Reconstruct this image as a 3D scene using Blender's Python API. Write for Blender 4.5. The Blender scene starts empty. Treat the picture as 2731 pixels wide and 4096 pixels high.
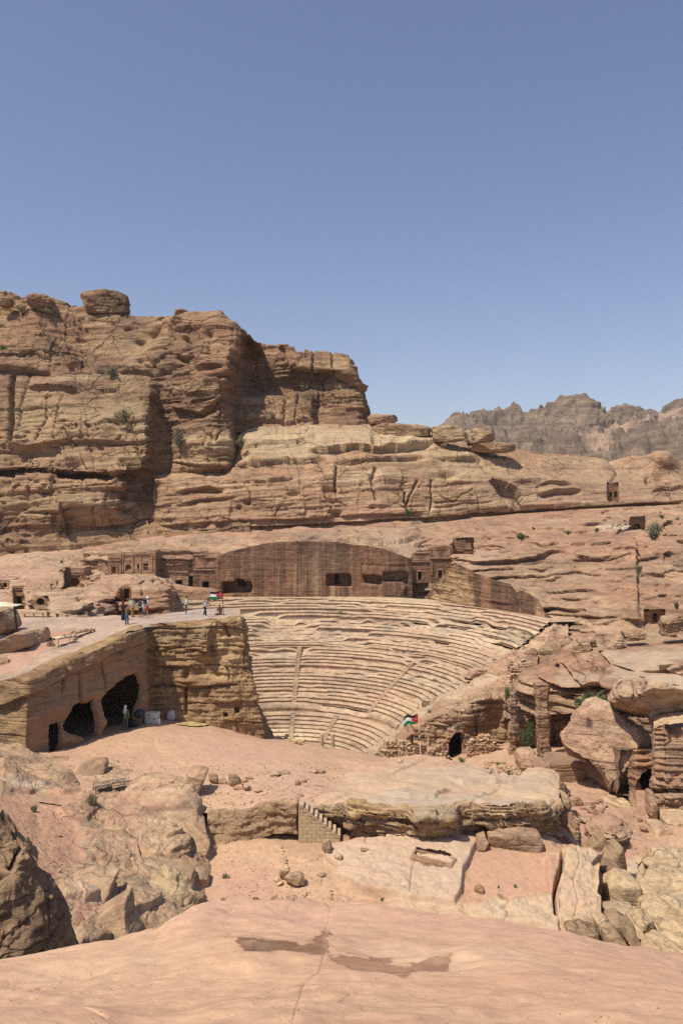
import bpy, bmesh, math, random
import numpy as np
from mathutils import Vector, Matrix
from mathutils.bvhtree import BVHTree

# ------------------------------------------------------------------ camera, sky, sun, exposure
scene = bpy.context.scene
COL = scene.collection
FPX, CX, CY = 3186.0, 1365.5, 2048.0          # the photograph's focal length and centre, in its own pixels
cam_d = bpy.data.cameras.new('camera'); cam = bpy.data.objects.new('camera', cam_d); COL.objects.link(cam)
cam_d.sensor_fit = 'VERTICAL'; cam_d.sensor_height = 36.0; cam_d.sensor_width = 24.0
cam_d.lens = 36.0 * FPX / 4096.0
cam_d.clip_start = 0.1; cam_d.clip_end = 20000
cam.rotation_euler = (math.radians(90), 0, 0)
scene.camera = cam

SUN_EL, SUN_AZ = math.radians(60), math.radians(-130)    # azimuth from +Y, clockwise seen from above; negative = left, behind the camera
sdir = Vector((math.sin(SUN_AZ) * math.cos(SUN_EL), math.cos(SUN_AZ) * math.cos(SUN_EL), math.sin(SUN_EL)))
w = bpy.data.worlds.new('World'); scene.world = w; w.use_nodes = True
nt = w.node_tree; nt.nodes.clear()
sky = nt.nodes.new('ShaderNodeTexSky'); sky.sky_type = 'NISHITA'; sky.sun_disc = False
sky.sun_elevation = SUN_EL; sky.sun_rotation = SUN_AZ
sky.altitude = 0; sky.air_density = 1.0; sky.dust_density = 1.1; sky.ozone_density = 1.2
bg = nt.nodes.new('ShaderNodeBackground'); bg.inputs[1].default_value = 0.127
wo = nt.nodes.new('ShaderNodeOutputWorld')
tn = nt.nodes.new('ShaderNodeMix'); tn.data_type = 'RGBA'; tn.blend_type = 'MULTIPLY'; tn.inputs[0].default_value = 1.0; tn.inputs[7].default_value = (1.05, 0.965, 1.03, 1)   # the photograph's slightly violet white balance
nt.links.new(sky.outputs[0], tn.inputs[6]); nt.links.new(tn.outputs[2], bg.inputs[0]); nt.links.new(bg.outputs[0], wo.inputs[0])
sl = bpy.data.lights.new('sun', 'SUN'); sl.energy = 5.0; sl.angle = math.radians(0.53); sl.color = (1.0, 0.925, 0.76)
sun = bpy.data.objects.new('sun', sl); COL.objects.link(sun)
sun.rotation_euler = sdir.to_track_quat('Z', 'Y').to_euler()
vs = scene.view_settings
vs.view_transform = 'Standard'; vs.look = 'None'; vs.exposure = 0.0; vs.gamma = 1.0; vs.use_curve_mapping = False
scene.cycles.use_denoising = False; scene.cycles.sample_clamp_indirect = 3.0
scene.cycles.max_bounces = 6; scene.cycles.diffuse_bounces = 4; scene.cycles.glossy_bounces = 1
scene.cycles.transmission_bounces = 1; scene.cycles.volume_bounces = 0; scene.cycles.transparent_max_bounces = 4
# ------------------------------------------------------------------ tools
def P(px, py, D):
    """world point seen at photograph pixel (px, py), D metres in front of the lens"""
    return Vector(((px - CX) / FPX * D, D, (CY - py) / FPX * D))

rng = np.random.default_rng(7)
_perm = rng.permutation(1024).astype(np.int64)
_perm = np.concatenate([_perm, _perm, _perm])
_grad = rng.normal(size=(1024, 3)); _grad /= np.linalg.norm(_grad, axis=1)[:, None]
_grad = _grad.astype(np.float32)

def gnoise(p):
    """gradient noise, p (..., 3) -> about -1..1"""
    sh = p.shape[:-1]; p = p.reshape(-1, 3)
    i = np.floor(p); f = (p - i).astype(np.float32); i = i.astype(np.int64) & 1023
    u = f * f * f * (f * (f * 6 - 15) + 10)
    def c(dx, dy, dz):
        h = _perm[_perm[_perm[(i[:, 0] + dx) & 1023] + ((i[:, 1] + dy) & 1023)] + ((i[:, 2] + dz) & 1023)]
        g = _grad[h]
        return g[:, 0] * (f[:, 0] - dx) + g[:, 1] * (f[:, 1] - dy) + g[:, 2] * (f[:, 2] - dz)
    a = c(0,0,0); a += u[:, 0] * (c(1,0,0) - a)
    b = c(0,1,0); b += u[:, 0] * (c(1,1,0) - b)
    a += u[:, 1] * (b - a)
    d = c(0,0,1); d += u[:, 0] * (c(1,0,1) - d)
    e = c(0,1,1); e += u[:, 0] * (c(1,1,1) - e)
    d += u[:, 1] * (e - d)
    return (1.7 * (a + u[:, 2] * (d - a))).reshape(sh)

def fbm(p, scale, oct=4, seed=0.0, rough=0.5):
    """scale: feature size in metres, a number or (x, y, z)"""
    q = p / np.asarray(scale, dtype=float) + np.array([seed * 17.3 + 101.7, seed * 9.1 + 57.3, seed * 5.7 + 211.9])
    a, s, t = 1.0, 0.0, 0.0
    for k in range(oct):
        s = s + a * gnoise(q); t += a; a *= rough; q = q * 2.03 + 13.7
    return s / t * 1.5

def ridged(p, scale, oct=4, seed=0.0):
    q = p / np.asarray(scale, dtype=float) + np.array([seed * 11.3 + 31.7, seed * 7.1 + 87.3, seed * 3.7 + 11.9])
    a, s, t = 1.0, 0.0, 0.0
    for k in range(oct):
        s = s + a * (1 - 2 * np.abs(gnoise(q))); t += a; a *= 0.5; q = q * 2.1 + 5.1
    return s / t

def hash1(a, b=0, c=0):
    a = np.asarray(a).astype(np.int64); b = np.asarray(b).astype(np.int64); c = np.asarray(c).astype(np.int64)
    return _perm[_perm[_perm[a & 1023] + (b & 1023)] + (c & 1023)] / 1023.0

def sstep(a, b, x):
    t = np.clip((x - a) / (b - a), 0, 1); return t * t * (3 - 2 * t)

def blocks(p, sx, sz, seed=0, dip=(0.07, 0.0), gw=0.08, warp=0.25, hdir=(1, 0.35)):
    """jointed beds: (random offset per block 0..1, groove 0..1)"""
    w1 = fbm(p, (sx * 1.4, sx * 1.4, sz * 2.2), 3, seed + 3.1)
    w2 = fbm(p, (sx * 1.4, sx * 1.4, sz * 3.0), 3, seed + 8.4)
    z = (p[..., 2] - dip[0] * p[..., 0] - dip[1] * p[..., 1]) / sz + warp * w1
    l = np.floor(z); fz = z - l
    h = (p[..., 0] * hdir[0] + p[..., 1] * hdir[1]) / sx + warp * w2
    h = h * (0.6 + 0.9 * hash1(l + 40, 7 + seed)) + 17 * hash1(l + 91, 3 + seed)
    c = np.floor(h); fx = h - c
    off = hash1(l + 11, c + 23, seed + 5)
    gz = np.minimum(fz, 1 - fz); gx = np.minimum(fx, 1 - fx) * (sx / sz)
    g = 1 - sstep(0, gw, np.minimum(gz, gx + 0.04 * hash1(l, c + 9)))
    return off, g

def strata(p, thick, seed=0.0, dip=(0.07, 0.0), stretch=14.0, oct=4):
    q = p.copy(); q[..., 2] = q[..., 2] - dip[0] * q[..., 0] - dip[1] * q[..., 1]
    return fbm(q, (thick * stretch, thick * stretch, thick), oct, seed, 0.55)

def blur(a, s, axis):
    if s <= 0: return a
    r = int(max(1, round(3 * s))); k = np.exp(-0.5 * (np.arange(-r, r + 1) / s) ** 2); k /= k.sum()
    pad = [(0, 0)] * a.ndim; pad[axis] = (r, r)
    b = np.pad(a, pad, mode='reflect', reflect_type='odd') if a.shape[axis] > r else np.pad(a, pad, mode='edge')
    out = np.zeros_like(a)
    for j, kk in enumerate(k):
        sl_ = [slice(None)] * a.ndim; sl_[axis] = slice(j, j + a.shape[axis]); out += kk * b[tuple(sl_)]
    return out

def tag(o, label=None, cat=None, group=None, kind=None):
    if label: o['label'] = label
    if cat: o['category'] = cat
    if group: o['group'] = group
    if kind: o['kind'] = kind
    return o

def obj(name, me, mat=None, parent=None):
    o = bpy.data.objects.new(name, me); COL.objects.link(o)
    if mat is not None and not me.materials: me.materials.append(mat)
    if parent is not None: o.parent = parent
    return o

def empty(name, loc=(0, 0, 0), rz=0.0):
    o = bpy.data.objects.new(name, None); COL.objects.link(o); o.location = loc; o.rotation_euler = (0, 0, rz)
    o.empty_display_size = 0.2
    return o

def mesh_np(name, verts, quads, smooth=True):
    me = bpy.data.meshes.new(name)
    verts = np.ascontiguousarray(verts, dtype=np.float32).reshape(-1, 3); quads = np.ascontiguousarray(quads, dtype=np.int32)
    n, k = quads.shape
    me.vertices.add(len(verts)); me.vertices.foreach_set('co', verts.ravel())
    me.loops.add(n * k); me.loops.foreach_set('vertex_index', quads.ravel())
    me.polygons.add(n); me.polygons.foreach_set('loop_start', np.arange(0, n * k, k, dtype=np.int32))
    me.polygons.foreach_set('use_smooth', np.full(n, smooth))
    me.update(calc_edges=True)
    return me

def grid_quads(M, N, flip=False, wrap=False):
    i = np.arange(M - 1)[:, None]; j = np.arange(N if wrap else N - 1)[None, :]; j2 = (j + 1) % N
    q = np.stack([i * N + j + 0 * i, i * N + j2 + 0 * i, (i + 1) * N + j2, (i + 1) * N + j], -1).reshape(-1, 4)
    return q[:, ::-1] if flip else q

FD = {}
GROUND = []     # (verts, quads) of everything things can stand on
def ground_tree():
    vs_, qs, n = [], [], 0
    for v, q in GROUND: vs_.append(v); qs.append(q + n); n += len(v)
    return BVHTree.FromPolygons(np.concatenate(vs_).tolist(), np.concatenate(qs).tolist())
_tree = [None, 0]
def hit(px, py, up=0.0):
    """the point of the terrain that the photograph shows at this pixel"""
    if _tree[1] != len(GROUND): _tree[0] = ground_tree(); _tree[1] = len(GROUND)
    d = P(px, py, 1.0).normalized()
    loc, n, i, dist = _tree[0].ray_cast(Vector((0, 0, 0)), d, 5000)
    if loc is None: return P(px, py, 60)
    return loc + Vector((0, 0, up))
def drop(x, y, ztop=0.0):
    if _tree[1] != len(GROUND): _tree[0] = ground_tree(); _tree[1] = len(GROUND)
    loc, n, i, dist = _tree[0].ray_cast(Vector((x, y, ztop)), Vector((0, 0, -1)), 500)
    return loc.z if loc is not None else None

# ---- relief features, all as functions of the surface coordinates (X, Y) of a sheet
def in_poly(X, Y, poly):
    ins = np.zeros(X.shape, bool); n = len(poly)
    for k in range(n):
        x1, y1 = poly[k]; x2, y2 = poly[(k + 1) % n]
        if y1 == y2: continue
        c = ((y1 > Y) != (y2 > Y)) & (X < (x2 - x1) * (Y - y1) / (y2 - y1) + x1)
        ins ^= c
    return ins
def seg_dist(X, Y, poly):
    d = np.full(X.shape, 1e9)
    for (x1, y1), (x2, y2) in zip(poly[:-1], poly[1:]):
        L = (x2 - x1) ** 2 + (y2 - y1) ** 2 + 1e-9
        t = np.clip(((X - x1) * (x2 - x1) + (Y - y1) * (y2 - y1)) / L, 0, 1)
        d = np.minimum(d, np.hypot(X - x1 - t * (x2 - x1), Y - y1 - t * (y2 - y1)))
    return d
def jit(p, a, s=6.0, seed=0): return a * fbm(p, s, 3, 33.3 + seed), a * fbm(p, s, 3, 71.9 + seed)
def bump(cx, cy, rx, ry, a, pw=2.0):
    return lambda X, Y, p: a * np.exp(-(((X - cx) / rx) ** 2 + ((Y - cy) / ry) ** 2) ** (pw / 2))
def groove(poly, wd, dep, jt=4):
    def f(X, Y, p):
        jx, jy = jit(p, jt, 3.0)
        return -dep * np.exp(-(seg_dist(X + jx, Y + jy, poly) / wd) ** 2)
    return f
def hole(poly, dep, jt=0):
    def f(X, Y, p):
        if jt: jx, jy = jit(p, jt, 3.0)
        else: jx = jy = 0
        return -dep * in_poly(X + jx, Y + jy, poly).astype(float)
    return f
def hledge(poly, lip, fall, under=0.0, uh=20, jt=4, js=14.0, taper=40):
    """a bed edge running across: the rock above the line stands lip proud (fading upward over `fall`), below it is undercut"""
    xs = [q[0] for q in poly]; ys = [q[1] for q in poly]
    def f(X, Y, p):
        jx, jy = jit(p, jt, js, xs[0])
        s = np.interp(X + jx, xs, ys) - (Y + jy)             # >0 above the line
        t = np.clip((X - xs[0]) / taper, 0, 1) * np.clip((xs[-1] - X) / taper, 0, 1)
        t = np.minimum(1, t)
        b = sstep(-3.5, 3.5, s)
        return t * (b * lip * np.exp(-np.clip(s, 0, None) / fall) - (1 - b) * under * np.exp(np.clip(s, None, 0) / uh))
    return f
def vledge(poly, lip, fall, side=1, jt=4, js=6.0, taper=30):
    """a bed or joint edge running down: proud on the left (side=1) or right (side=-1) of the line"""
    q = sorted(poly, key=lambda a: a[1]); xs = [a[0] for a in q]; ys = [a[1] for a in q]
    def f(X, Y, p):
        jx, jy = jit(p, jt, js, ys[0])
        s = (np.interp(Y + jy, ys, xs) - (X + jx)) * side
        t = np.clip((Y - ys[0]) / taper, 0, 1) * np.clip((ys[-1] - Y) / taper, 0, 1)
        return t * sstep(-3.5, 3.5, s) * lip * np.exp(-np.clip(s, 0, None) / fall)
    return f
def slab(poly, h, jt=8, soft=6, js=5.0):
    """a raised (h>0) or sunken plate with the outline poly"""
    cl = poly + [poly[0]]
    def f(X, Y, p):
        jx, jy = jit(p, jt, js, poly[0][0])
        A, B = X + jx, Y + jy
        d = seg_dist(A, B, cl); s = np.where(in_poly(A, B, poly), d, -d)
        return h * sstep(-soft, soft, s)
    return f

def sheet(name, rows, step=4.6, sm=(1.5, 1.5), disp=None, feats=(), mat=None, index=False, px=None, tail0=(), tail1=(),
          paints=(), ground=False, kind='structure', vstep=None, maxrow=400, carve=(), cut=(), hz=0.0, tailn=.15):
    """a rock or ground surface lofted through rows of (px, py, D) control points, then given relief along its normals"""
    if index:
        K = len(rows[0]); segs = []
        for k in range(K - 1):
            L = max(abs(r[k + 1][0] - r[k][0]) for r in rows); Lw = max((P(*r[k + 1]) - P(*r[k])).length / max(r[k][2], 1) * FPX * 0.6 for r in rows)
            segs.append(max(1, int(math.ceil(max(L, min(Lw, 3 * L + 60)) / step))))
        u = np.concatenate([k + np.arange(n) / n for k, n in enumerate(segs)] + [[K - 1.0]])
        ctl = np.array(rows, float)
        RX, RY, RD = [np.stack([np.interp(u, np.arange(K), r[:, c]) for r in ctl]) for c in range(3)]
    else:
        us = np.arange(px[0], px[1] + step, step)
        RX = np.stack([us for r in rows])
        RY = np.stack([np.interp(us, [c[0] for c in r], [c[1] for c in r]) for r in rows])
        RD = np.stack([np.interp(us, [c[0] for c in r], [c[2] for c in r]) for r in rows])
    v = []
    for k in range(len(rows) - 1):
        L = np.percentile(np.abs(RY[k + 1] - RY[k]), 70)
        Lw = np.percentile(np.abs(RD[k + 1] - RD[k]) / RD[k], 70) * FPX * 0.25
        n = int(min(maxrow, max(2, math.ceil(max(L, Lw) / (vstep or step))))); v += list(k + np.arange(n) / n)
    v = np.array(v + [len(rows) - 1.0]); k = np.minimum(v.astype(int), len(rows) - 2); t = (v - k)[:, None]
    X, Y, D = [(1 - t) * R[k] + t * R[k + 1] for R in (RX, RY, RD)]
    for ax, s in ((0, sm[1]), (1, sm[0])):
        X, Y, D = blur(X, s, ax), blur(Y, s, ax), blur(D, s, ax)
    pos = np.stack([(X - CX) / FPX * D, D, (CY - Y) / FPX * D], -1)
    nrm = np.cross(np.gradient(pos, axis=1), np.gradient(pos, axis=0)); nrm /= np.linalg.norm(nrm, axis=-1)[..., None] + 1e-12
    flip = (nrm * -pos).sum(-1).mean() < 0
    if flip: nrm = -nrm
    for ax in (0, 1): nrm = blur(nrm, 2.0, ax)
    nrm /= np.linalg.norm(nrm, axis=-1)[..., None] + 1e-12
    a = np.zeros(D.shape)
    if disp is not None: a = a + disp(pos, X, Y)
    for f in feats: a = a + f(X, Y, pos)
    if hz:                                                  # on slopes beds are pushed out sideways, so that they overhang
        fl_ = nrm * np.array([1, 1, 0.0]); fl_ /= np.linalg.norm(fl_, axis=-1)[..., None] + 1e-6; nrm = nrm * (1 - hz) + fl_ * hz
    out = pos + nrm * a[..., None]
    for cvr in carve:                                        # rock quarried away in front of a tomb front
        x0, x1, y0, y1 = cvr[:4]
        i = np.argmin(np.abs(Y[:, np.argmin(np.abs(X[0] - (x0 + x1) / 2))] - y0)); j = np.argmin(np.abs(X[i] - (x0 + x1) / 2))
        i2 = np.argmin(np.abs(Y[:, j] - y1)); Dt = cvr[4] if len(cvr) > 4 and cvr[4] else (cvr[5] if len(cvr) > 5 else 0) + float(out[i2, j, 1] + 1.0 * (out[i, j, 1] - out[i2, j, 1])) - .15
        FD[(x0, x1, y0, y1)] = Dt; back = Dt + 1.2
        ins = (X > x0 + 1) & (X < x1 - 1) & (Y > y0 + 1) & (Y < y1 + 2) & (out[..., 1] < back)
        out[ins] = np.stack([(X - CX) / FPX * back, 0 * X + back, (CY - Y) / FPX * back], -1)[ins]
    for tl, first in ((tail0, True), (tail1, False)):
        base = out[0] if first else out[-1]; prev = base; rows_ = []
        for (dx, dy, dz, n) in tl:
            tgt = base + np.array([dx, dy, dz])
            for j in range(1, n + 1): rows_.append(prev + (tgt - prev) * j / n)
            prev = tgt
        if rows_:
            R = np.stack(rows_)
            R = R + tailn * np.stack([fbm(R, 2.5, 3, 5), fbm(R, 2.5, 3, 6), fbm(R, 2.5, 3, 7)], -1)
            out = np.concatenate([R[::-1], out]) if first else np.concatenate([out, R])
            Xp = np.repeat(X[:1] if first else X[-1:], len(rows_), 0); Yp = np.repeat(Y[:1] if first else Y[-1:], len(rows_), 0)
            X = np.concatenate([Xp, X]) if first else np.concatenate([X, Xp]); Y = np.concatenate([Yp, Y]) if first else np.concatenate([Y, Yp])
    M, N = out.shape[:2]
    quads = grid_quads(M, N, not flip)
    for poly in cut:
        ins = in_poly(X, Y, poly).ravel(); quads = quads[~ins[quads].all(1)]
    me = mesh_np(name, out, quads)
    if paints:
        c = np.zeros((M, N, 4), np.float32)
        for pf in paints:
            col, al = pf(X, Y, out); al = np.clip(al, 0, 1)[..., None]
            c[..., :3] = np.where(c[..., 3:4] + al > 1e-5, (c[..., :3] * c[..., 3:4] * (1 - al) + np.array(col) * al) / np.maximum(c[..., 3:4] * (1 - al) + al, 1e-5), 0)
            c[..., 3:4] = c[..., 3:4] * (1 - al) + al
        at = me.attributes.new('tint', 'FLOAT_COLOR', 'POINT'); at.data.foreach_set('color', c.ravel())
        at = me.attributes.new('tint_amount', 'FLOAT', 'POINT'); at.data.foreach_set('value', c[..., 3].ravel())
    o = obj(name, me, mat)
    if kind: o['kind'] = kind
    if ground: GROUND.append((out.reshape(-1, 3), grid_quads(M, N)))
    return o

def paint(poly, col, al=1.0, soft=25, jt=30, js=4.0, seed=0):
    cl = poly + [poly[0]]
    def f(X, Y, p):
        jx, jy = jit(p, jt, js, poly[0][0] + seed)
        A, B = X + jx, Y + jy
        d = seg_dist(A, B, cl); s = np.where(in_poly(A, B, poly), d, -d)
        return col, al * sstep(-soft, soft, s)
    return f

# ---- rocks with a traced outline, their own distance and thickness
def rock_mesh(name, outline, D, T, lean=0.0, pw=3.0, amp=0.06, seed=0, nr=14, na=56, feat=None, slant=0.0, bs=None, facets=12, persp=False, st=1.0):
    c = np.array(outline, float); ctr = c.mean(0)
    ang = np.arctan2(c[:, 1] - ctr[1], c[:, 0] - ctr[0]); o_ = np.argsort(ang); ang = ang[o_]; rad = np.hypot(*(c[o_] - ctr).T)
    th = np.linspace(-math.pi, math.pi, na, endpoint=False)
    a3 = np.concatenate([ang - 2 * math.pi, ang, ang + 2 * math.pi])
    # interpolate the outline as a polygon (points on its edges)
    pts = np.concatenate([c[o_]] * 3)
    k = np.clip(np.searchsorted(a3, th, side='right') - 1, 0, len(a3) - 2)
    p0, p1 = pts[k] - ctr, pts[k + 1] - ctr; dx, dy = np.cos(th), np.sin(th)
    den = dx * (p1 - p0)[:, 1] - dy * (p1 - p0)[:, 0]; den = np.where(np.abs(den) < 1e-6, 1e-6, den)
    r_ = (p0[:, 0] * (p1 - p0)[:, 1] - p0[:, 1] * (p1 - p0)[:, 0]) / den
    r_ = np.where((r_ > 0) & (r_ < 3 * rad.max()), r_, np.interp(th, a3, np.concatenate([rad] * 3)))
    r_ = np.pad(r_, 2, mode='wrap'); r_ = (r_[:-4] + 2 * r_[1:-3] + 4 * r_[2:-2] + 2 * r_[3:-1] + r_[4:]) / 10
    phi = np.linspace(0, math.pi, 2 * nr + 1)[1:-1]
    s = np.sin(phi); cq = np.cos(phi)
    rr = np.abs(s) ** (2 / pw); dd = np.sign(cq) * np.abs(cq) ** (2 / pw)
    RX = ctr[0] + rr[:, None] * (r_ * dx)[None]; RY = ctr[1] + rr[:, None] * (r_ * dy)[None]
    DD = D - T * dd[:, None] + lean * (ctr[1] - RY) / FPX * D + slant * (RX - ctr[0]) / FPX * D
    pos = np.stack([(RX - CX) / FPX * D, DD, (CY - RY) / FPX * D], -1)   # parallel, so the rock keeps its shape from anywhere
    ends = np.array([[(ctr[0] - CX) / FPX * D, D - T, (CY - ctr[1]) / FPX * D], [(ctr[0] - CX) / FPX * D, D + T, (CY - ctr[1]) / FPX * D]])
    allp = np.concatenate([pos.reshape(-1, 3), ends])
    if persp: allp[:, 0] *= allp[:, 1] / D; allp[:, 2] *= allp[:, 1] / D
    cen = allp.mean(0); v = allp - cen; size = np.linalg.norm(v, axis=1).mean()
    rs = np.random.default_rng(int(abs(ctr[0] * 7 + ctr[1] * 13)) % 99991)
    for k in range(facets):                                   # broken faces
        dr = rs.normal(size=3); dr[1] = -abs(dr[1]) * 1.3; dr /= np.linalg.norm(dr)
        e = v @ dr; c = rs.uniform(.62, .93) if abs(dr[1]) > .5 else rs.uniform(.90, .99)
        v = v - dr * np.maximum(0, e - c * e.max())[:, None] * .92
    allp = cen + v; n = v / (np.linalg.norm(v, axis=1)[:, None] + 1e-9)
    d = amp * size * (.7 * fbm(allp, size * .8, 3, seed) + .55 * fbm(allp, size * .25, 4, seed + 1, .6) + st * .4 * strata(allp, size * .16, seed + 2) + st * .22 * strata(allp, size * .05, seed + 3) + .16 * fbm(allp, size * .07, 3, seed + 4))
    if bs:
        o1, g1 = blocks(allp, bs * 1.6, bs, int(seed * 10 + ctr[0]) % 500, hdir=(1, 0.8), gw=.035, warp=.5); d = d + amp * size * (1.1 * (o1 - .5) - .8 * g1)
    allp = allp + n * d[:, None]
    M = len(phi); q = grid_quads(M, na, False, wrap=True)
    return allp, q, M, na

def rock(name, outline, D, T, mat=None, parent=None, label=None, cat=None, group=None, kind=None, ground=False, **kw):
    v, q, M, na = rock_mesh(name, outline, D, T, **kw)
    fan = [[len(v) - 2, (j + 1) % na, j] for j in range(na)] + [[len(v) - 1, (M - 1) * na + j, (M - 1) * na + (j + 1) % na] for j in range(na)]
    me = bpy.data.meshes.new(name); me.from_pydata(v.tolist(), [], q.tolist() + fan); me.update()
    bm = bmesh.new(); bm.from_mesh(me); bmesh.ops.recalc_face_normals(bm, faces=bm.faces); bm.to_mesh(me); bm.free()
    me.polygons.foreach_set('use_smooth', np.full(len(me.polygons), True))
    o = obj(name, me, mat, parent); tag(o, label, cat, group, kind)
    if ground: GROUND.append((v, q))
    return o

def stack_rock(name, rows, D, T, mat=None, label=None, cat=None, group=None, amp=.12, seed=0, bl=.8, pw=5.0, step=3.0, lean=0.0, ground=False, parent=None, kind=None):
    """a pillar, fin or block: rows (py, left px, right px) from top to bottom, half depth T"""
    ys = np.arange(rows[0][0], rows[-1][0] + step, step); R_ = np.array(rows, float)
    L = np.interp(ys, R_[:, 0], R_[:, 1]); Rr = np.interp(ys, R_[:, 0], R_[:, 2]); m = D / FPX
    W = float((Rr - L).mean()); na = int(np.clip(2 * (W + 2 * T / m) / step, 28, 160)); th = np.linspace(0, 2 * math.pi, na, endpoint=False)
    c, s_ = np.cos(th), np.sin(th); cx = np.sign(c) * np.abs(c) ** (2 / pw); cy = np.sign(s_) * np.abs(s_) ** (2 / pw)
    X = ((L + Rr) / 2)[:, None] + ((Rr - L) / 2)[:, None] * cx[None]; Z = np.repeat(ys[:, None], na, 1)
    Yd = D + T * cy[None] + lean * (rows[-1][0] - Z) * m
    p = np.stack([(X - CX) * m, Yd, (CY - Z) * m], -1)
    n = np.stack([np.repeat(cx[None], len(ys), 0), np.repeat(cy[None], len(ys), 0), 0 * X], -1)
    o1, g1 = blocks(p, bl * 1.5, bl, seed, dip=(0, 0), gw=.07, hdir=(1, .9)); o2, g2 = blocks(p, bl * .6, bl * .28, seed + 3, dip=(0, 0), gw=.12, hdir=(1, .9))
    a = amp * (1.0 * fbm(p, bl * 2, 4, seed) + 1.1 * (o1 - .5) - .8 * g1 + .3 * (o2 - .5) - .2 * g2 + .25 * strata(p, bl * .35, seed + 1, (0, 0)) + .5 * fbm(p, (bl * .35, bl * .35, bl * 4), 3, seed + 6) + .35 * fbm(p, bl * .4, 3, seed + 7))
    p = p + n * a[..., None]
    cap = []
    for f_, dz in ((.8, .02), (.45, .05), (.1, .06)):
        r = p[0] * f_ + p[0].mean(0) * (1 - f_); r[:, 2] = p[0][:, 2] * f_ + (p[0][:, 2].mean()) * (1 - f_) + dz * T + .3 * amp * fbm(r, bl, 3, seed + 5); cap.append(r)
    p = np.concatenate([np.stack(cap[::-1]), p]); q = grid_quads(len(p), na, False, wrap=True)
    me = mesh_np(name, p, q); bm_ = bmesh.new(); bm_.from_mesh(me); bm_.verts.ensure_lookup_table(); bm_.faces.new([bm_.verts[j] for j in range(na)])
    bmesh.ops.recalc_face_normals(bm_, faces=bm_.faces); bm_.to_mesh(me); bm_.free(); me.polygons.foreach_set('use_smooth', np.full(len(me.polygons), True))
    o = obj(name, me, mat, parent); tag(o, label, cat, group, kind)
    if ground: GROUND.append((p.reshape(-1, 3), q))
    return o

# ---- materials
def new_mat(name):
    m = bpy.data.materials.new(name); m.use_nodes = True; t = m.node_tree; t.nodes.clear()
    return m, t
class NT:
    def __init__(s, t): s.t = t
    def n(s, typ, **kw):
        x = s.t.nodes.new(typ)
        for k, v in kw.items(): setattr(x, k, v)
        return x
    def l(s, a, b): s.t.links.new(a, b)
    def noise(s, vec, scale, detail=4, rough=0.55, mul=None, rot=None, dist=0.0):
        mp = s.n('ShaderNodeMapping')
        if mul: mp.inputs['Scale'].default_value = mul
        if rot: mp.inputs['Rotation'].default_value = rot
        s.l(vec, mp.inputs[0])
        x = s.n('ShaderNodeTexNoise'); x.inputs['Scale'].default_value = scale; x.inputs['Detail'].default_value = detail
        x.inputs['Roughness'].default_value = rough; x.inputs['Distortion'].default_value = dist
        s.l(mp.outputs[0], x.inputs['Vector']); return x.outputs[0]
    def ramp(s, fac, stops, interp='LINEAR'):
        r = s.n('ShaderNodeValToRGB'); e = r.color_ramp.elements; r.color_ramp.interpolation = interp
        while len(e) < len(stops): e.new(0.5)
        for k, (p_, c) in enumerate(stops): e[k].position = p_; e[k].color = (*c, 1) if len(c) == 3 else c
        s.l(fac, r.inputs[0]); return r.outputs[0]
    def mix(s, fac, a, b, typ='MIX'):
        m = s.n('ShaderNodeMix', data_type='RGBA', blend_type=typ)
        for v, i in ((fac, 0), (a, 6), (b, 7)):
            if isinstance(v, (int, float)): m.inputs[i].default_value = v
            elif isinstance(v, tuple): m.inputs[i].default_value = (*v, 1)
            else: s.l(v, m.inputs[i])
        return m.outputs[2]
    def maprange(s, v, a, b, c=0.0, d=1.0):
        m = s.n('ShaderNodeMapRange'); s.l(v, m.inputs[0])
        for i, x in enumerate((a, b, c, d)): m.inputs[i + 1].default_value = x
        return m.outputs[0]
    def math(s, op, a, b):
        m = s.n('ShaderNodeMath', operation=op)
        for i, v in enumerate((a, b)):
            if isinstance(v, (int, float)): m.inputs[i].default_value = v
            else: s.l(v, m.inputs[i])
        return m.outputs[0]

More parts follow.
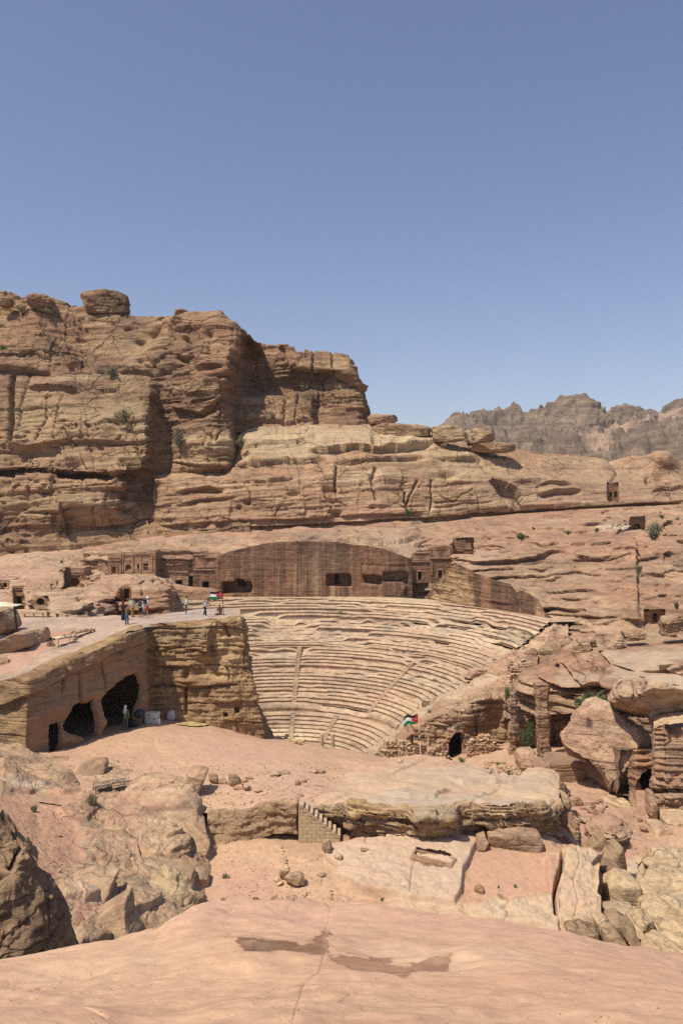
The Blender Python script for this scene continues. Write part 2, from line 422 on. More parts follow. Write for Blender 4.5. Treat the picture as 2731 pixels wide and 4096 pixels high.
def rock_mat(name, cols, patch=None, patch_amt=0.5, varnish=None, v_amt=0.35, streak=None, s_amt=0.0, streak2=None, unit=1.0, bumpd=0.06, dip=0.07,
             fine=1.0, rough=0.92, strat=1.0, sat=None, vthr=0.55, vscale=0.35, crack=1.0, gain=(1, 1, 1)):
    """sandstone: bedded colours, patches, desert varnish, water streaks, grain; unit = metres per texture unit"""
    tint_ = lambda c_: tuple(v_ * g_ for v_, g_ in zip(c_, gain)) if c_ is not None else None
    cols = [tint_(c_) for c_ in cols]; patch = tint_(patch)
    m, t = new_mat(name); N = NT(t)
    geo = N.n('ShaderNodeNewGeometry'); pos = geo.outputs['Position']; rot = (0, math.atan(dip), 0)
    k = 1.0 / unit
    # slow warp of the beds
    bed = N.noise(pos, 0.9 * k * strat, 6, 0.62, mul=(0.09, 0.09, 1.0), rot=rot, dist=0.3)
    n = len(cols); lo, hi = 0.32, 0.68
    c = N.ramp(bed, [(lo + (hi - lo) * i / (n - 1), x) for i, x in enumerate(cols)])
    if patch is not None:
        f = N.maprange(N.noise(pos, 0.16 * k, 5, 0.6, mul=(1, 1, 1.8), rot=rot), 0.42, 0.62, 0, patch_amt)
        c = N.mix(f, c, patch)
    if streak is not None:
        a = N.noise(pos, 1.0 * k, 5, 0.65, mul=(0.95, 0.95, 0.035)); b = N.noise(pos, 0.12 * k, 3, 0.5)
        f = N.math('MULTIPLY', N.maprange(a, 0.43, 0.56, 0, 1), N.maprange(b, 0.36, 0.56, 0.35, s_amt))
        c = N.mix(f, c, streak)
    if streak2 is not None:
        a = N.noise(pos, 1.73 * k, 5, 0.68, mul=(1.0, 1.0, 0.03)); b = N.noise(pos, 0.17 * k, 3, 0.5)
        c = N.mix(N.math('MULTIPLY', N.maprange(a, 0.52, 0.62, 0, 0.8), N.maprange(b, 0.44, 0.56, 0.1, 1)), c, streak2)
    if varnish is not None:
        a = N.noise(pos, vscale * k, 7, 0.68, mul=(1, 1, 1.5), rot=rot)
        c = N.mix(N.maprange(a, vthr - 0.06, vthr + 0.1, 0, v_amt), c, varnish)
    # thin dark partings between beds and fine grain
    thin = N.noise(pos, 3.2 * k * strat, 5, 0.6, mul=(0.07, 0.07, 1.0), rot=rot, dist=0.4)
    c = N.mix(N.maprange(thin, 0.57, 0.66, 0, 0.5 * fine), c, tuple(x * 0.45 for x in cols[0]))
    vm = N.n('ShaderNodeMapping'); vm.inputs['Rotation'].default_value = rot; vm.inputs['Scale'].default_value = (1, 1, 2.1); N.l(pos, vm.inputs[0])
    wn = N.n('ShaderNodeTexNoise'); wn.inputs['Scale'].default_value = 1.1 * k; wn.inputs['Detail'].default_value = 4; N.l(vm.outputs[0], wn.inputs['Vector'])
    va = N.n('ShaderNodeVectorMath', operation='MULTIPLY_ADD'); N.l(wn.outputs['Color'], va.inputs[0]); va.inputs[1].default_value = (1.1 * unit,) * 3; N.l(vm.outputs[0], va.inputs[2])
    vo = N.n('ShaderNodeTexVoronoi', feature='DISTANCE_TO_EDGE'); vo.inputs['Scale'].default_value = .55 * k; N.l(va.outputs[0], vo.inputs['Vector'])
    crk = N.math('MULTIPLY', N.maprange(vo.outputs['Distance'], 0.0, 0.035, 1, 0), N.maprange(N.noise(pos, .3 * k, 3, .5), .45, .6, 0, crack))
    c = N.mix(N.math('MULTIPLY', crk, .55 * fine), c, tuple(x * .4 for x in cols[0]))  # crack lines: dirt tone with the shade inside cracks mixed into the colour
    grain = N.noise(pos, 2.2 * k, 9, 0.76, mul=(1, 1, 1.5))
    c = N.mix(0.75 * fine, c, N.ramp(grain, [(0.34, (0.50, 0.47, 0.44)), (0.5, (1, 1, 1)), (0.66, (1.34, 1.33, 1.30))]), 'MULTIPLY')
    big = N.noise(pos, 0.05 * k, 3, 0.5)
    c = N.mix(0.6, c, N.ramp(big, [(0.3, (0.84, 0.82, 0.80)), (0.5, (1, 1, 1)), (0.7, (1.14, 1.14, 1.12))]), 'MULTIPLY')
    at = N.n('ShaderNodeAttribute', attribute_name='tint')
    tc = N.mix(0.6, at.outputs['Color'], N.ramp(grain, [(0.30, (0.72, 0.71, 0.70)), (0.5, (1, 1, 1)), (0.70, (1.18, 1.18, 1.17))]), 'MULTIPLY')
    am = N.n('ShaderNodeAttribute', attribute_name='tint_amount')
    c = N.mix(am.outputs['Fac'], c, tc)
    bs = N.n('ShaderNodeBsdfPrincipled'); bs.inputs['Roughness'].default_value = rough; bs.inputs['Specular IOR Level'].default_value = 0.15
    N.l(c, bs.inputs['Base Color'])
    h = N.math('ADD', N.math('MULTIPLY', grain, 0.8), N.math('MULTIPLY', thin, -0.9 * fine)); h = N.math('SUBTRACT', h, N.math('MULTIPLY', crk, .5 * fine))
    bp = N.n('ShaderNodeBump'); bp.inputs['Strength'].default_value = 1.0; bp.inputs['Distance'].default_value = bumpd * unit * 3.2
    N.l(h, bp.inputs['Height']); N.l(bp.outputs[0], bs.inputs['Normal'])
    o = N.n('ShaderNodeOutputMaterial'); N.l(bs.outputs[0], o.inputs[0])
    return m

def plain(name, col, rough=0.7, var=0.15, scale=8.0, metal=0.0, two=None, bumpd=0.0, spec=0.3):
    m, t = new_mat(name); N = NT(t)
    tc = N.n('ShaderNodeTexCoord')
    f = N.noise(tc.outputs['Object'], scale, 5, 0.6)
    two = two or tuple(c * (1 - 2.2 * var) for c in col)
    c = N.ramp(f, [(0.32, two), (0.66, tuple(min(1, x * (1 + var)) for x in col))])
    bs = N.n('ShaderNodeBsdfPrincipled'); bs.inputs['Roughness'].default_value = rough; bs.inputs['Metallic'].default_value = metal
    bs.inputs['Specular IOR Level'].default_value = spec
    N.l(c, bs.inputs['Base Color'])
    if bumpd:
        bp = N.n('ShaderNodeBump'); bp.inputs['Distance'].default_value = bumpd; N.l(f, bp.inputs['Height']); N.l(bp.outputs[0], bs.inputs['Normal'])
    o = N.n('ShaderNodeOutputMaterial'); N.l(bs.outputs[0], o.inputs[0])
    return m
# ------------------------------------------------------------------ palettes
CREAM, TAN, PINK, REDB, BROWN, GREY = (.55,.42,.27), (.41,.28,.16), (.44,.255,.17), (.32,.165,.10), (.20,.115,.065), (.27,.22,.175)
SAND, SANDP, PALE = (.50,.29,.195), (.45,.235,.165), (.58,.44,.31)
M_cliff = rock_mat('cliff_sandstone', [(.165,.10,.06), (.33,.21,.135), (.405,.29,.175), (.27,.16,.105), (.435,.335,.215)], patch=(.33,.18,.115), patch_amt=.6, varnish=(.13,.085,.06), v_amt=.6, vthr=.52, unit=5.0, bumpd=.045, gain=(.93, .89, .86))
M_cliffl = rock_mat('pale_cliff_sandstone', [(.29,.18,.115), (.385,.265,.165), (.455,.35,.22), (.365,.235,.16), (.51,.41,.265)], patch=(.37,.215,.14), patch_amt=.5, varnish=(.20,.14,.10), v_amt=.35, unit=4.5, bumpd=.035, gain=(.95, .90, .86))
M_far = rock_mat('mountain_rock', [(.13,.085,.06), (.20,.135,.095), (.27,.195,.135), (.15,.10,.075), (.33,.245,.17)], patch=(.15,.105,.08), varnish=(.08,.06,.05), v_amt=.5, unit=38.0, bumpd=.04, crack=0.3)
M_hill = rock_mat('rose_sandstone', [(.30,.17,.11), (.42,.265,.175), (.36,.215,.145), (.46,.33,.22), (.39,.235,.16)], patch=(.36,.27,.19), patch_amt=.65, varnish=(.19,.13,.10), v_amt=.62, vthr=.53, unit=3.2, bumpd=.03, gain=(.93, .87, .82))
M_pale = rock_mat('pale_rose_rock', [(.38,.235,.155), (.48,.33,.225), (.53,.395,.275), (.43,.275,.19), (.55,.425,.295)], patch=(.45,.28,.20), patch_amt=.5, varnish=(.28,.20,.15), v_amt=.4, unit=2.4, bumpd=.03, gain=(.90, .86, .82))
M_wall = rock_mat('dressed_wall_rock', [(.23,.125,.075), (.29,.165,.10), (.26,.14,.085), (.34,.205,.125)], patch=(.27,.135,.085), streak=(.085,.055,.04), s_amt=.85, streak2=(.42,.285,.18), varnish=(.13,.08,.055), v_amt=.35, unit=2.2, bumpd=.03, crack=0.15)
M_terr = rock_mat('terrace_cliff_rock', [(.20,.115,.06), (.30,.19,.10), (.37,.25,.135), (.27,.16,.09), (.42,.30,.17)], patch=(.25,.155,.09), varnish=(.14,.095,.06), v_amt=.4, unit=1.6, bumpd=.03, crack=0.6)
M_terrtop = rock_mat('terrace_top_rock', [(.42,.28,.20), (.50,.35,.255), (.46,.32,.235), (.53,.395,.29)], patch=(.33,.265,.22), patch_amt=.7, varnish=(.22,.19,.17), v_amt=.45, unit=1.6, bumpd=.02, fine=.7, crack=0.5)
M_ground = rock_mat('sandy_ground', [(.455,.285,.185), (.50,.325,.21), (.475,.30,.195), (.53,.35,.23)], patch=(.44,.265,.18), patch_amt=.5, unit=.7, bumpd=.025, fine=.6, strat=.3, crack=0.0)
M_slope = rock_mat('bedded_outcrop_rock', [(.33,.20,.13), (.44,.29,.19), (.51,.37,.25), (.43,.265,.185), (.53,.40,.28)], patch=(.43,.285,.18), patch_amt=.5, varnish=(.20,.15,.105), v_amt=.55, unit=1.1, bumpd=.03, gain=(.93, .90, .86))
M_ledge = rock_mat('layered_ledge_rock', [(.22,.125,.065), (.36,.235,.13), (.48,.35,.205), (.30,.17,.11), (.53,.40,.25)], patch=(.33,.21,.13), varnish=(.13,.105,.085), v_amt=.5, unit=.8, bumpd=.03)
M_block = rock_mat('cream_block_rock', [(.42,.28,.16), (.53,.39,.24), (.58,.45,.29), (.50,.35,.22), (.60,.475,.32)], patch=(.50,.34,.23), varnish=(.24,.18,.13), v_amt=.3, unit=1.0, bumpd=.03, gain=(.93, .91, .88))
M_dome = rock_mat('smooth_foreground_rock', [(.60,.375,.24), (.645,.42,.275), (.61,.385,.25), (.66,.45,.295)], patch=(.56,.34,.23), patch_amt=.5, unit=.4, bumpd=.016, fine=.5, strat=.5, dip=-.15, crack=0.25)
M_dark = rock_mat('weathered_brown_rock', [(.20,.12,.07), (.33,.21,.125), (.39,.265,.16), (.28,.17,.10)], patch=(.30,.22,.15), varnish=(.14,.10,.07), v_amt=.4, unit=.9, bumpd=.04)
M_seat = rock_mat('seat_stone', [(.38,.26,.175), (.54,.42,.285), (.46,.325,.225), (.59,.48,.335), (.42,.285,.20)], patch=(.47,.325,.235), patch_amt=.5, varnish=(.24,.20,.16), v_amt=.6, unit=2.2, bumpd=.02, strat=.45, crack=0.5, gain=(.95, .92, .89))

M_cave = rock_mat('smoked_shaded_cave_rock', [(.19,.12,.08), (.24,.155,.105), (.17,.11,.075)], unit=1.5, bumpd=.03)  # soot-dark rock; interior shade of caves and doorways is in the colour too
# ------------------------------------------------------------------ relief recipes
def d_cliff(amp=1.0, big=9.0, bl=7.0, seed=0, st=2.2, dip=(0.07, 0.0), pits=0.5, hdir=(1, 0.35)):
    def f(p, X, Y):
        o1, g1 = blocks(p, bl * 1.5, bl * .62, seed, dip=dip, gw=.07, hdir=hdir)
        o2, g2 = blocks(p, bl * .55, bl * .2, seed + 7, dip=dip, gw=.10, hdir=hdir)
        m = sstep(-.15, .35, fbm(p, big * 1.6, 2, seed + 1.5))
        o3, g3 = blocks(p, bl * 1.1, bl * 2.6, seed + 17, dip=dip, gw=.018, warp=.45, hdir=hdir)
        a = 1.1 * fbm(p, (big, big, big * .7), 5, seed, .55) + 1.5 * (o1 - .5) - 1.1 * g1 * m + (.75 * (o2 - .5) - .5 * g2) * m + .9 * (o3 - .5) - 1.3 * g3 * sstep(-.2, .2, fbm(p, big, 2, seed + 4.4))
        a = a + .85 * strata(p, st, seed + 2, dip) + .4 * strata(p, st * .35, seed + 3, dip)
        if pits:
            t = fbm(p, (2.6, 2.6, 1.4), 3, seed + 9); a = a - pits * 1.5 * sstep(.42, .62, t)
        return amp * a * (.5 + .75 * sstep(-.35, .35, fbm(p, big * 2.6, 2, seed + 21)))
    return f
def d_smooth(amp=1.0, size=6.0, st=.8, seed=0, dip=(0.05, 0.0), cr=0.0):
    """weathered slick rock: broad swells with shallow bed steps"""
    def f(p, X, Y):
        a = .8 * fbm(p, size, 4, seed) + .55 * strata(p, st * 1.6, seed + 2, dip, 9) + .28 * strata(p, st * .5, seed + 4, dip, 10)
        if cr:
            o1, g1 = blocks(p, size * .9, st * 1.6, seed + 5, dip=dip, gw=.06); a = a - cr * g1 * sstep(-.1, .4, fbm(p, size, 2, seed + 6)) + .5 * cr * (o1 - .5)
        return amp * a
    return f
def scarps(p, ths, seed=0, tilt=(.05, .05), wob=.5, ws=4.0):
    # beds that end in small scarps on a slope
    s = p[..., 2] - tilt[0] * p[..., 0] - tilt[1] * p[..., 1] + wob * fbm(p, ws, 4, seed + 5); a = 0
    for th, am in ths:
        u = s / th + .3 * fbm(p, th * 4, 2, seed + th); k = np.floor(u); fr = u - k
        m = sstep(-.35, .35, fbm(p, (th * 6, th * 6, th * 2), 2, seed + 9 + th))
        a = a + am * m * (.5 + hash1(k + 51, int(seed))) * (sstep(.14, .24, fr) * (1 - fr) ** .8 * 1.5 - .55 * (1 - sstep(.14, .24, fr)) * (1 - sstep(.0, .03, .03 - fr)) - .2)
    return a
def d_ground(amp=1.0, seed=0):
    return lambda p, X, Y: amp * (.10 * fbm(p, 5.0, 3, seed) + .05 * fbm(p, 1.2, 3, seed + 1) + .02 * fbm(p, .3, 2, seed + 2))
def d_bedded(amp=1.0, seed=0, st=.45, tilt=(.25, .12)):
    """outcropping beds cut by joints, seen from above"""
    def f(p, X, Y):
        # bed planes dip towards the lower court; each bed ends in a small scarp, beds are split by joints along the dip
        s = (p[..., 2] + tilt[0] * p[..., 0] - tilt[1] * p[..., 1]) + .35 * fbm(p, 3.0, 3, seed + 5)
        a = 0
        for th, am in ((.95, .34), (.37, .15)):
            u = s / th + .25 * fbm(p, th * 2.5, 2, seed + th); k = np.floor(u); fr = u - k
            a = a + am * (hash1(k + 51, int(seed)) * .8 + .8) * (sstep(0, .10, fr) * (1 - fr) ** .8 - .4)
        e = (p[..., 0] * .9 - p[..., 1] * .44 + .5 * fbm(p, 2.2, 3, seed + 7)) / 1.7; fe = e - np.floor(e)
        a = a - .07 * np.exp(-(np.minimum(fe, 1 - fe) / .045) ** 2) * sstep(-.1, .3, fbm(p, 2.4, 2, seed + 8)) + .12 * (hash1(np.floor(e) + 31, 5) - .5)
        al = p[..., 0] * .72 - p[..., 1] * .69; ac = p[..., 0] * .69 + p[..., 1] * .72
        q = np.stack([al, ac, p[..., 2]], -1)
        rd = ridged(q, (2.6, .75, 2.0), 3, seed + 11); rf = ridged(q, (1.0, .28, .8), 3, seed + 12)
        return amp * (.14 * fbm(p, 3.0, 4, seed) + .8 * a + .12 * np.abs(rd) ** .7 * np.sign(rd) + .07 * rf + .05 * fbm(p, .35, 3, seed + 9))
    return f

# ------------------------------------------------------------------ far mountains and the plain below everything
FSKY = [(1500,1960),(1700,1900),(1775,1790),(1792,1700),(1830,1668),(1870,1668),(1915,1650),(1960,1652),(2000,1648),(2050,1652),(2090,1652),(2150,1632),(2185,1628),(2235,1608),(2260,1592),(2330,1582),(2350,1598),(2380,1632),(2400,1655),(2440,1640),(2500,1616),(2545,1632),(2600,1640),(2630,1660),(2680,1625),(2700,1605),(2731,1600),(2850,1560),(3000,1590)]
def far_rows():
    sk = FSKY
    z = [[(x, y, 1500) for x, y in sk]]
    z.append([(x, y + 40, 1470) for x, y in sk])
    z.append([(x, 1730 + 14 * math.sin(x * .013), 1390 + 22 * math.sin(x * .021)) for x, y in sk])
    z.append([(1500,1800,1280),(1900,1800,1290),(2200,1800,1260),(2400,1805,1290),(3000,1770,1240)])
    z.append([(1500,1880,1040),(2100,1880,1050),(2450,1860,1000),(2560,1840,980),(3000,1850,950)])
    z.append([(1500,2000,900),(3000,2000,800)])
    return z
def d_far(p, X, Y):
    e = sstep(0, 80, Y - np.interp(X, [q[0] for q in FSKY], [q[1] for q in FSKY]))
    return (34 * ridged(p, (95, 95, 190), 4, 1) * (.05 + .95 * e) + 15 * ridged(p, (24, 24, 48), 3, 3) * (.12 + .88 * e) + 12 * strata(p, 20, 2, (0, 0), 9) * (.3 + .7 * e) + 6 * strata(p, 7, 5, (0, 0), 9) + 4 * fbm(p, 12, 3, 4))
sheet('mountain', far_rows(), px=(1500, 3000), step=3.6, sm=(.4, 1.5), disp=d_far, mat=M_far, tail0=[(0, 250, -60, 4)],
      paints=[paint([(2320,1850),(2420,1800),(2560,1720),(2640,1700),(2731,1690),(2731,1730),(2620,1760),(2520,1800),(2480,1860),(2400,1900)], (.40,.27,.19), .85, 14, 10, 60)])
bm = bmesh.new(); bmesh.ops.create_grid(bm, x_segments=8, y_segments=8, size=1400)
me = bpy.data.meshes.new('desert_ground'); bm.to_mesh(me); bm.free(); me.transform(Matrix.Translation((0, 1200, -60)))
obj('desert_ground', me, M_far)['kind'] = 'structure'

# ------------------------------------------------------------------ the great cliff behind the theatre
BASE = [(-300,2238),(0,2216),(240,2190),(575,2152),(800,2137),(1000,2127),(1440,2107),(1800,2080),(2075,2048),(2731,2015),(3000,2005)]
def base_y(x): return float(np.interp(x, [b[0] for b in BASE], [b[1] for b in BASE]))
SKY1 = [(-300,1150),(0,1168),(50,1170),(115,1188),(200,1190),(240,1204),(320,1222),(400,1225),(512,1250),(590,1262),(650,1262),(695,1260),(705,1240),(735,1238),(770,1252),(800,1240),(880,1240),(910,1268),(930,1280),(955,1300),(985,1330),(1005,1352),(1040,1372)]
rear = [[(905,1340,206),(960,1330,206),(1005,1352,206),(1035,1372,205),(1100,1386,206),(1125,1378,206),(1140,1382,206),(1180,1400,206),(1190,1412,205),(1260,1408,204),(1340,1412,203),(1388,1425,202),(1405,1450,202.5),(1430,1500,204),(1452,1540,209)],
        [(905,1420,203),(960,1420,203),(1005,1430,204),(1035,1440,203),(1100,1440,203),(1125,1440,203),(1140,1445,203),(1180,1460,201),(1190,1470,199),(1260,1470,198.5),(1340,1480,198),(1395,1490,198),(1418,1500,199),(1436,1530,202),(1458,1560,209)],
        [(905,1540,200),(960,1540,200),(1005,1540,204),(1035,1540,204),(1100,1530,203.5),(1125,1530,203.5),(1140,1530,203.5),(1180,1520,203),(1220,1490,202),(1280,1500,202.5),(1350,1520,201.5),(1415,1545,200),(1428,1560,200),(1446,1580,204),(1466,1600,210)],
        [(905,1575,198),(960,1575,198),(1005,1570,201),(1035,1570,202.5),(1100,1570,202.5),(1125,1570,202.5),(1140,1570,202.5),(1180,1570,202),(1230,1565,201.5),(1290,1562,201),(1350,1560,200),(1415,1562,199),(1436,1570,199.5),(1452,1595,203),(1472,1620,210)],
        [(905,1600,193),(960,1600,193),(1005,1596,194),(1035,1590,195),(1100,1585,196),(1150,1580,196),(1180,1578,196.5),(1220,1575,197),(1262,1570,199),(1280,1568,200),(1350,1566,199),(1415,1568,197.5),(1444,1580,198),(1458,1610,202),(1478,1640,210)],
        [(905,1660,190),(960,1650,190),(1005,1650,190),(1035,1650,190.5),(1100,1650,191),(1150,1650,191.5),(1180,1650,191.5),(1220,1650,192),(1258,1650,192.5),(1272,1650,198),(1350,1645,197),(1430,1640,196),(1452,1640,197),(1464,1650,202),(1480,1660,210)],
        [(905,1735,188),(960,1730,188),(1005,1725,188),(1035,1725,188),(1100,1722,188),(1150,1720,188),(1180,1720,188),(1220,1718,188),(1258,1716,189),(1275,1714,194),(1350,1710,194),(1430,1705,194),(1460,1700,195),(1475,1700,201),(1490,1700,210)]]
sheet('rear_cliff', rear, index=True, step=3.4, sm=(1.2, 1.2), disp=d_cliff(.62, 8, 5, 31, 1.8, pits=.35), mat=M_cliff, tail0=[(0, 30, -2, 4)],
      feats=[groove([(1255,1410),(1250,1475),(1262,1500)], 4, 1.4), groove([(1330,1412),(1328,1470),(1335,1490)], 4, 1.2), bump(1262, 1640, 14, 60, -2.0),
             groove([(1140,1600),(1138,1660),(1130,1710)], 4, .9), groove([(1190,1590),(1185,1630),(1180,1690)], 4, .9),
             hledge([(940,1685),(1060,1670),(1150,1690),(1260,1680)], .8, 20, 1.5, 10), hledge([(1180,1475),(1260,1480),(1340,1500),(1410,1540)], .5, 14, 1.4, 18)])
A1 = [[(x, y, 203 if x < 640 else 196 - .01 * (x - 640)) for x, y in SKY1],
      [(-300,1260,198),(0,1265,199),(150,1270,199),(320,1290,200),(560,1310,197),(700,1310,194),(860,1300,190),(930,1320,190),(965,1345,192),(1005,1400,202),(1040,1420,206)],
      [(-300,1380,190),(0,1380,190),(200,1385,190),(330,1380,195),(560,1400,193),(700,1400,190),(860,1385,186),(920,1395,184.5),(950,1400,187),(985,1440,200),(1040,1480,206)],
      [(-300,1470,186),(0,1470,186),(200,1475,186),(330,1480,188),(560,1480,189),(700,1470,187),(860,1465,183),(905,1470,182),(940,1480,187),(975,1520,199),(1040,1560,206)],
      [(-300,1580,182),(0,1580,182),(280,1580,181.5),(420,1590,183),(520,1560,182),(560,1555,180),(605,1570,180),(640,1600,185),(690,1590,184),(800,1560,181),(870,1570,180),(900,1580,181),(930,1600,190),(1040,1640,205)],
      [(-300,1750,177),(0,1750,177),(300,1740,176.5),(480,1740,176),(580,1730,174.5),(598,1730,176),(615,1740,182),(680,1740,185),(700,1760,183),(770,1740,180),(860,1710,178),(920,1700,180),(945,1720,189),(1040,1740,200)],
      [(-300,1790,176),(0,1785,176),(300,1785,175.5),(480,1780,175),(590,1770,173.5),(602,1775,175),(618,1790,182),(680,1790,184),(715,1775,179),(770,1765,177.5),(860,1765,176.5),(920,1765,177.5),(945,1790,186),(1040,1800,195)],
      [(-300,1880,172),(0,1878,172),(60,1872,171.5),(180,1872,171),(300,1888,171),(420,1890,171),(570,1878,171),(600,1880,173),(620,1880,181),(680,1880,183),(720,1868,177),(800,1870,176),(910,1868,176),(935,1880,180),(1040,1880,190)],
      [(-300,1905,178),(0,1902,178),(180,1895,178),(300,1905,178),(420,1908,178),(570,1900,178),(620,1900,181),(680,1895,182),(720,1890,179),(910,1890,178),(1040,1900,185)],
      [(-300,1920,170),(0,1918,170),(150,1906,169),(300,1918,168.5),(440,1928,169),(475,1940,171),(492,1950,176),(600,1930,180),(665,1930,181),(680,1920,178),(1040,1930,178)],
      [(-300,2040,167),(0,2040,167),(230,2030,166.5),(400,2030,167),(470,2030,169),(500,2040,174),(580,2040,177),(650,2040,178),(675,2040,174),(1040,2040,174)],
      [(-300,2130,167),(0,2130,167),(230,2120,167),(250,2110,169),(300,2110,168.5),(420,2110,170),(520,2100,173),(600,2100,176),(660,2080,174),(1040,2090,173)],
      [(-300,2236,166),(0,2214,166),(240,2188,166),(420,2168,168),(575,2150,171),(800,2135,171),(1040,2124,172)]]
cf = [hledge([(-300,1795),(0,1790),(120,1800),(300,1770),(420,1768),(500,1770),(600,1764)], .9, 30, 1.5, 12),
      hledge([(100,1545),(250,1548),(330,1565)], .8, 30, 1.6, 14), hledge([(-50,1470),(120,1478),(230,1490)], .8, 20, 2.0, 16),
      hledge([(700,1430),(740,1432),(790,1436)], .3, 10, 3.2, 16), hledge([(480,1475),(540,1470),(620,1482),(700,1478)], .8, 16, 2.4, 12),
      hledge([(100,1345),(180,1350),(250,1370)], 1.0, 14, 2.4, 12), hledge([(680,1625),(730,1640),(800,1650),(870,1600),(915,1590)], .8, 20, 2.6, 26),
      hledge([(690,1850),(800,1862),(930,1868)], .6, 20, 1.4, 12), hledge([(-200,1640),(0,1640),(200,1630),(350,1625)], .35, 20, .7, 8),
      hledge([(780,1480),(850,1470),(900,1466)], .8, 18, 1.8, 16), hledge([(730,1575),(800,1568),(850,1576)], .5, 10, 1.6, 10),
      vledge([(250,2010),(245,2040),(255,2090),(270,2150)], 2.2, 30, 1), groove([(120,1990),(60,2060),(130,2140),(170,2150)], 16, .5), groove([(240,2050),(215,2110),(150,2150)], 14, .5),
      groove([(50,1500),(48,1600),(45,1780)], 8, 2.2), groove([(190,1600),(185,1680),(150,1770)], 5, .8), groove([(250,1580),(225,1680),(220,1770)], 4, .7), groove([(330,1660),(335,1760)], 4, .7),
      groove([(120,1480),(90,1600),(75,1700)], 5, .8), groove([(505,1320),(560,1300),(650,1270)], 7, .9), groove([(640,1290),(625,1310),(610,1330)], 10, 1.5), groove([(720,1290),(700,1300)], 10, 1.2),
      bump(420, 1190, 95, 40, 1.5), bump(600, 1330, 30, 20, -2.0), bump(690, 1320, 12, 10, -2), bump(740, 1350, 10, 8, -1.8), bump(560, 1365, 24, 10, -1.8), bump(830, 1330, 18, 12, -1.6),
      bump(465, 1290, 16, 7, -1.4), bump(370, 1275, 20, 7, -1.3), bump(480, 1950, 18, 30, 1.5), bump(500, 1985, 10, 12, -1.3), bump(430, 1720, 30, 30, 1.4), bump(490, 1730, 30, 25, .8),
      bump(115, 1960, 7, 14, -2.2), bump(205, 1827, 12, 8, -1.6), bump(290, 1850, 35, 16, -1.5), bump(80, 1840, 30, 20, -1.4)]
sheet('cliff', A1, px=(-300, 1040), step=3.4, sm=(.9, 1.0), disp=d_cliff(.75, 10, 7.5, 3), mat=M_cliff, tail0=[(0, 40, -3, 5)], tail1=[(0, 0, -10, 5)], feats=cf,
      paints=[paint([(0,1580),(330,1600),(580,1580),(600,1760),(400,1780),(30,1760)], (.46,.34,.20), .5, 40, 40, 12), paint([(60,1800),(560,1790),(560,1860),(300,1870)], (.48,.34,.20), .45, 20, 20, 12),
              paint([(690,1750),(930,1740),(930,1800),(700,1800)], (.49,.36,.22), .5, 15, 15, 12), paint([(0,1930),(420,1930),(430,2060),(0,2080)], (.45,.31,.18), .4, 30, 40, 14),
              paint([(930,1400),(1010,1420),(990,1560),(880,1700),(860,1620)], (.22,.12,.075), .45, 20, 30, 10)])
A3 = [[(620,1902,188),(700,1890,186),(900,1880,185),(925,1860,185),(945,1780,187),(965,1735,188),(1000,1722,188),(1100,1712,188),(1250,1706,188),(1300,1698,189),(1440,1700,190),(1480,1690,193),(1600,1706,194),(1725,1725,195),(1760,1745,195),(1960,1785,198),(2060,1800,202),(2200,1818,206),(2400,1832,210),(2480,1852,212),(2560,1838,208),(2640,1836,204),(2731,1846,204),(3000,1850,204)],
      [(620,1910,180),(700,1900,178),(900,1890,178),(925,1870,180),(950,1810,182),(1000,1770,182),(1100,1760,182),(1300,1750,182),(1440,1750,183),(1600,1755,185),(1725,1765,186),(1800,1785,188),(1960,1815,192),(2060,1825,196),(2200,1840,200),(2400,1855,204),(2480,1880,205),(2560,1862,202),(2640,1860,199),(2731,1870,199),(3000,1880,199)],
      [(620,1915,176),(900,1896,176.5),(950,1845,180),(1000,1832,180),(1300,1822,180),(1440,1815,180.5),(1600,1808,182),(1725,1800,183),(1800,1808,184),(1960,1832,188),(2060,1842,192),(2400,1875,199),(2480,1898,200),(2560,1890,198),(2731,1900,197),(3000,1900,197)],
      [(620,1920,174.5),(900,1905,175.5),(950,1862,177),(1000,1852,178),(1300,1840,178),(1440,1834,178.5),(1600,1826,180),(1725,1818,181),(1800,1826,182),(1960,1848,186),(2400,1895,196),(2560,1905,196),(2731,1915,195),(3000,1915,195)],
      [(620,1950,176),(660,1950,174),(900,1930,174),(1300,1910,174.5),(1600,1905,176),(1800,1900,178),(2060,1905,181),(2400,1930,188),(2731,1945,192),(3000,1945,192)],
      [(620,2030,176),(660,2030,173),(900,2010,172.5),(1300,1990,172.5),(1600,1985,174),(1800,1985,176),(2060,1975,179),(2400,1975,185),(2731,1980,190),(3000,1975,190)],
      [(620,2105,174),(660,2110,172.5),(1000,2085,172),(1440,2065,172),(1800,2045,175),(2075,2020,178),(2400,2008,183),(2731,1995,188),(3000,1985,188)],
      [(x, y - 1, 172.5 + max(0, x - 1440) * .0115) for x, y in BASE if x > 500]]
A3[-1] = [(620,2146,172.5)] + A3[-1]
ridge = lambda pts, lip, fall, un, uh, **k: hledge(pts, lip, fall, un, uh, **k)
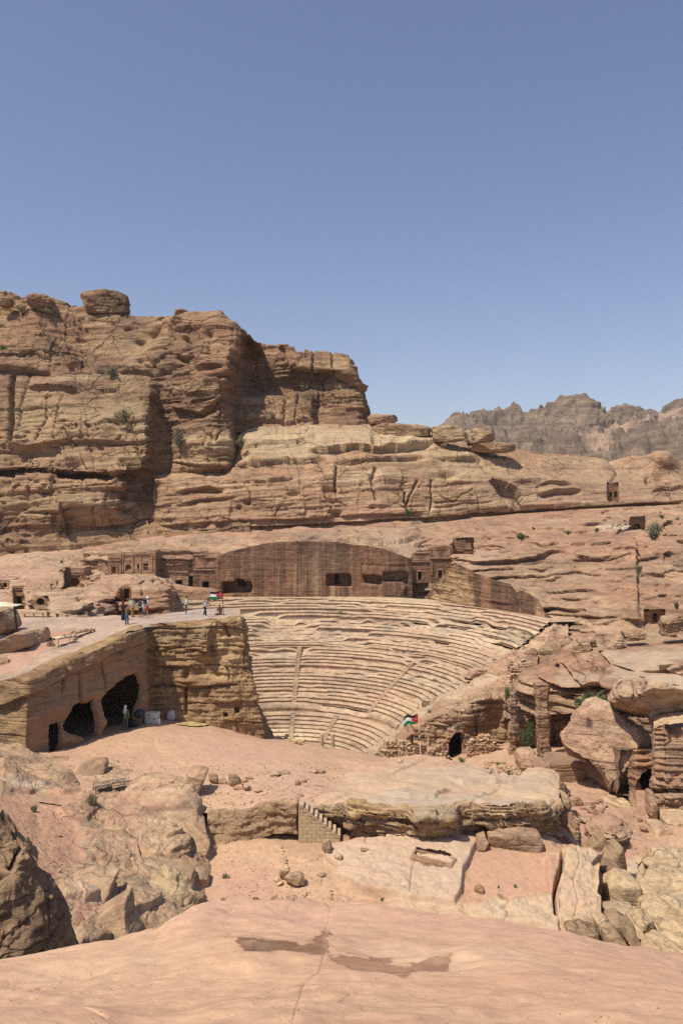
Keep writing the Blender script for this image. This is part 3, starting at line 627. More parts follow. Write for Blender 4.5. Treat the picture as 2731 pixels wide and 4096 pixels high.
bf = [ridge([(950,1790),(1050,1775),(1180,1765),(1250,1745),(1300,1738)], .6, 20, .8, 8), ridge([(1230,1800),(1330,1792),(1420,1782),(1520,1795),(1640,1788),(1740,1770)], 1.2, 16, 2.4, 12),
      ridge([(930,1865),(1000,1856),(1150,1848),(1270,1838),(1330,1850)], 1.0, 14, 1.8, 9), ridge([(1330,1846),(1500,1838),(1660,1826),(1700,1830)], .9, 14, 1.5, 8),
      groove([(1347,1860),(1342,1930),(1340,1960)], 4, 1.8), groove([(1340,1960),(1300,1960),(1310,1985),(1325,2010)], 8, 1.5), groove([(1500,1880),(1485,1920),(1495,1960),(1502,1995)], 6, 1.3), groove([(1670,1920),(1640,1980),(1625,2030)], 4, 1.2), groove([(1620,1970),(1618,2000),(1626,2020)], 4, 1.2),
      groove([(1725,1920),(1728,1990),(1722,2040)], 3.5, .9), bump(1330, 1890, 30, 40, .9), bump(1545, 1900, 40, 30, 1.0), bump(1510, 2020, 34, 16, 1.0), bump(1490, 2030, 14, 8, -1.4), bump(1345, 2055, 20, 12, -2.2), bump(1280, 1835, 26, 10, -2.6),
      bump(955, 2030, 9, 8, -1.4), bump(990, 2010, 12, 8, -1.6), bump(830, 1960, 60, 10, -1.3), bump(1170, 1975, 30, 8, -1.2), bump(1230, 1770, 20, 8, -.5), bump(1500, 1760, 14, 20, -1.5), bump(1555, 1770, 22, 18, .9), bump(1640, 1770, 26, 18, .9), bump(1420, 1810, 40, 16, .8),
      ridge([(700,1975),(760,1960),(840,1945),(900,1965)], .7, 20, 1.8, 14), ridge([(700,2025),(800,2000),(900,1990),(950,1985)], .6, 20, .9, 10), ridge([(640,2105),(900,2085),(1200,2075),(1400,2062),(1700,2050)], .7, 24, 1.2, 8, js=4), ridge([(640,2130),(1000,2108),(1400,2090),(1700,2068),(2000,2044),(2731,2004)], .8, 14, 2.6, 10, jt=3),
      hole([(1955,1925),(1975,1915),(2000,1922),(2040,1930),(2070,1945),(2088,1975),(2092,2000),(2070,2035),(2030,2025),(2005,1990),(1985,1965)], 2.6, 4), ridge([(2150,1975),(2230,1960),(2330,1960)], .8, 16, 2.0, 14), ridge([(2140,1945),(2200,1925),(2290,1940)], .8, 16, 1.2, 10),
      bump(2640, 1865, 60, 36, 3.5), bump(2640, 1912, 30, 10, -2.2), bump(2590, 1920, 10, 12, -2.0), bump(2680, 1930, 16, 10, -2.0), bump(2530, 1850, 40, 14, 1.6),
      bump(1790, 1900, 40, 14, -1.5), bump(1850, 1830, 60, 20, 1.2), bump(1990, 1850, 70, 16, 1.2), bump(2220, 1850, 80, 22, 1.2), bump(2400, 1880, 50, 20, 1.2), groove([(2440,1850),(2470,1890),(2440,1930)], 7, .8), ridge([(1730,1830),(1850,1842),(1930,1850)], .5, 14, 1.0, 8)]
sheet('lower_cliff', A3, px=(620, 3000), step=3.6, sm=(1.5, 1.2), disp=d_cliff(.42, 10, 7, 12, 1.6, pits=.3), mat=M_cliffl, tail0=[(0, 60, -2, 4)], tail1=[(0, 0, -10, 5)], feats=bf, carve=[(2426,2472,1930,2004),(1748,1784,1738,1782)],
      paints=[paint([(950,1720),(1440,1705),(1740,1720),(1720,1800),(1400,1790),(1000,1840)], (.52,.41,.26), .55, 20, 25, 12), paint([(700,2040),(1300,2020),(1700,2000),(1700,2080),(1000,2110),(700,2130)], (.35,.20,.13), .5, 30, 40, 14),
              paint([(1960,1880),(2731,1920),(2731,2010),(2050,2040),(1800,2060)], (.34,.22,.15), .5, 40, 40, 16), paint([(1300,1870),(1480,1860),(1600,1900),(1560,1960),(1320,1950)], (.48,.37,.24), .35, 20, 20, 12), paint([(1480,2000),(1620,2040),(1600,2085),(1380,2095)], (.44,.26,.18), .5, 15, 20, 10)])

# ------------------------------------------------------------------ rock slope between the cliff and the theatre, the hill right of it
WT = [(860,2226),(885,2222),(920,2206),(960,2196),(1000,2188),(1060,2174),(1120,2168),(1200,2165),(1300,2166),(1350,2168),(1420,2180),(1480,2184),(1540,2198),(1600,2220),(1648,2236)]   # top line of the dressed wall
def wt_y(x): return float(np.interp(x, [b[0] for b in WT], [b[1] for b in WT]))
mid = [[(x, base_y(x) - 3, 174.5) for x in (330,560,800,1000,1440,1640)] + [(1780,base_y(1780)+6,184)],
       [(x, base_y(x) + 16, 164) for x in (330,560,800,1000,1440,1640)] + [(1780,base_y(1780)+26,174)],
       [(330,2206,158),(560,2178,156),(700,2160,156),(860,2155,155),(1000,2148,154),(1200,2135,154),(1440,2128,156),(1600,2118,158),(1660,2120,160),(1780,2130,170)],
       [(330,2210,152),(430,2203,147),(560,2194,146),(640,2192,147),(860,2196,146.5),(920,2186,146.5),(1060,2158,147),(1200,2150,147),(1350,2150,148),(1480,2160,148),(1600,2175,149),(1660,2185,152),(1780,2190,166)],
       [(330,2216,147),(395,2212,143.5),(430,2210,141.4),(500,2206,141.4),(560,2203,141.4),(625,2198,141.6),(640,2200,143),(762,2197,143),(860,2222,142.8)] + [(x, y - 2, 142.8) for x, y in WT[1:]] + [(1700,2240,150),(1780,2230,160)],
       [(330,2300,147),(395,2310,143.5),(430,2315,141.5),(560,2315,141.5),(625,2315,141.7),(640,2310,144),(860,2300,144),(1200,2260,144.5),(1640,2330,144.5),(1700,2330,147),(1780,2300,151)]]
sheet('upper_ledge', mid, px=(330, 1780), step=4.0, sm=(1.2, 1.0), disp=lambda p, X, Y: d_smooth(.5, 6, .7, 21, (.06, .05))(p, X, Y) + scarps(p, ((1.2, .45),), 23, (.06, .02), .5, 7), mat=M_hill,
      feats=[hledge([(560,2185),(800,2160),(990,2150),(1200,2140),(1400,2122),(1560,2105),(1780,2090)], .6, 10, .8, 7, jt=3), hledge([(1200,2158),(1350,2135),(1500,2125),(1700,2118)], .5, 10, .7, 7, jt=3)],
      paints=[paint([(560,2150),(1000,2130),(1440,2110),(1440,2120),(1000,2142),(560,2175)], (.42,.26,.19), .6, 6, 8, 6), paint([(1540,2160),(1660,2180),(1700,2215),(1640,2232),(1560,2195)], (.46,.34,.25), .5, 12, 12, 8)])
hill = [[(x, base_y(x) - 2, 174 + max(0, x - 1440) * .0125) for x in (1620,1800,2075,2400,2731,3000)],
        [(1620,2120,163),(1760,2105,165),(1900,2085,166),(2100,2080,168),(2250,2062,170),(2400,2040,174),(2731,2030,180),(3000,2022,180)],
        [(1620,2160,158),(1760,2140,159),(1900,2110,160),(2080,2092,160),(2190,2096,158),(2262,2090,159),(2290,2070,163),(2400,2050,168),(2550,2050,172),(2731,2045,174),(3000,2035,174)],
        [(1620,2250,150),(1760,2210,150),(1830,2200,146),(1960,2170,148),(2090,2140,148),(2180,2102,150),(2250,2100,150),(2400,2095,152),(2500,2120,150),(2600,2110,154),(2731,2110,158),(3000,2100,158)],
        [(1620,2320,146),(1700,2290,146),(1800,2240,140),(1850,2225,138),(1950,2220,137),(2080,2205,136),(2200,2200,136),(2400,2200,136),(2560,2195,137),(2731,2190,140),(3000,2180,140)],
        [(1620,2390,144),(1700,2370,144),(1780,2290,137),(1830,2262,133),(1890,2290,131),(1950,2312,130),(2010,2340,128),(2100,2330,126),(2250,2330,124),(2500,2330,123),(2731,2320,124),(3000,2300,124)],
        [(1620,2420,144),(1700,2418,144),(1780,2400,140),(1830,2400,137),(1950,2395,132),(2040,2400,123),(2075,2366,122.5),(2120,2376,121.5),(2160,2400,120.5),(2190,2450,118),(2250,2470,115),(2400,2450,110),(2550,2450,108),(2731,2440,108),(3000,2430,108)],
        [(1620,2440,145),(1780,2440,142),(1950,2440,136),(2100,2460,123),(2185,2475,118),(2240,2520,115),(2300,2550,105),(2400,2560,101),(2550,2560,98),(2731,2550,97),(3000,2540,97)],
        [(1620,2460,146),(1780,2460,142),(1950,2480,136),(2100,2500,122),(2200,2560,112),(2245,2580,106),(2330,2590,98),(2450,2600,93),(2600,2600,90),(2731,2590,89),(3000,2580,89)],
        [(1620,2560,146),(1900,2560,136),(2080,2600,118),(2150,2640,104),(2250,2640,96),(2420,2660,87),(2600,2660,84),(2731,2650,82),(3000,2650,82)],
        [(1620,2760,140),(1900,2780,126),(2050,2760,102),(2150,2720,92),(2300,2720,88),(2450,2730,82),(2600,2740,79),(2731,2740,78),(3000,2740,78)],
        [(1620,2900,128),(1900,2900,112),(2050,2880,96),(2150,2860,91),(2300,2850,88),(2450,2850,83),(2600,2850,80),(2731,2850,79),(3000,2850,79)]]
hf = [vledge([(2505,2130),(2520,2220),(2530,2330),(2548,2400),(2570,2520)], 2.8, 90, 1, jt=3), vledge([(2640,2180),(2648,2260)], 1.2, 50, 1), groove([(2418,2570),(2425,2640),(2410,2700),(2432,2740)], 7, 2.2), groove([(2310,2595),(2330,2665)], 3, 1.0),
      hledge([(2260,2240),(2350,2235),(2440,2238),(2510,2220)], .5, 20, 1.4, 9), hledge([(2290,2225),(2420,2230),(2500,2222)], .4, 14, 1.0, 7), hledge([(2360,2180),(2500,2178)], .4, 14, 1.0, 7), hledge([(2230,2395),(2310,2402),(2400,2390)], .5, 18, 1.2, 8), hledge([(2180,2455),(2300,2462),(2400,2470),(2500,2468)], .5, 18, 1.4, 8),
      hledge([(2520,2190),(2600,2195),(2640,2185)], .4, 14, .9, 7), hledge([(2520,2245),(2650,2232)], .4, 14, 1.4, 8), hledge([(2200,2315),(2250,2318)], .4, 10, .9, 6), hledge([(2100,2270),(2200,2290)], .4, 10, .8, 6), hledge([(2530,2410),(2650,2380),(2731,2400)], .4, 20, .8, 8), hledge([(2270,2095),(2340,2098),(2420,2096)], .9, 16, 2.0, 10, jt=3),
      hledge([(2560,2290),(2640,2300),(2731,2320)], .5, 30, 1.2, 20), bump(2700, 2340, 40, 16, -2.2), bump(2640, 2340, 20, 10, -1.4), hledge([(2480,2430),(2560,2440)], .3, 10, .6, 6), hledge([(2550,2690),(2650,2680),(2731,2660)], .5, 14, 1.2, 8), hledge([(2440,2655),(2560,2690)], .4, 14, 1.0, 8),
      hledge([(2200,2740),(2300,2755),(2400,2748)], .8, 14, 1.4, 10), hledge([(2230,2772),(2330,2782)], .6, 10, 1.4, 8), bump(2140, 2750, 60, 50, 1.5), hledge([(1990,2150),(2060,2150),(2120,2140)], .6, 14, 1.5, 8), hledge([(1880,2190),(1990,2185),(2040,2200)], .5, 14, 1.6, 8), bump(2120, 2120, 10, 9, -2.0), bump(2085, 2148, 16, 8, -1.8),
      groove([(1840,2250),(1900,2210),(1960,2200)], 7, .9), slab([(2530,2490),(2720,2480),(2731,2530),(2600,2545),(2540,2535)], -1.6, 4, 6), hledge([(2640,2535),(2731,2550)], .6, 30, 1.6, 9)]
sheet('hillside', hill, px=(1620, 3000), step=4.0, vstep=3.4, sm=(1.6, 1.3), disp=lambda p, X, Y: d_smooth(.6, 6.5, .9, 41, (.05, .04), .5)(p, X, Y) + scarps(p, ((2.8, 1.3), (1.1, .6)), 43, (.05, .03), .9, 10), mat=M_hill, feats=hf, hz=.8, carve=[(2512,2578,2068,2118,None,1.6),(2574,2660,2440,2492,None,1.6),(1808,1896,2150,2216,None,.5),(1722,1806,2184,2330,141.8),(1638,1720,2208,2332,143)],
      paints=[paint([(2430,2620),(2731,2600),(2731,2700),(2450,2720)], (.48,.37,.265), .6, 20, 25, 6), paint([(2520,2585),(2590,2580),(2570,2620),(2530,2610)], (.36,.19,.14), .6, 8, 10, 4), paint([(2250,2690),(2420,2700),(2420,2760),(2220,2740)], (.47,.36,.26), .5, 14, 16, 6), paint([(2380,2100),(2560,2100),(2560,2125),(2390,2125)], (.54,.43,.31), .6, 8, 8, 5),
              paint([(1830,2210),(2000,2190),(2010,2260),(1870,2290)], (.43,.30,.22), .5, 14, 18, 6)])
left = [[(-300,2240,170),(0,2218,170),(240,2192,170),(575,2155,172),(700,2150,172)],
        [(-300,2262,150),(0,2248,150),(120,2228,150),(220,2234,150),(300,2250,151),(345,2262,151),(400,2262,151),(500,2225,152),(600,2200,152),(700,2210,148)],
        [(-300,2290,138),(0,2272,138),(120,2240,138),(220,2240,140),(300,2258,142),(345,2275,146),(395,2275,147),(430,2275,150),(600,2260,151),(700,2260,150)],
        [(-300,2330,125),(0,2300,124),(100,2300,124),(180,2300,122),(260,2310,120),(350,2340,124),(400,2310,136),(430,2300,144),(640,2296,146),(700,2300,147)],
        [(-300,2400,110),(0,2340,112),(110,2340,112),(180,2340,112),(260,2350,113),(340,2355,114),(430,2310,126),(520,2300,124),(600,2310,126),(660,2335,132),(700,2345,140)],
        [(-300,2420,104),(0,2400,102),(100,2400,101),(180,2360,104),(260,2365,103),(340,2365,104),(420,2330,110),(520,2312,112),(600,2325,112),(660,2340,114),(700,2370,130)],
        [(-300,2440,95),(0,2425,94),(120,2425,93),(240,2410,92),(360,2400,95),(460,2366,97),(500,2362,96),(570,2355,96),(680,2352,97),(700,2400,108)],
        [(-300,2460,88),(0,2440,86),(120,2438,85),(240,2430,84),(360,2420,87),(380,2425,89),(450,2400,95.5),(500,2395,95),(570,2390,95),(680,2390,96),(700,2430,106)],
        [(-300,2470,80),(0,2458,78),(120,2456,78),(240,2456,78),(360,2462,84),(400,2462,88),(460,2462,94.5),(690,2458,95),(700,2462,104)],
        [(-300,2520,76),(0,2500,74),(240,2500,74),(400,2500,80),(690,2500,90),(700,2500,100)]]
lf = [hledge([(-100,2312),(0,2312),(80,2308),(110,2300)], .8, 18, 1.6, 10), vledge([(115,2302),(118,2330),(112,2350)], 1.2, 30, 1), hledge([(110,2395),(150,2388),(190,2398)], .6, 14, 1.2, 10), groove([(240,2330),(250,2350),(262,2358)], 8, 1.0),
      hledge([(340,2330),(380,2318),(430,2310)], .6, 12, 1.0, 8), hledge([(320,2390),(400,2375),(470,2368)], .7, 16, 1.0, 8), hledge([(150,2440),(220,2428),(300,2410),(360,2380)], .5, 10, .8, 6), groove([(455,2320),(440,2350),(450,2365)], 4, .8), groove([(560,2335),(580,2325),(620,2330)], 4, .6), groove([(572,2350),(570,2380)], 4, .6),
      vledge([(370,2405),(368,2460)], 1.2, 40, -1), bump(330, 2440, 26, 16, .9), groove([(345,2420),(362,2455)], 10, 1.2)]
sheet('tomb_outcrop', left, px=(-420, 700), step=4.0, sm=(1.6, 1.2), disp=lambda p, X, Y: d_smooth(.55, 5, .7, 51, (.06, .06), .2)(p, X, Y) + scarps(p, ((1.5, .55), (.6, .2)), 53, (.06, .0), .6, 6), mat=M_pale, feats=lf, ground=True, hz=.6, carve=[(258,338,2270,2350,None,-2.2),(52,104,2344,2436,None,-1.0),(2,42,2318,2358,None,-1.0),(122,200,2386,2440,None,-.8),(484,530,2346,2404)],
      paints=[paint([(460,2362),(690,2355),(690,2470),(470,2470)], (.30,.17,.105), .85, 8, 10, 6), paint([(370,2408),(460,2380),(460,2462),(372,2462)], (.34,.20,.13), .6, 8, 8, 6), paint([(340,2190),(400,2180),(400,2270),(340,2262)], (.33,.19,.12), .6, 10, 8, 6)])

# ------------------------------------------------------------------ terrace with the caves
EDGE = [(-560,2840,55.5),(0,2772,52.0),(112,2722,51.2),(200,2676,53.2),(270,2642,54.8),(335,2620,56.2),(460,2558,58.8),(520,2535,60.2),(585,2512,62.6),(600,2506,64.2),(720,2498,64.0),(850,2488,63.7),(905,2486,63.5),(958,2476,63.4)]
top = [[(-160,2480,80),(0,2474,76),(60,2472,74),(270,2468,74),(460,2464,74),(640,2460,75),(700,2447,76),(830,2434,77),(900,2430,78),(958,2432,77)],
       [(-160,2540,68),(0,2520,67),(270,2500,69),(460,2490,70),(640,2478,70.5),(830,2458,71.5),(958,2448,71)],
       [(-160,2660,57),(0,2620,57),(200,2560,60.5),(335,2540,62),(460,2515,64),(585,2495,66),(720,2485,66.5),(850,2475,66.6),(958,2464,66.4)], EDGE]
sheet('terrace', top, px=(-560, 958), step=4.0, sm=(1.2, .6), disp=d_smooth(.16, 4, .3, 61, (.02, -.09), .25), mat=M_terrtop, ground=True,
      feats=[hledge([(140,2700),(260,2650),(330,2635),(460,2590)], .10, 14, .12, 6), hledge([(0,2700),(120,2672),(200,2662)], .08, 10, .1, 5), bump(520, 2540, 20, 8, .25), bump(330, 2625, 30, 8, .2)],
      paints=[paint([(0,2620),(120,2560),(220,2525),(300,2530),(160,2610),(60,2690),(0,2700)], (.46,.26,.18), .7, 10, 16, 4), paint([(640,2470),(900,2440),(950,2455),(850,2480),(560,2510)], (.33,.28,.25), .7, 10, 16, 4), paint([(180,2540),(330,2520),(320,2545),(200,2560)], (.43,.22,.16), .7, 6, 10, 4),
              paint([(300,2500),(600,2480),(560,2510),(430,2560),(340,2570)], (.45,.325,.25), .5, 12, 16, 4)])
bot = [(-560,2960,54.5),(0,2960,51.2),(104,3004,50.4),(194,3012,52.2),(268,2975,53.5),(323,2955,54.6),(396,2930,56.3),(496,2898,58.8),(580,2876,61.6),(618,2868,63.6),(720,2872,63.4),(850,2886,63.0),(940,2905,62.9),(1062,2945,63.2)]
top_w = [(x, y + 2, d) for x, y, d in EDGE]
def midrow(t, bulge): return [(a[0] + (b[0] - a[0]) * t, a[1] + (b[1] - a[1]) * t, a[2] + (b[2] - a[2]) * t + bl) for a, b, bl in zip(top_w, bot, bulge)]
wall = [top_w + [(972,2480,66),(975,2485,78)], midrow(.06, [0]*14) + [(976,2510,66),(980,2512,80)], midrow(.3, [0,0,0,0,0,.1,.2,.2,.1,0,.2,.3,.2,.1]) + [(990,2610,66),(996,2615,80)], midrow(.65, [0]*14) + [(1004,2740,66),(1010,2745,80)],
        midrow(.86, [0]*14) + [(1015,2800,66),(1020,2805,80)], bot + [(1090,2960,66),(1100,2960,80)]]
cave1 = [(196,2900),(242,2886),(246,2915),(243,2943),(238,3020),(208,3020)]
cave2 = [(258,2901),(268,2880),(280,2859),(300,2833),(323,2813),(350,2822),(366,2808),(374,2812),(376,2850),(380,2887),(384,2932),(360,2948),(325,2940),(309,2932),(281,2929),(263,2915)]
cave3 = [(410,2816),(414,2795),(430,2772),(470,2739),(544,2697),(556,2712),(563,2745),(565,2781),(558,2816),(548,2845),(540,2890),(491,2910),(449,2935),(414,2935)]
_grow = lambda poly, f, g_: [(sum(q[0] for q in poly) / len(poly) + (x - sum(q[0] for q in poly) / len(poly)) * f, sum(q[1] for q in poly) / len(poly) + (y - sum(q[1] for q in poly) / len(poly)) * g_) for x, y in poly]
cave2 = _grow(cave2, 1.10, 1.16); cave3 = _grow(cave3, 1.06, 1.08)
wf = [hole(cave1, .3), hole(cave2, .35), hole(cave3, .35), hledge([(190,2880),(240,2862),(300,2815),(420,2765),(470,2735),(550,2695)], .22, 40, 0, 10, jt=8, js=2, taper=150), hledge([(-150,2850),(0,2830),(60,2812),(118,2772),(200,2735),(270,2700),(335,2672),(460,2606),(520,2585),(592,2556)], .42, 140, .12, 12, jt=9, js=2.5, taper=20), groove([(255,2650),(262,2700),(250,2760)], 6, .3), bump(150, 2860, 40, 60, .3), bump(225, 2830, 36, 30, .25), bump(400, 2890, 14, 30, .5), bump(352, 2930, 22, 16, .9), bump(392, 2850, 10, 12, .35), bump(285, 2962, 40, 22, .6),
      groove([(415,2650),(420,2700),(425,2760)], 5, .35), groove([(322,2690),(325,2740),(322,2800)], 5, .35), hledge([(430,2640),(480,2625),(520,2600)], .5, 16, .2, 8, jt=3), vledge([(850,2490),(846,2540),(840,2580),(846,2640)], .9, 60, 1, jt=3), groove([(900,2500),(905,2530),(915,2545)], 6, .6), bump(800, 2690, 40, 16, -.6), bump(742, 2700, 12, 26, -.55), bump(870, 2700, 22, 12, -.45),
      hledge([(720,2755),(800,2748),(870,2738),(960,2735)], .35, 14, .4, 8, jt=3), groove([(738,2750),(740,2860)], 5, .7), bump(750, 2725, 24, 8, .6), hole([(938,2832),(958,2830),(960,2852),(940,2854)], .9), hole([(892,2850),(912,2852),(912,2868),(894,2868)], .7), bump(820, 2785, 10, 8, -.4), hledge([(620,2600),(720,2590),(840,2600),(930,2595)], .2, 20, .25, 7, jt=4), hledge([(620,2660),(720,2668),(800,2662)], .2, 16, .25, 7, jt=4), hledge([(870,2560),(915,2558),(950,2556)], .3, 14, .3, 6, jt=2)]
def d_terr(p, X, Y):
    o1, g1 = blocks(p, 3.4, 1.5, 66, dip=(.03, 0), gw=.05, hdir=(1, .9)); o2, g2 = blocks(p, 1.3, .36, 69, dip=(.03, 0), gw=.10, hdir=(1, .9))
    k = .3 + .7 * sstep(560, 640, X)
    return (.26 + .04 * sstep(560, 640, X)) * fbm(p, 2.6, 4, 63) + k * (.30 * (o1 - .5) - .22 * g1 + .14 * (o2 - .5) - .09 * g2 + .12 * strata(p, .5, 64, (.03, 0)) + .07 * strata(p, .16, 65, (.03, 0)) + .10 * fbm(p, .5, 4, 68))
wall = [[c for c in r] for r in wall]
sheet('terrace_cliff', wall, index=True, step=3.2, cut=[cave1, cave2, cave3], sm=(.5, .8), disp=d_terr, feats=wf, mat=M_terr, tail0=[(-.4, .2, .12, 2), (-1.0, .5, .12, 3), (-1.8, 1.0, -.2, 3)], tail1=[(0, 0, -2.0, 3)], tailn=.22,
      paints=[paint([(118,2720),(340,2640),(590,2525),(600,2860),(200,3010),(110,3000)], (.33,.205,.125), .7, 14, 16, 3), paint([(860,2570),(950,2550),(965,2700),(870,2720)], (.45,.31,.17), .6, 10, 12, 3), paint([(610,2520),(850,2500),(850,2560),(610,2580)], (.24,.18,.11), .5, 10, 14, 3), paint([(860,2560),(940,2540),(950,2580),(870,2590)], (.48,.35,.21), .4, 8, 10, 3)])

def chamber(name, corners, z0, z1, mat, n=14, amp=.25, seed=0):
    """rock chamber behind an opening: plan quad (front left, front right, back right, back left), floor, ceiling"""
    c = [Vector((x, y, 0)) for x, y in corners]; bm = bmesh.new()
    bmesh.ops.create_cube(bm, size=1.0); bmesh.ops.delete(bm, geom=[f for f in bm.faces if f.normal.y < -.5], context='FACES')
    bmesh.ops.subdivide_edges(bm, edges=bm.edges[:], cuts=n, use_grid_fill=True)
    for v in bm.verts:
        u, t, h = v.co.x + .5, v.co.y + .5, v.co.z + .5
        q = (c[0].lerp(c[1], u)).lerp(c[3].lerp(c[2], u), t); v.co = (q.x, q.y, z0 + (z1 - z0) * h)
    P_ = np.array([v.co[:] for v in bm.verts]); d = amp * np.stack([fbm(P_, 1.4, 3, seed + k) for k in range(3)], -1)
    for v, e in zip(bm.verts, d): v.co += Vector(e)
    bmesh.ops.reverse_faces(bm, faces=bm.faces[:]); me = bpy.data.meshes.new(name); bm.to_mesh(me); bm.free()
    for p_ in me.polygons: p_.use_smooth = True
    o = obj(name, me, mat); o['kind'] = 'structure'; return o
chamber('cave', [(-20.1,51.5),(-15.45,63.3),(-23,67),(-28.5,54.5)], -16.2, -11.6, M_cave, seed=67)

# ------------------------------------------------------------------ yard, lower court, left slope, path
yard = [[(-60,2990,49),(60,3000,49.5),(108,3012,50.4),(203,3008,52.5),(300,2965,56),(400,2920,59),(600,2862,64.5),(850,2876,66),(960,2900,68),(1060,2936,69),(1150,2952,67),(1300,2986,65.5),(1460,3012,64.5),(1551,3030,63),(1679,3020,63),(1794,3034,62),(1866,3048,60.5),(1946,3066,58.5),(1985,3092,56),(2080,3100,55),(2116,3070,55.5),(2196,3080,54.5),(2235,3100,54)],
        [(-60,3020,46.5),(108,3030,48.6),(300,3000,52),(600,2930,57),(850,2940,58.6),(1060,2970,59.6),(1300,3020,57),(1551,3060,55.4),(1800,3070,54.2),(2000,3118,50),(2196,3130,49),(2235,3150,48.5)],
        [(-60,3080,43),(108,3080,45),(300,3070,47),(600,3040,49.5),(850,3050,49.6),(1060,3080,48.4),(1300,3100,47.2),(1551,3130,45),(1800,3135,44.4),(2000,3165,42.6),(2196,3175,42.4),(2235,3190,42.4)],
        [(-60,3140,40),(108,3140,41.6),(300,3140,43),(600,3130,44),(850,3150,43),(1060,3160,42),(1300,3170,41.2),(1551,3185,40.2),(1800,3190,39.8),(2000,3195,39.8),(2196,3200,39.8),(2235,3220,40)],
        [(-60,3190,37),(108,3200,38),(300,3230,38.6),(600,3240,39.4),(830,3250,39.2),(900,3244,39.2),(963,3244,39.1),(1096,3209,39.0),(1190,3217,38.6),(1202,3219,39.7),(1272,3230,39.6),(1376,3226,39.4),(1405,3211,38.6),(1500,3222,38.2),(1638,3231,37.8),(1660,3244,37.3),(1812,3236,37.4),(1830,3222,38),(1879,3213,38.2),(2000,3222,37.9),(2160,3224,38.0),(2200,3235,38.6),(2235,3260,39.6)]]
def d_yard(p, X, Y):
    rockm = sstep(1250, 1420, X) * sstep(3020, 3080, Y) + .8 * sstep(1700, 1800, X) * sstep(3010, 3040, Y); rockm = np.clip(rockm, 0, 1)
    return d_ground(1.1, 71)(p, X, Y) + rockm * (.22 * fbm(p, 2.8, 4, 72) + .20 * strata(p, .4, 73, (-.02, -.06), 12) + .08 * strata(p, .14, 74, (-.02, -.06), 12))
yf = [hledge([(1540,3110),(1600,3078),(1680,3046),(1720,3036)], .15, 12, .12, 5, jt=2), hledge([(1780,3112),(1850,3130),(1960,3136),(2090,3140)], .18, 14, .2, 6, jt=3), hledge([(1500,3180),(1640,3194),(1740,3190),(1770,3170),(1820,3140)], .18, 14, .2, 6, jt=3), hledge([(1940,3140),(2060,3130),(2196,3140)], .25, 16, .2, 8, jt=3), hledge([(1880,3205),(2000,3160),(2180,3175)], .12, 10, .12, 6, jt=3), hledge([(1270,3228),(1340,3200),(1400,3170)], .12, 12, .12, 5, jt=3)]
sheet('yard', yard, px=(-60, 2235), step=4.0, sm=(1.4, 1.0), disp=d_yard, feats=yf, mat=M_ground, ground=True,
      paints=[paint([(1240,3225),(1340,3150),(1400,3100),(1560,3060),(1700,3030),(1900,3055),(2235,3090),(2235,3260),(1240,3260)], (.50,.355,.235), .8, 25, 40, 3), paint([(1700,3080),(1900,3060),(2200,3120),(2190,3160),(1900,3140),(1600,3110)], (.42,.33,.25), .5, 14, 30, 2.5), paint([(1420,3190),(1700,3170),(2000,3200),(2180,3205),(2170,3235),(1420,3240)], (.36,.31,.255), .55, 10, 26, 2),
              paint([(1760,3160),(1900,3150),(1880,3190),(1780,3190)], (.45,.27,.20), .6, 10, 16, 2), paint([(1960,3165),(2180,3170),(2180,3195),(2020,3195)], (.56,.41,.26), .6, 8, 12, 2), paint([(600,2900),(1000,2930),(1250,3010),(1200,3100),(800,3050),(560,2960)], (.53,.335,.235), .6, 60, 60, 6), paint([(420,3060),(900,3080),(1250,3100),(1300,3180),(1000,3220),(800,3200)], (.51,.34,.245), .45, 40, 60, 4)])
lip = [(x, y, d) for x, y, d in yard[-1] if x >= 830]
lb = [(830,3380,38.0),(900,3385,38.2),(963,3390,38.4),(1096,3330,38.8),(1190,3335,38.5),(1202,3332,39.6),(1272,3332,39.5),(1376,3345,39.2),(1405,3362,38.2),(1500,3342,37.9),(1638,3362,37.2),(1660,3366,36.9),(1812,3372,36.9),(1830,3372,37),(1879,3350,37.6),(2000,3336,38.0),(2160,3336,38.0),(2200,3340,38.5),(2235,3345,39.6)]
lm = lambda t, off: [(a[0], a[1] + (b[1] - a[1]) * t, a[2] + (b[2] - a[2]) * t + (off if a[0] > 1195 else off * .3)) for a, b in zip(lip, lb)]
def d_ledge(p, X, Y):
    o1, g1 = blocks(p, 1.7, .55, 81, dip=(0, 0), gw=.05, hdir=(1, .9)); o2, g2 = blocks(p, .8, .15, 84, dip=(0, 0), gw=.12, hdir=(1, .9))
    k = sstep(1180, 1300, X)
    return (.14 + .18 * (1 - k)) * fbm(p, 1.2, 5, 82, .6) + (.12 + 1.3 * k) * (.22 * (o1 - .5) - .16 * g1 + .14 * (o2 - .5) - .08 * g2 + .12 * strata(p, .12, 83, (0, 0), 16))
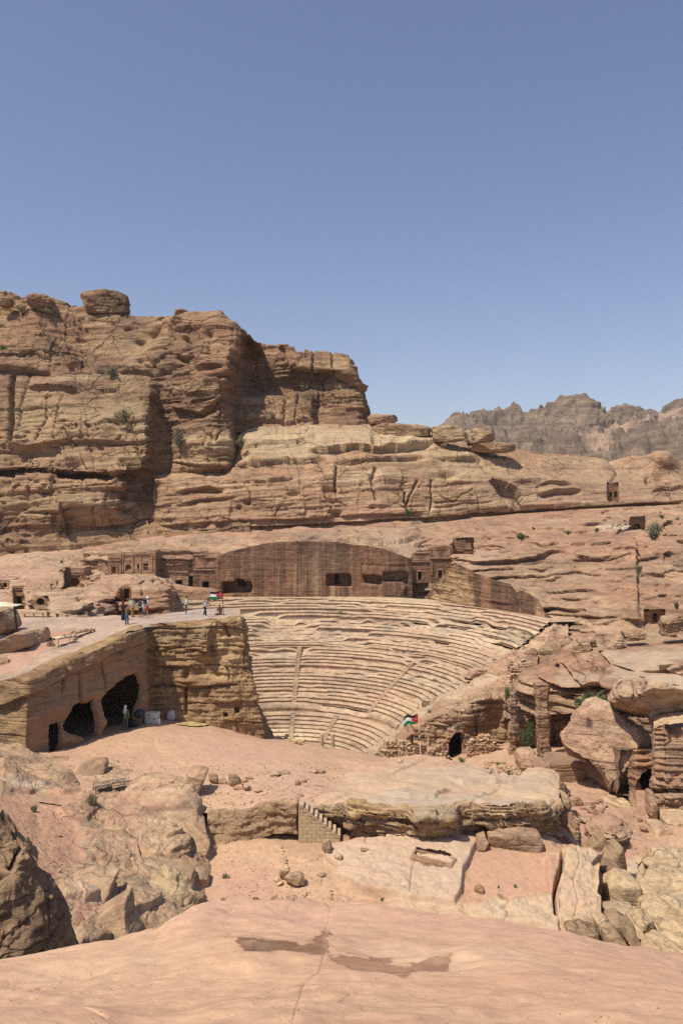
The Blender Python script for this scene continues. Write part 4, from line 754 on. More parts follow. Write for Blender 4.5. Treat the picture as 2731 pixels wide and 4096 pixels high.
sheet('ledge', [lm(-.04, .25), lm(.0, -.05), lm(.35, -.25), lm(.42, .15), lm(.62, -.05), lm(.7, .35), lm(1, .4)], px=(830, 2235), step=3.6, sm=(1.0, .8), disp=d_ledge, mat=M_ledge,
      feats=[bump(1735, 3285, 80, 40, .5, 4), bump(1846, 3260, 22, 22, -.35), bump(1870, 3290, 40, 20, .2), hledge([(1280,3300),(1400,3310),(1500,3320)], .2, 10, .2, 8, jt=3), hledge([(1900,3300),(2040,3312),(2140,3316)], .25, 14, .5, 20, jt=3), bump(1990, 3330, 70, 20, -.4)],
      paints=[paint([(830,3240),(1100,3210),(1195,3220),(1195,3330),(1000,3390),(830,3390)], (.30,.195,.12), .85, 10, 14, 2), paint([(1410,3225),(1640,3240),(1640,3290),(1410,3280)], (.42,.28,.155), .6, 8, 10, 1.5), paint([(1660,3250),(1810,3245),(1800,3275),(1670,3280)], (.40,.34,.26), .5, 6, 10, 1.5)])
court = [[(640,3320,39.5),(830,3330,39.4),(963,3330,39.4),(1200,3320,40),(1360,3340,39.2),(1650,3345,38.4),(1820,3352,38),(1900,3345,38.6),(1960,3340,38.6),(2160,3330,38.9),(2300,3380,38.4),(2480,3480,37.5)],
         [(640,3420,37),(830,3420,37.2),(1200,3400,37.6),(1500,3420,36.6),(1860,3430,36),(2160,3440,36.2),(2300,3460,36),(2420,3500,35.8)],
         [(640,3520,35),(900,3520,34.8),(1300,3530,34.4),(1800,3560,33.6),(2160,3580,33.4),(2300,3600,33.2),(2420,3620,33.2)],
         [(640,3640,32.4),(900,3640,32),(1300,3650,31.8),(1600,3670,31.4),(1900,3710,30.8),(2150,3750,30.4),(2300,3770,30.2),(2420,3790,30.2)]]
plate = [(1300,3400),(1420,3375),(1560,3368),(1760,3360),(1886,3350),(1905,3352),(1896,3390),(1876,3440),(1850,3500),(1848,3536),(1838,3590),(1815,3625),(1640,3612),(1530,3590),(1440,3580),(1400,3545),(1330,3520),(1360,3480),(1300,3440)]
cfx = [slab(plate, .32, 7, 5, 2.5), hledge([(1220,3455),(1300,3440),(1370,3430)], .12, 14, .1, 6, jt=4), hledge([(1330,3500),(1410,3520),(1510,3545),(1560,3560),(1640,3565)], .22, 16, .1, 6, jt=4), hledge([(1380,3560),(1500,3588),(1640,3600)], .18, 14, .1, 6, jt=4), groove([(1664,3440),(1650,3500),(1640,3600)], 3, .12, 2), hledge([(1385,3405),(1480,3412),(1540,3420)], .1, 8, .08, 5, jt=3),
       
       slab([(2170,3440),(2240,3440),(2252,3470),(2232,3540),(2214,3590),(2222,3660),(2260,3720),(2420,3800),(2500,3640),(2440,3440),(2300,3400)], .3, 5, 5, 2), groove([(2246,3432),(2244,3480),(2226,3540),(2214,3600),(2222,3670)], 6, 1.0, 3), slab([(2180,3440),(2244,3440),(2228,3540),(2212,3600),(2190,3560)], .3, 4, 12, 2), slab([(1990,3590),(2150,3580),(2225,3600),(2240,3740),(2000,3700),(1880,3660)], .32, 7, 7, 2), bump(2025, 3606, 28, 12, -.35), slab([(2362,3478),(2392,3478),(2390,3590),(2402,3604),(2404,3650),(2396,3708),(2352,3726),(2300,3735),(2290,3800),(2520,3820),(2520,3440),(2400,3440)], -4.5, 3, 4, 2), groove([(2232,3560),(2290,3540),(2360,3552)], 3, .14), groove([(2300,3410),(2310,3480),(2290,3545)], 3, .12), groove([(2290,3545),(2310,3620),(2290,3700)], 3, .12), hledge([(2235,3490),(2300,3480),(2370,3500)], .08, 10, .1, 5, jt=4), hledge([(2220,3700),(2300,3712),(2380,3700)], .1, 10, .12, 5, jt=4), hledge([(2230,3640),(2300,3655),(2390,3640)], .1, 10, .1, 5, jt=3)]
def d_court(p, X, Y):
    k = np.clip(sstep(1300, 1420, X) * (1 - sstep(1840, 1880, X)) + sstep(2190, 2230, X) + sstep(3580, 3620, Y) * sstep(1850, 1950, X), 0, 1)
    return d_ground(.9, 91)(p, X, Y) + k * (.10 * fbm(p, 1.6, 4, 92) + .15 * strata(p, .22, 93, (.02, .04), 10) + .07 * strata(p, .08, 94, (.02, .04), 10) + .03 * ridged(p, .5, 4, 95) - .10 * blocks(p, 1.6, .5, 96, dip=(.02, .04), gw=.05, warp=.6, hdir=(.9, .5))[1])
sheet('court', court, px=(640, 2480), step=3.4, sm=(1.2, 1.0), disp=d_court, feats=cfx, mat=M_ground, ground=True, cut=[[(1664,3410),(1812,3440),(1800,3460),(1656,3430)]], tail1=[(0, -3, -4, 6)],
      paints=[paint(plate, (.50,.365,.26), .85, 10, 12, 1.5),  paint([(1880,3400),(2230,3430),(2210,3590),(2000,3600),(1850,3620)], (.49,.285,.195), .7, 12, 14, 2), paint([(2170,3440),(2240,3440),(2225,3600),(2260,3740),(2420,3800),(2500,3500),(2300,3400)], (.53,.395,.255), .7, 8, 10, 1.5), paint([(2250,3560),(2350,3560),(2380,3640),(2260,3660)], (.50,.345,.24), .6, 14, 16, 1.2), paint([(2260,3420),(2380,3450),(2330,3500)], (.40,.31,.21), .5, 10, 12, 1), paint([(1960,3322),(2164,3330),(2160,3395),(1950,3390)], (.43,.29,.19), .8, 5, 6, 1), paint([(1850,3620),(2225,3600),(2260,3760),(1850,3700)], (.53,.40,.27), .7, 14, 20, 1.5),
              paint([(900,3500),(1100,3480),(1150,3600),(900,3640)], (.47,.275,.20), .5, 30, 30, 2), paint([(1640,3590),(1850,3620),(1820,3680),(1500,3640)], (.53,.385,.265), .6, 14, 16, 1.5)])
slope = [[(-120,2930,48),(0,2975,48.5),(120,3010,49.5),(300,3030,50),(450,3060,48),(640,3110,46),(760,3190,42),(900,3240,40)],
         [(-120,3020,43),(0,3030,44),(100,3050,46),(200,3080,46),(320,3120,44.5),(450,3140,43.5),(640,3140,43),(760,3220,40.5),(900,3380,38.6)],
         [(-120,3120,38),(0,3130,39),(150,3150,41),(320,3170,42),(450,3150,42.4),(560,3150,42),(700,3130,42),(760,3150,41),(790,3240,39.4),(900,3460,38)],
         [(-120,3250,32),(0,3270,33),(150,3260,36),(300,3230,38.5),(400,3230,39.2),(520,3230,39.6),(660,3230,39.8),(770,3260,39),(820,3360,37.8),(860,3420,37.4),(900,3510,37)],
         [(-120,3400,28),(0,3400,29),(150,3390,31.5),(300,3370,34),(420,3330,36),(560,3320,37),(680,3350,36.8),(800,3420,36.6),(835,3460,36.4),(860,3500,36),(900,3600,35.6)],
         [(-120,3560,24),(0,3560,25),(150,3540,27.5),(250,3520,29.5),(400,3470,32.5),(560,3470,33.8),(700,3480,34.4),(780,3520,34.2),(830,3545,34.4),(860,3580,34.4),(900,3660,34.4)],
         [(-120,3700,21),(0,3700,22),(200,3680,24.5),(330,3650,26.5),(450,3620,28.5),(600,3620,30),(720,3620,31),(800,3625,32.3),(850,3660,32.6),(900,3720,32.6)],
         [(-120,3850,18),(0,3850,19),(250,3850,21.5),(400,3820,23.5),(600,3770,27),(760,3700,30),(900,3680,31.4)]]
def d_slope(p, X, Y):
    # bare beds to the right of the red scree, scree itself stays smooth
    line = np.interp(Y, [2950,3050,3150,3230,3330,3450,3520,3600,3750,3850], [-200,-100,330,250,330,330,215,240,290,300])
    up = (Y < np.interp(X, [-120,100,300,420], [3190,3160,3130,3080]))
    k = np.maximum(sstep(-15, 35, X - line - 14 * fbm(p, 2, 3, 101)), up.astype(float)) * (1 - sstep(720, 760, X) * (1 - sstep(3150, 3250, Y)))
    return d_ground(1.2, 102)(p, X, Y) + k * (.4 + .3 * sstep(3140, 3220, Y)) * (d_bedded(.42, 103, .4, (.30, .16))(p, X, Y) + .06 * ridged(p, .5, 4, 105) + .10 * strata(p, .16, 106, (-.3, -.16), 9) - .12 * blocks(p, 1.1, .34, 107, dip=(-.3, -.16), gw=.06, warp=.6, hdir=(.8, .6))[1])
plates = [([(497,3168),(548,3123),(670,3123),(759,3142),(765,3200),(700,3190),(510,3190)], .45), ([(740,3110),(759,3082),(829,3091),(800,3150),(772,3206)], .5), ([(536,3212),(733,3193),(791,3232),(810,3308),(829,3410),(816,3430),(733,3340),(638,3283),(548,3244)], .4),
          ([(440,3257),(612,3276),(708,3327),(714,3366),(663,3378),(555,3366),(478,3334),(421,3308)], .55), ([(555,3372),(702,3353),(753,3372),(753,3430),(708,3455),(612,3436),(548,3397)], .6), ([(351,3219),(383,3257),(344,3289),(255,3276),(223,3244),(268,3225)], .35), ([(370,3372),(472,3346),(548,3385),(561,3442),(638,3461),(612,3474),(497,3474),(402,3448),(357,3410)], .4),
          ([(529,3474),(676,3493),(765,3506),(778,3538),(759,3576),(810,3608),(784,3627),(670,3576),(561,3512)], .5), ([(459,3538),(548,3550),(638,3620),(612,3640),(523,3665),(510,3620),(485,3570)], .5), ([(306,3723),(370,3672),(446,3633),(497,3601),(510,3665),(555,3735),(466,3761),(389,3786),(312,3793)], .45), ([(230,3544),(357,3506),(459,3512),(446,3570),(357,3614),(255,3608)], .35),
          ([(0,3040),(60,3030),(160,3060),(260,3100),(330,3170),(250,3180),(100,3140),(0,3120)], .4), ([(-60,3080),(80,3110),(200,3150),(120,3175),(-60,3150)], .3), ([(640,3500),(720,3520),(740,3560),(660,3550)], .3), ([(560,3300),(650,3310),(690,3350),(600,3345)], .25), ([(300,3560),(380,3550),(420,3590),(330,3620)], .2), ([(600,3440),(700,3470),(760,3480),(700,3495),(610,3470)], .3), ([(760,3250),(800,3300),(820,3400),(780,3360),(750,3300)], .3)]
sf = [slab(pl_, h_ * .5, 6, 4, 1.6) for pl_, h_ in plates]
sheet('left_slope', slope, px=(-520, 900), step=3.6, sm=(1.3, 1.1), disp=d_slope, feats=sf, mat=M_slope, ground=True, tail1=[(0, -4, -5, 6)],
      paints=[paint([(-120,3190),(100,3170),(310,3165),(330,3200),(250,3235),(330,3330),(330,3420),(210,3520),(240,3620),(100,3700),(-120,3800)], (.49,.285,.185), .9, 12, 18, 2), paint([(290,3600),(380,3590),(400,3650),(350,3700),(290,3700)], (.48,.275,.195), .7, 10, 14, 2), paint([(560,3300),(700,3290),(780,3380),(740,3430),(620,3380)], (.52,.375,.22), .5, 14, 16, 2), paint([(400,3380),(560,3380),(620,3460),(540,3490),(420,3440)], (.45,.275,.185), .5, 14, 16, 2),
              paint([(640,3460),(780,3500),(800,3580),(680,3600),(600,3540)], (.55,.42,.24), .5, 14, 16, 2), paint([(280,3520),(420,3480),(470,3560),(360,3620),(280,3600)], (.55,.40,.27), .5, 14, 16, 2), paint([(0,3130),(150,3150),(180,3170),(60,3165)], (.60,.47,.33), .7, 6, 10, 2)])
gully = [[(1500,2960,125),(1800,2950,118),(2040,2930,112),(2200,2920,106),(2400,2930,98),(2850,2950,90)],
         [(1500,3060,112),(1700,3050,104),(1800,3035,98),(1900,3010,96),(2040,2990,94),(2200,3000,90),(2400,3010,84),(2600,3040,78),(2850,3060,74)],
         [(1500,3120,100),(1700,3110,95),(1800,3060,93),(1900,3070,88),(2040,3080,82),(2200,3090,76),(2400,3120,70),(2500,3150,68),(2600,3200,63),(2850,3200,62)],
         [(1500,3250,80),(1900,3200,70),(2040,3180,66),(2200,3200,62),(2330,3190,62),(2420,3210,61),(2500,3260,58),(2600,3300,56),(2850,3300,55)],
         [(1500,3400,60),(2040,3350,54),(2200,3330,53),(2330,3290,55),(2440,3310,54.5),(2560,3360,52.5),(2660,3380,52),(2850,3380,52)],
         [(1500,3500,54),(2200,3450,48),(2330,3400,50),(2440,3420,50),(2560,3460,49),(2660,3470,48.5),(2850,3480,48)],
         [(1500,3700,46),(2200,3600,43),(2440,3580,43.5),(2600,3600,43.5),(2850,3600,43)]]
sheet('gully_path', gully, px=(1500, 2850), step=5, sm=(2, 1.4), disp=d_ground(2.2, 111), mat=M_ground, ground=True,
      paints=[paint([(2420,3480),(2480,3430),(2600,3440),(2600,3560),(2400,3600)], (.57,.43,.31), .85, 16, 16, 2), paint([(2100,3060),(2300,3180),(2420,3180),(2480,3300),(2560,3400),(2450,3450),(2300,3350),(2000,3300)], (.44,.255,.19), .6, 20, 25, 3)])

# ------------------------------------------------------------------ smooth rock the photographer stands on
E0 = [(-200,3836),(0,3826),(160,3812),(306,3794),(446,3772),(560,3742),(631,3722),(700,3672),(765,3622),(830,3606),(900,3601),(1131,3601),(1230,3612),(1293,3622),(1350,3616),(1433,3619),(1600,3630),(1750,3646),(1882,3665),(2000,3680),(2130,3700),(2267,3722),(2369,3752),(2500,3780),(2624,3808),(2731,3832),(2950,3900)]
dome = [[(-200,4420,3.4),(2950,4420,3.4)], [(-200,4200,4.1),(700,4180,4.3),(1500,4170,4.4),(2950,4200,4.2)],
        [(-200,4060,5.0),(300,4040,5.2),(800,3980,5.6),(1300,3950,5.8),(1900,3960,5.7),(2500,4000,5.4),(2950,4060,5.0)],
        [(-200,3960,5.9),(300,3930,6.3),(700,3860,6.9),(1000,3800,7.3),(1300,3785,7.5),(1700,3800,7.4),(2200,3840,7.0),(2950,3960,5.8)],
        [(-200,3880,7.0),(300,3850,7.6),(600,3800,8.2),(800,3715,9.0),(1000,3690,9.4),(1300,3690,9.4),(1700,3705,9.2),(2200,3770,8.4),(2950,3920,6.8)],
        [(x, y, 9.0 + 1.9 * math.exp(-((x - 1250) / 700) ** 2)) for x, y in E0]]
wet = [[(945,3772),(985,3768),(1080,3764),(1140,3770),(1200,3778),(1240,3770),(1280,3745),(1288,3720),(1310,3712),(1328,3720),(1326,3740),(1312,3770),(1312,3806),(1290,3812),(1200,3808),(1150,3808),(1100,3800),(1040,3812),(985,3808),(955,3795)],
       [(1305,3812),(1400,3806),(1500,3812),(1560,3806),(1575,3812),(1540,3822),(1590,3832),(1680,3826),(1770,3812),(1800,3808),(1806,3820),(1795,3850),(1760,3868),(1680,3876),(1620,3900),(1560,3898),(1500,3882),(1420,3874),(1390,3850),(1370,3836)]]
df = [groove([(1325,3615),(1318,3660),(1305,3710),(1300,3790),(1290,3830),(1270,3890),(1215,3930),(1200,3990),(1185,4070),(1170,4140)], 4, .010, 5), groove([(1190,4070),(1260,4062),(1340,4040),(1400,3985)], 3.5, .014, 5), bump(1040, 3790, 60, 14, -.05), groove([(420,4080),(330,4050),(200,4040),(60,4020)], 5, .012, 6), groove([(130,3960),(170,3930)], 6, .02), bump(300, 3860, 200, 14, .03), bump(1325, 3612, 16, 16, -.12)]
def d_dome(p, X, Y):
    return .10 * fbm(p, 2.2, 4, 121) + .03 * fbm(p, .7, 3, 122) + .016 * strata(p, .35, 123, (-.2, -.25), 10) + .004 * fbm(p, .16, 4, 124, .6) - .006 * sstep(.5, .7, fbm(p, .12, 3, 125)) + .010 * strata(p, .10, 126, (-.2, -.25), 16)
def damp(poly, col, al, soft, jt, js):
    f = paint(poly, col, al, soft, jt, js); g_ = paint(poly, (.47,.29,.19), .45, 16, jt, js)
    def h(X, Y, p):
        c_, a_ = f(X, Y, p); return c_, a_ * (.78 + .35 * np.clip(fbm(p, .35, 4, 131), -.6, .6))
    return g_, h
def grf(strokes, al=.45):
    return lambda X, Y, p: ((.62,.43,.30), al * np.max([np.exp(-(seg_dist(X, Y, s) / 1.6) ** 2) for s in strokes], axis=0))
sheet('foreground_rock', dome, px=(-1100, 3700), step=5.0, vstep=3.8, sm=(3, 2.5), disp=d_dome, feats=df, mat=M_dome, ground=True, tail1=[(0, .5, -.45, 4), (0, 1.5, -2.2, 8), (0, 2.5, -7, 10), (0, 3, -14, 10)],
      paints=[paint([(700,3672),(830,3600),(1300,3600),(2000,3670),(2400,3740),(2731,3820),(2731,3870),(2300,3800),(1900,3740),(1500,3710),(1300,3705),(1000,3690),(760,3700)], (.52,.315,.225), .6, 14, 10, .8), paint([(100,3840),(500,3800),(800,3770),(800,3860),(400,3900),(100,3930)], (.56,.38,.25), .5, 30, 30, 1), paint([(1400,3750),(2100,3800),(2200,3860),(1900,3870),(1400,3790)], (.62,.44,.295), .5, 30, 30, 1), paint([(1600,3930),(2300,3900),(2731,3960),(2731,4096),(1800,4060)], (.52,.31,.21), .4, 50, 50, 1),
              paint([(0,4040),(180,4010),(420,4080),(300,4096),(0,4096)], (.50,.29,.20), .5, 10, 16, .6), paint([(430,4030),(560,4060),(500,4096),(380,4096)], (.51,.30,.20), .5, 14, 14, .6), *damp(wet[0], (.22,.12,.075), 1.15, 3, 12, .16), *damp(wet[1], (.29,.165,.10), 1.1, 3, 16, .18), paint([(1010,3778),(1090,3776),(1120,3786),(1080,3800),(1010,3800)], (.20,.12,.09), .8, 8, 6, .3),
              paint([(1296,3700),(1312,3700),(1304,3850),(1270,3900),(1215,3940),(1200,4000),(1186,4000),(1200,3930),(1260,3890),(1288,3820)], (.46,.27,.18), .5, 5, 4, .5),
              grf([[(995,3932),(1010,3950)],[(1015,3930),(1008,3952)],[(1035,3926),(1028,3952)],[(1042,3926),(1062,3948)],[(1065,3924),(1084,3948)],[(1084,3924),(1068,3950)]]),
              grf([[(1000,3968),(960,3966)],[(975,3966),(972,3986)],[(1410,3850),(1425,3856)],[(1240,3830),(1255,3826)]], .3)])
# ------------------------------------------------------------------ rocks right of the theatre and down the gully
def d_rough(amp=1.0, seed=0, bl=2.2, dip=(0, 0), hdir=(1, .7)):
    def f(p, X, Y):
        o1, g1 = blocks(p, bl * 1.3, bl * .6, seed, dip=dip, gw=.07, hdir=hdir); o2, g2 = blocks(p, bl * .5, bl * .18, seed + 3, dip=dip, gw=.10, hdir=hdir)
        return amp * (.45 * fbm(p, bl * 1.3, 4, seed) + .42 * (o1 - .5) - .3 * g1 + .2 * (o2 - .5) - .12 * g2 + .3 * strata(p, bl * .22, seed + 2, dip) + .12 * strata(p, bl * .08, seed + 4, dip))
    return f
fl = [[(1470,2996,112),(1560,2936,111),(1600,2886,110),(1640,2850,111),(1720,2806,111),(1800,2762,112),(1860,2730,112),(1960,2660,112),(2040,2610,113),(2090,2576,114),(2150,2550,114)],
      [(1470,3000,107),(1560,2946,105),(1605,2896,104),(1640,2862,104.5),(1720,2818,105),(1800,2776,106),(1860,2744,106.5),(1960,2676,107),(2040,2628,108),(2090,2594,108),(2150,2570,108)],
      [(1470,3006,104.5),(1560,2962,103),(1620,2912,102),(1700,2850,101.5),(1780,2812,101.5),(1860,2780,102),(1960,2716,104),(2040,2680,104),(2090,2650,103),(2150,2640,101)],
      [(1470,3012,104),(1560,2980,101),(1620,2940,100),(1700,2868,99.5),(1770,2828,99),(1860,2812,99),(1890,2775,101),(1960,2756,102),(2030,2752,102),(2090,2720,100),(2150,2720,96)],
      [(1470,3020,103),(1560,3000,100.5),(1640,2940,99),(1700,2880,98.5),(1770,2850,98),(1860,2840,98),(1880,2810,99),(1960,2800,101),(2030,2790,101),(2090,2790,98),(2150,2790,95)],
      [(1470,3080,103),(1560,3070,100),(1640,3060,99),(1700,3050,98),(1770,3048,97.5),(1860,3040,97.5),(1890,3000,98.5),(1960,2970,100.5),(2030,2970,100.5),(2090,3000,97),(2150,3010,94)]]
cave_r = [(1799,3040),(1796,3000),(1795,2977),(1808,2950),(1821,2934),(1839,2930),(1855,2939),(1861,2959),(1860,3040)]
sheet('theatre_flank', fl, px=(1470, 2150), step=3.6, sm=(1.4, 1.0), disp=lambda p, X, Y: d_rough(.75, 401, 3.0, (-.08, 0))(p, X, Y), mat=M_hill, ground=True,
      cut=[cave_r], feats=[hole(cave_r, 1.2), hledge([(1720,2850),(1780,2822),(1870,2815)], .5, 20, .4, 10), hledge([(1740,2890),(1860,2880)], .3, 14, .3, 6), vledge([(1872,2800),(1876,2850),(1880,2920)], .8, 40, 1), bump(1990, 2880, 26, 50, -1.0), hledge([(1890,2812),(1960,2806),(2030,2800)], .6, 20, .6, 8), groove([(1650,2920),(1645,2990)], 5, .6), bump(1660, 2900, 40, 20, .6), slab([(1735,2900),(1790,2905),(1785,2960),(1740,2960)], -.6, 3, 3), bump(1802, 2905, 7, 7, -.5), bump(2010, 2900, 12, 8, .5)],
      paints=[paint([(1960,2820),(2030,2820),(2030,2950),(1970,2950)], (.40,.26,.145), .7, 8, 10, 3), paint([(1480,2990),(1600,2900),(1720,2800),(1900,2720),(2040,2640),(2040,2700),(1880,2770),(1740,2830),(1620,2920),(1500,3010)], (.52,.40,.28), .7, 14, 16, 3), paint([(1720,2830),(1870,2815),(1870,2900),(1740,2910)], (.36,.24,.17), .5, 8, 14, 3)])
al = [[(2060,2772,94),(2110,2768,93),(2200,2770,90),(2300,2778,88.5),(2400,2790,87),(2480,2800,84),(2720,2800,82)],
      [(2060,2800,93.5),(2110,2790,92),(2140,2800,92),(2200,2800,91),(2300,2815,89),(2400,2820,87.5),(2480,2830,84),(2720,2830,82)],
      [(2060,2860,93),(2110,2850,92),(2140,2850,94),(2200,2850,93),(2300,2850,92),(2400,2860,91),(2480,2870,84),(2560,2870,76),(2720,2870,74)],
      [(2060,3010,92),(2110,3010,91),(2140,3010,94),(2200,3010,93),(2300,3010,92),(2400,3010,91),(2480,3010,84),(2560,3010,75),(2720,3010,73)]]
sheet('carved_gully_rock', al, px=(2060, 2700), step=3.4, sm=(1.4, 1.0), disp=d_rough(.7, 421, 2.4), mat=M_hill,
      feats=[hledge([(2195,2822),(2260,2818),(2340,2838)], .5, 12, 2.4, 50), hledge([(2062,2800),(2100,2790),(2132,2778)], .5, 12, 1.6, 16), hledge([(2060,2832),(2134,2824)], .5, 14, .5, 8), slab([(2205,2840),(2260,2840),(2262,2985),(2205,2985)], -1.2, 3, 4), bump(2230, 2900, 20, 10, .7), slab([(2262,2850),(2330,2850),(2330,2985),(2262,2985)], -2.2, 3, 4), slab([(2075,2900),(2125,2890),(2130,2990),(2080,2990)], -1.6, 3, 4)])
def boulder(out, D, T, label, cat='boulder', mat=None, group=None, name='boulder', **kw):
    kw.setdefault('amp', .10); kw.setdefault('nr', 26); kw.setdefault('na', 110)
    return rock(name, out, D, T, mat or M_pale, label=label, cat=cat, group=group, **kw)
stack_rock('rock_pillar', [(2734,2134,2190),(2745,2135,2190),(2800,2139,2188),(2850,2146,2187),(2858,2140,2188),(2900,2143,2190),(2960,2146,2192),(3020,2152,2204)], 86, .9, M_hill, 'tall square-cut rock pillar standing free beside the green bush', 'rock pillar', amp=.16, seed=601, bl=1.1)
stack_rock('rock_pillar', [(2768,2030,2052),(2800,2026,2060),(2840,2030,2058),(2850,2040,2060),(2900,2036,2066),(2950,2036,2064),(3010,2034,2070)], 91, .8, M_hill, 'ragged slim rock pillar left of the taller square-cut one', 'rock pillar', amp=.26, seed=602, bl=1.0)
stack_rock('rock_block', [(3026,2180,2340),(3036,2176,2348),(3060,2180,2346),(3078,2190,2340),(3084,2196,2342),(3090,2196,2338),(3096,2202,2340),(3104,2202,2334),(3110,2206,2334),(3140,2212,2330)], 72, 1.8, M_hill, 'grey-brown squared rock block with moulded bands in the gully', 'rock block', amp=.05, seed=603, bl=1.2, lean=-.15)
boulder([(2205,3120),(2330,3118),(2345,3160),(2400,3200),(2395,3250),(2300,3240),(2260,3200),(2210,3180)], 71, 2.0, 'cracked pale rock base below the squared block in the gully', 'rock', M_pale, name='pale_rock', pw=4, amp=.14, bs=.9)
boulder([(2259,2953),(2281,2930),(2343,2850),(2370,2828),(2428,2810),(2460,2837),(2513,2886),(2567,2919),(2612,2939),(2612,2990),(2560,3030),(2528,3046),(2524,3127),(2520,3212),(2477,3222),(2446,3204),(2419,3140),(2388,3066),(2352,3037),(2343,3006),(2265,3004)], 66, 3.2, 'huge rounded tan boulder leaning over the narrow gully', mat=M_pale, pw=3.2, amp=.10, lean=.25, nr=60, na=260, facets=22, st=.35)
boulder([(2430,3205),(2480,3215),(2524,3212),(2518,3260),(2510,3330),(2440,3320),(2420,3280),(2410,3230)], 62, 1.6, 'pale ribbed rock foot under the huge rounded boulder', 'rock', M_block, name='pale_rock', pw=4, amp=.10, lean=.3)
boulder([(2260,2938),(2330,2880),(2352,2960),(2352,3040),(2300,3030),(2262,3010)], 68, 1.6, 'dark weathered rock knob on the left side of the huge boulder', 'rock', M_hill, name='dark_rock', pw=3, amp=.14)
cap = [[(2424,2778,68),(2478,2716,70),(2556,2718,72),(2611,2700,74),(2656,2696,75),(2731,2706,76),(2950,2710,76)],
       [(2428,2790,65),(2482,2728,64.5),(2560,2730,64.5),(2611,2716,65),(2656,2720,65.5),(2731,2730,66),(2950,2736,66)],
       [(2430,2800,64),(2490,2770,61.5),(2564,2770,61),(2613,2746,61.5),(2680,2752,62),(2731,2756,62.5),(2950,2760,62.5)],
       [(2434,2812,64),(2495,2810,61.5),(2570,2800,61.5),(2580,2790,62.5),(2620,2790,63),(2731,2790,63.2),(2950,2790,63.2)],
       [(2464,2842,66),(2520,2850,64),(2580,2852,63.5),(2600,2850,63),(2625,2840,63.5),(2731,2830,64),(2950,2830,64)],
       [(2500,2862,70),(2540,2868,68),(2590,2880,66),(2605,2920,63.2),(2640,2870,64.5),(2731,2860,65),(2950,2860,65)]]
sheet('cap_rock', cap, index=True, step=3.6, sm=(1.5, 1.3), disp=d_rough(.4, 431, 2.4), mat=M_pale, ground=True, feats=[groove([(2590,2720),(2572,2760),(2566,2800)], 5, .5), groove([(2530,2720),(2540,2770),(2530,2800)], 5, .4), hledge([(2600,2738),(2660,2748),(2690,2736)], .3, 10, .4, 6)],
      paints=[paint([(2580,2700),(2731,2705),(2731,2745),(2600,2735)], (.56,.43,.30), .7, 8, 8, 2)])
shelf = [[(2608,2840,66),(2660,2836,66),(2731,2832,66),(2950,2830,66)], [(2612,2890,62),(2660,2880,62),(2731,2870,62),(2950,2865,62)], [(2614,2920,60),(2655,2900,60),(2731,2890,60),(2950,2885,60)]]
sheet('gravel_shelf', shelf, index=True, step=4, disp=d_ground(1.5, 441), mat=M_block)
mon = [[(2606,2900,63),(2616,2905,60.2),(2655,2898,60),(2662,2925,59.4),(2731,2908,59.2),(2950,2900,59)],
       [(2606,3000,62.5),(2617,3000,59.8),(2655,2996,59.4),(2664,2996,59.0),(2731,2994,58.8),(2950,2992,58.6)],
       [(2606,3080,62.5),(2617,3080,59.4),(2655,3080,59),(2664,3080,58.6),(2731,3080,58.4),(2950,3080,58.2)],
       [(2608,3150,62.5),(2618,3150,59.2),(2655,3150,58.6),(2664,3150,58.2),(2731,3150,58),(2950,3150,57.8)],
       [(2612,3262,62.5),(2622,3262,58.6),(2655,3264,58.2),(2664,3264,57.8),(2731,3266,57.6),(2950,3270,57.4)],
       [(2600,3300,61),(2625,3290,57.8),(2655,3290,57),(2680,3290,56.2),(2731,3290,56),(2950,3290,55.8)],
       [(2600,3400,58),(2625,3400,56.6),(2655,3400,56),(2680,3400,55),(2731,3400,54.6),(2950,3400,54.4)]]
monf = [hledge([(2612,y),(2731,y + dy),(2950,y + dy)], .08, 9, .16, 6, jt=4, js=1.5, taper=6) for y, dy in ((2998,-2),(3030,4),(3056,4),(3082,6),(3112,4),(3140,8),(3190,4),(3215,6),(3262,4))]
monf += [hole([(2662,2925),(2731,2908),(2950,2900),(2950,2966),(2731,2972),(2662,2966)], .5), slab([(2612,3155),(2950,3160),(2950,3180),(2612,3172)], -.8, 3, 3)] + [hledge([(2612,y),(2655,y + 2),(2668,y)], .28, 5, .2, 4, jt=1, taper=3) for y in (2916,2936,2956,2976)]
def d_mon(p, X, Y): return d_rough(.30, 451, 1.5)(p, X, Y) + .28 * sstep(3085, 3100, Y) * (fbm(p, (.6, .6, .5), 3, 452)) + .1 * strata(p, .2, 453, (0, 0), 8)
monm = sheet('carved_tomb_front', mon, index=True, step=3.4, sm=(.8, .8), disp=d_mon, mat=M_hill, feats=monf, ground=True, kind=None)
tag(monm, 'tall eroded carved tomb front with weathered bands at the right edge', 'tomb')
# stepped plinth in front of it
for k, (o_, D, T) in enumerate((([(2590,3322),(2600,3296),(2660,3302),(2692,3330),(2690,3358),(2590,3350)], 54.5, 1.2), ([(2584,3352),(2640,3348),(2740,3350),(2800,3360),(2800,3400),(2600,3405),(2586,3388)], 53.5, 1.6), ([(2640,3262),(2740,3262),(2820,3270),(2820,3330),(2700,3330),(2650,3300)], 56.5, 1.4))):
    boulder(o_, D, T, ('cream stepped plinth block nearest the sandy path', 'long low plinth slab at the foot of the eroded tomb front', 'banded plinth block under the eroded tomb front')[k], 'stone block', M_block, name='plinth_block', pw=9, amp=.05, facets=3)
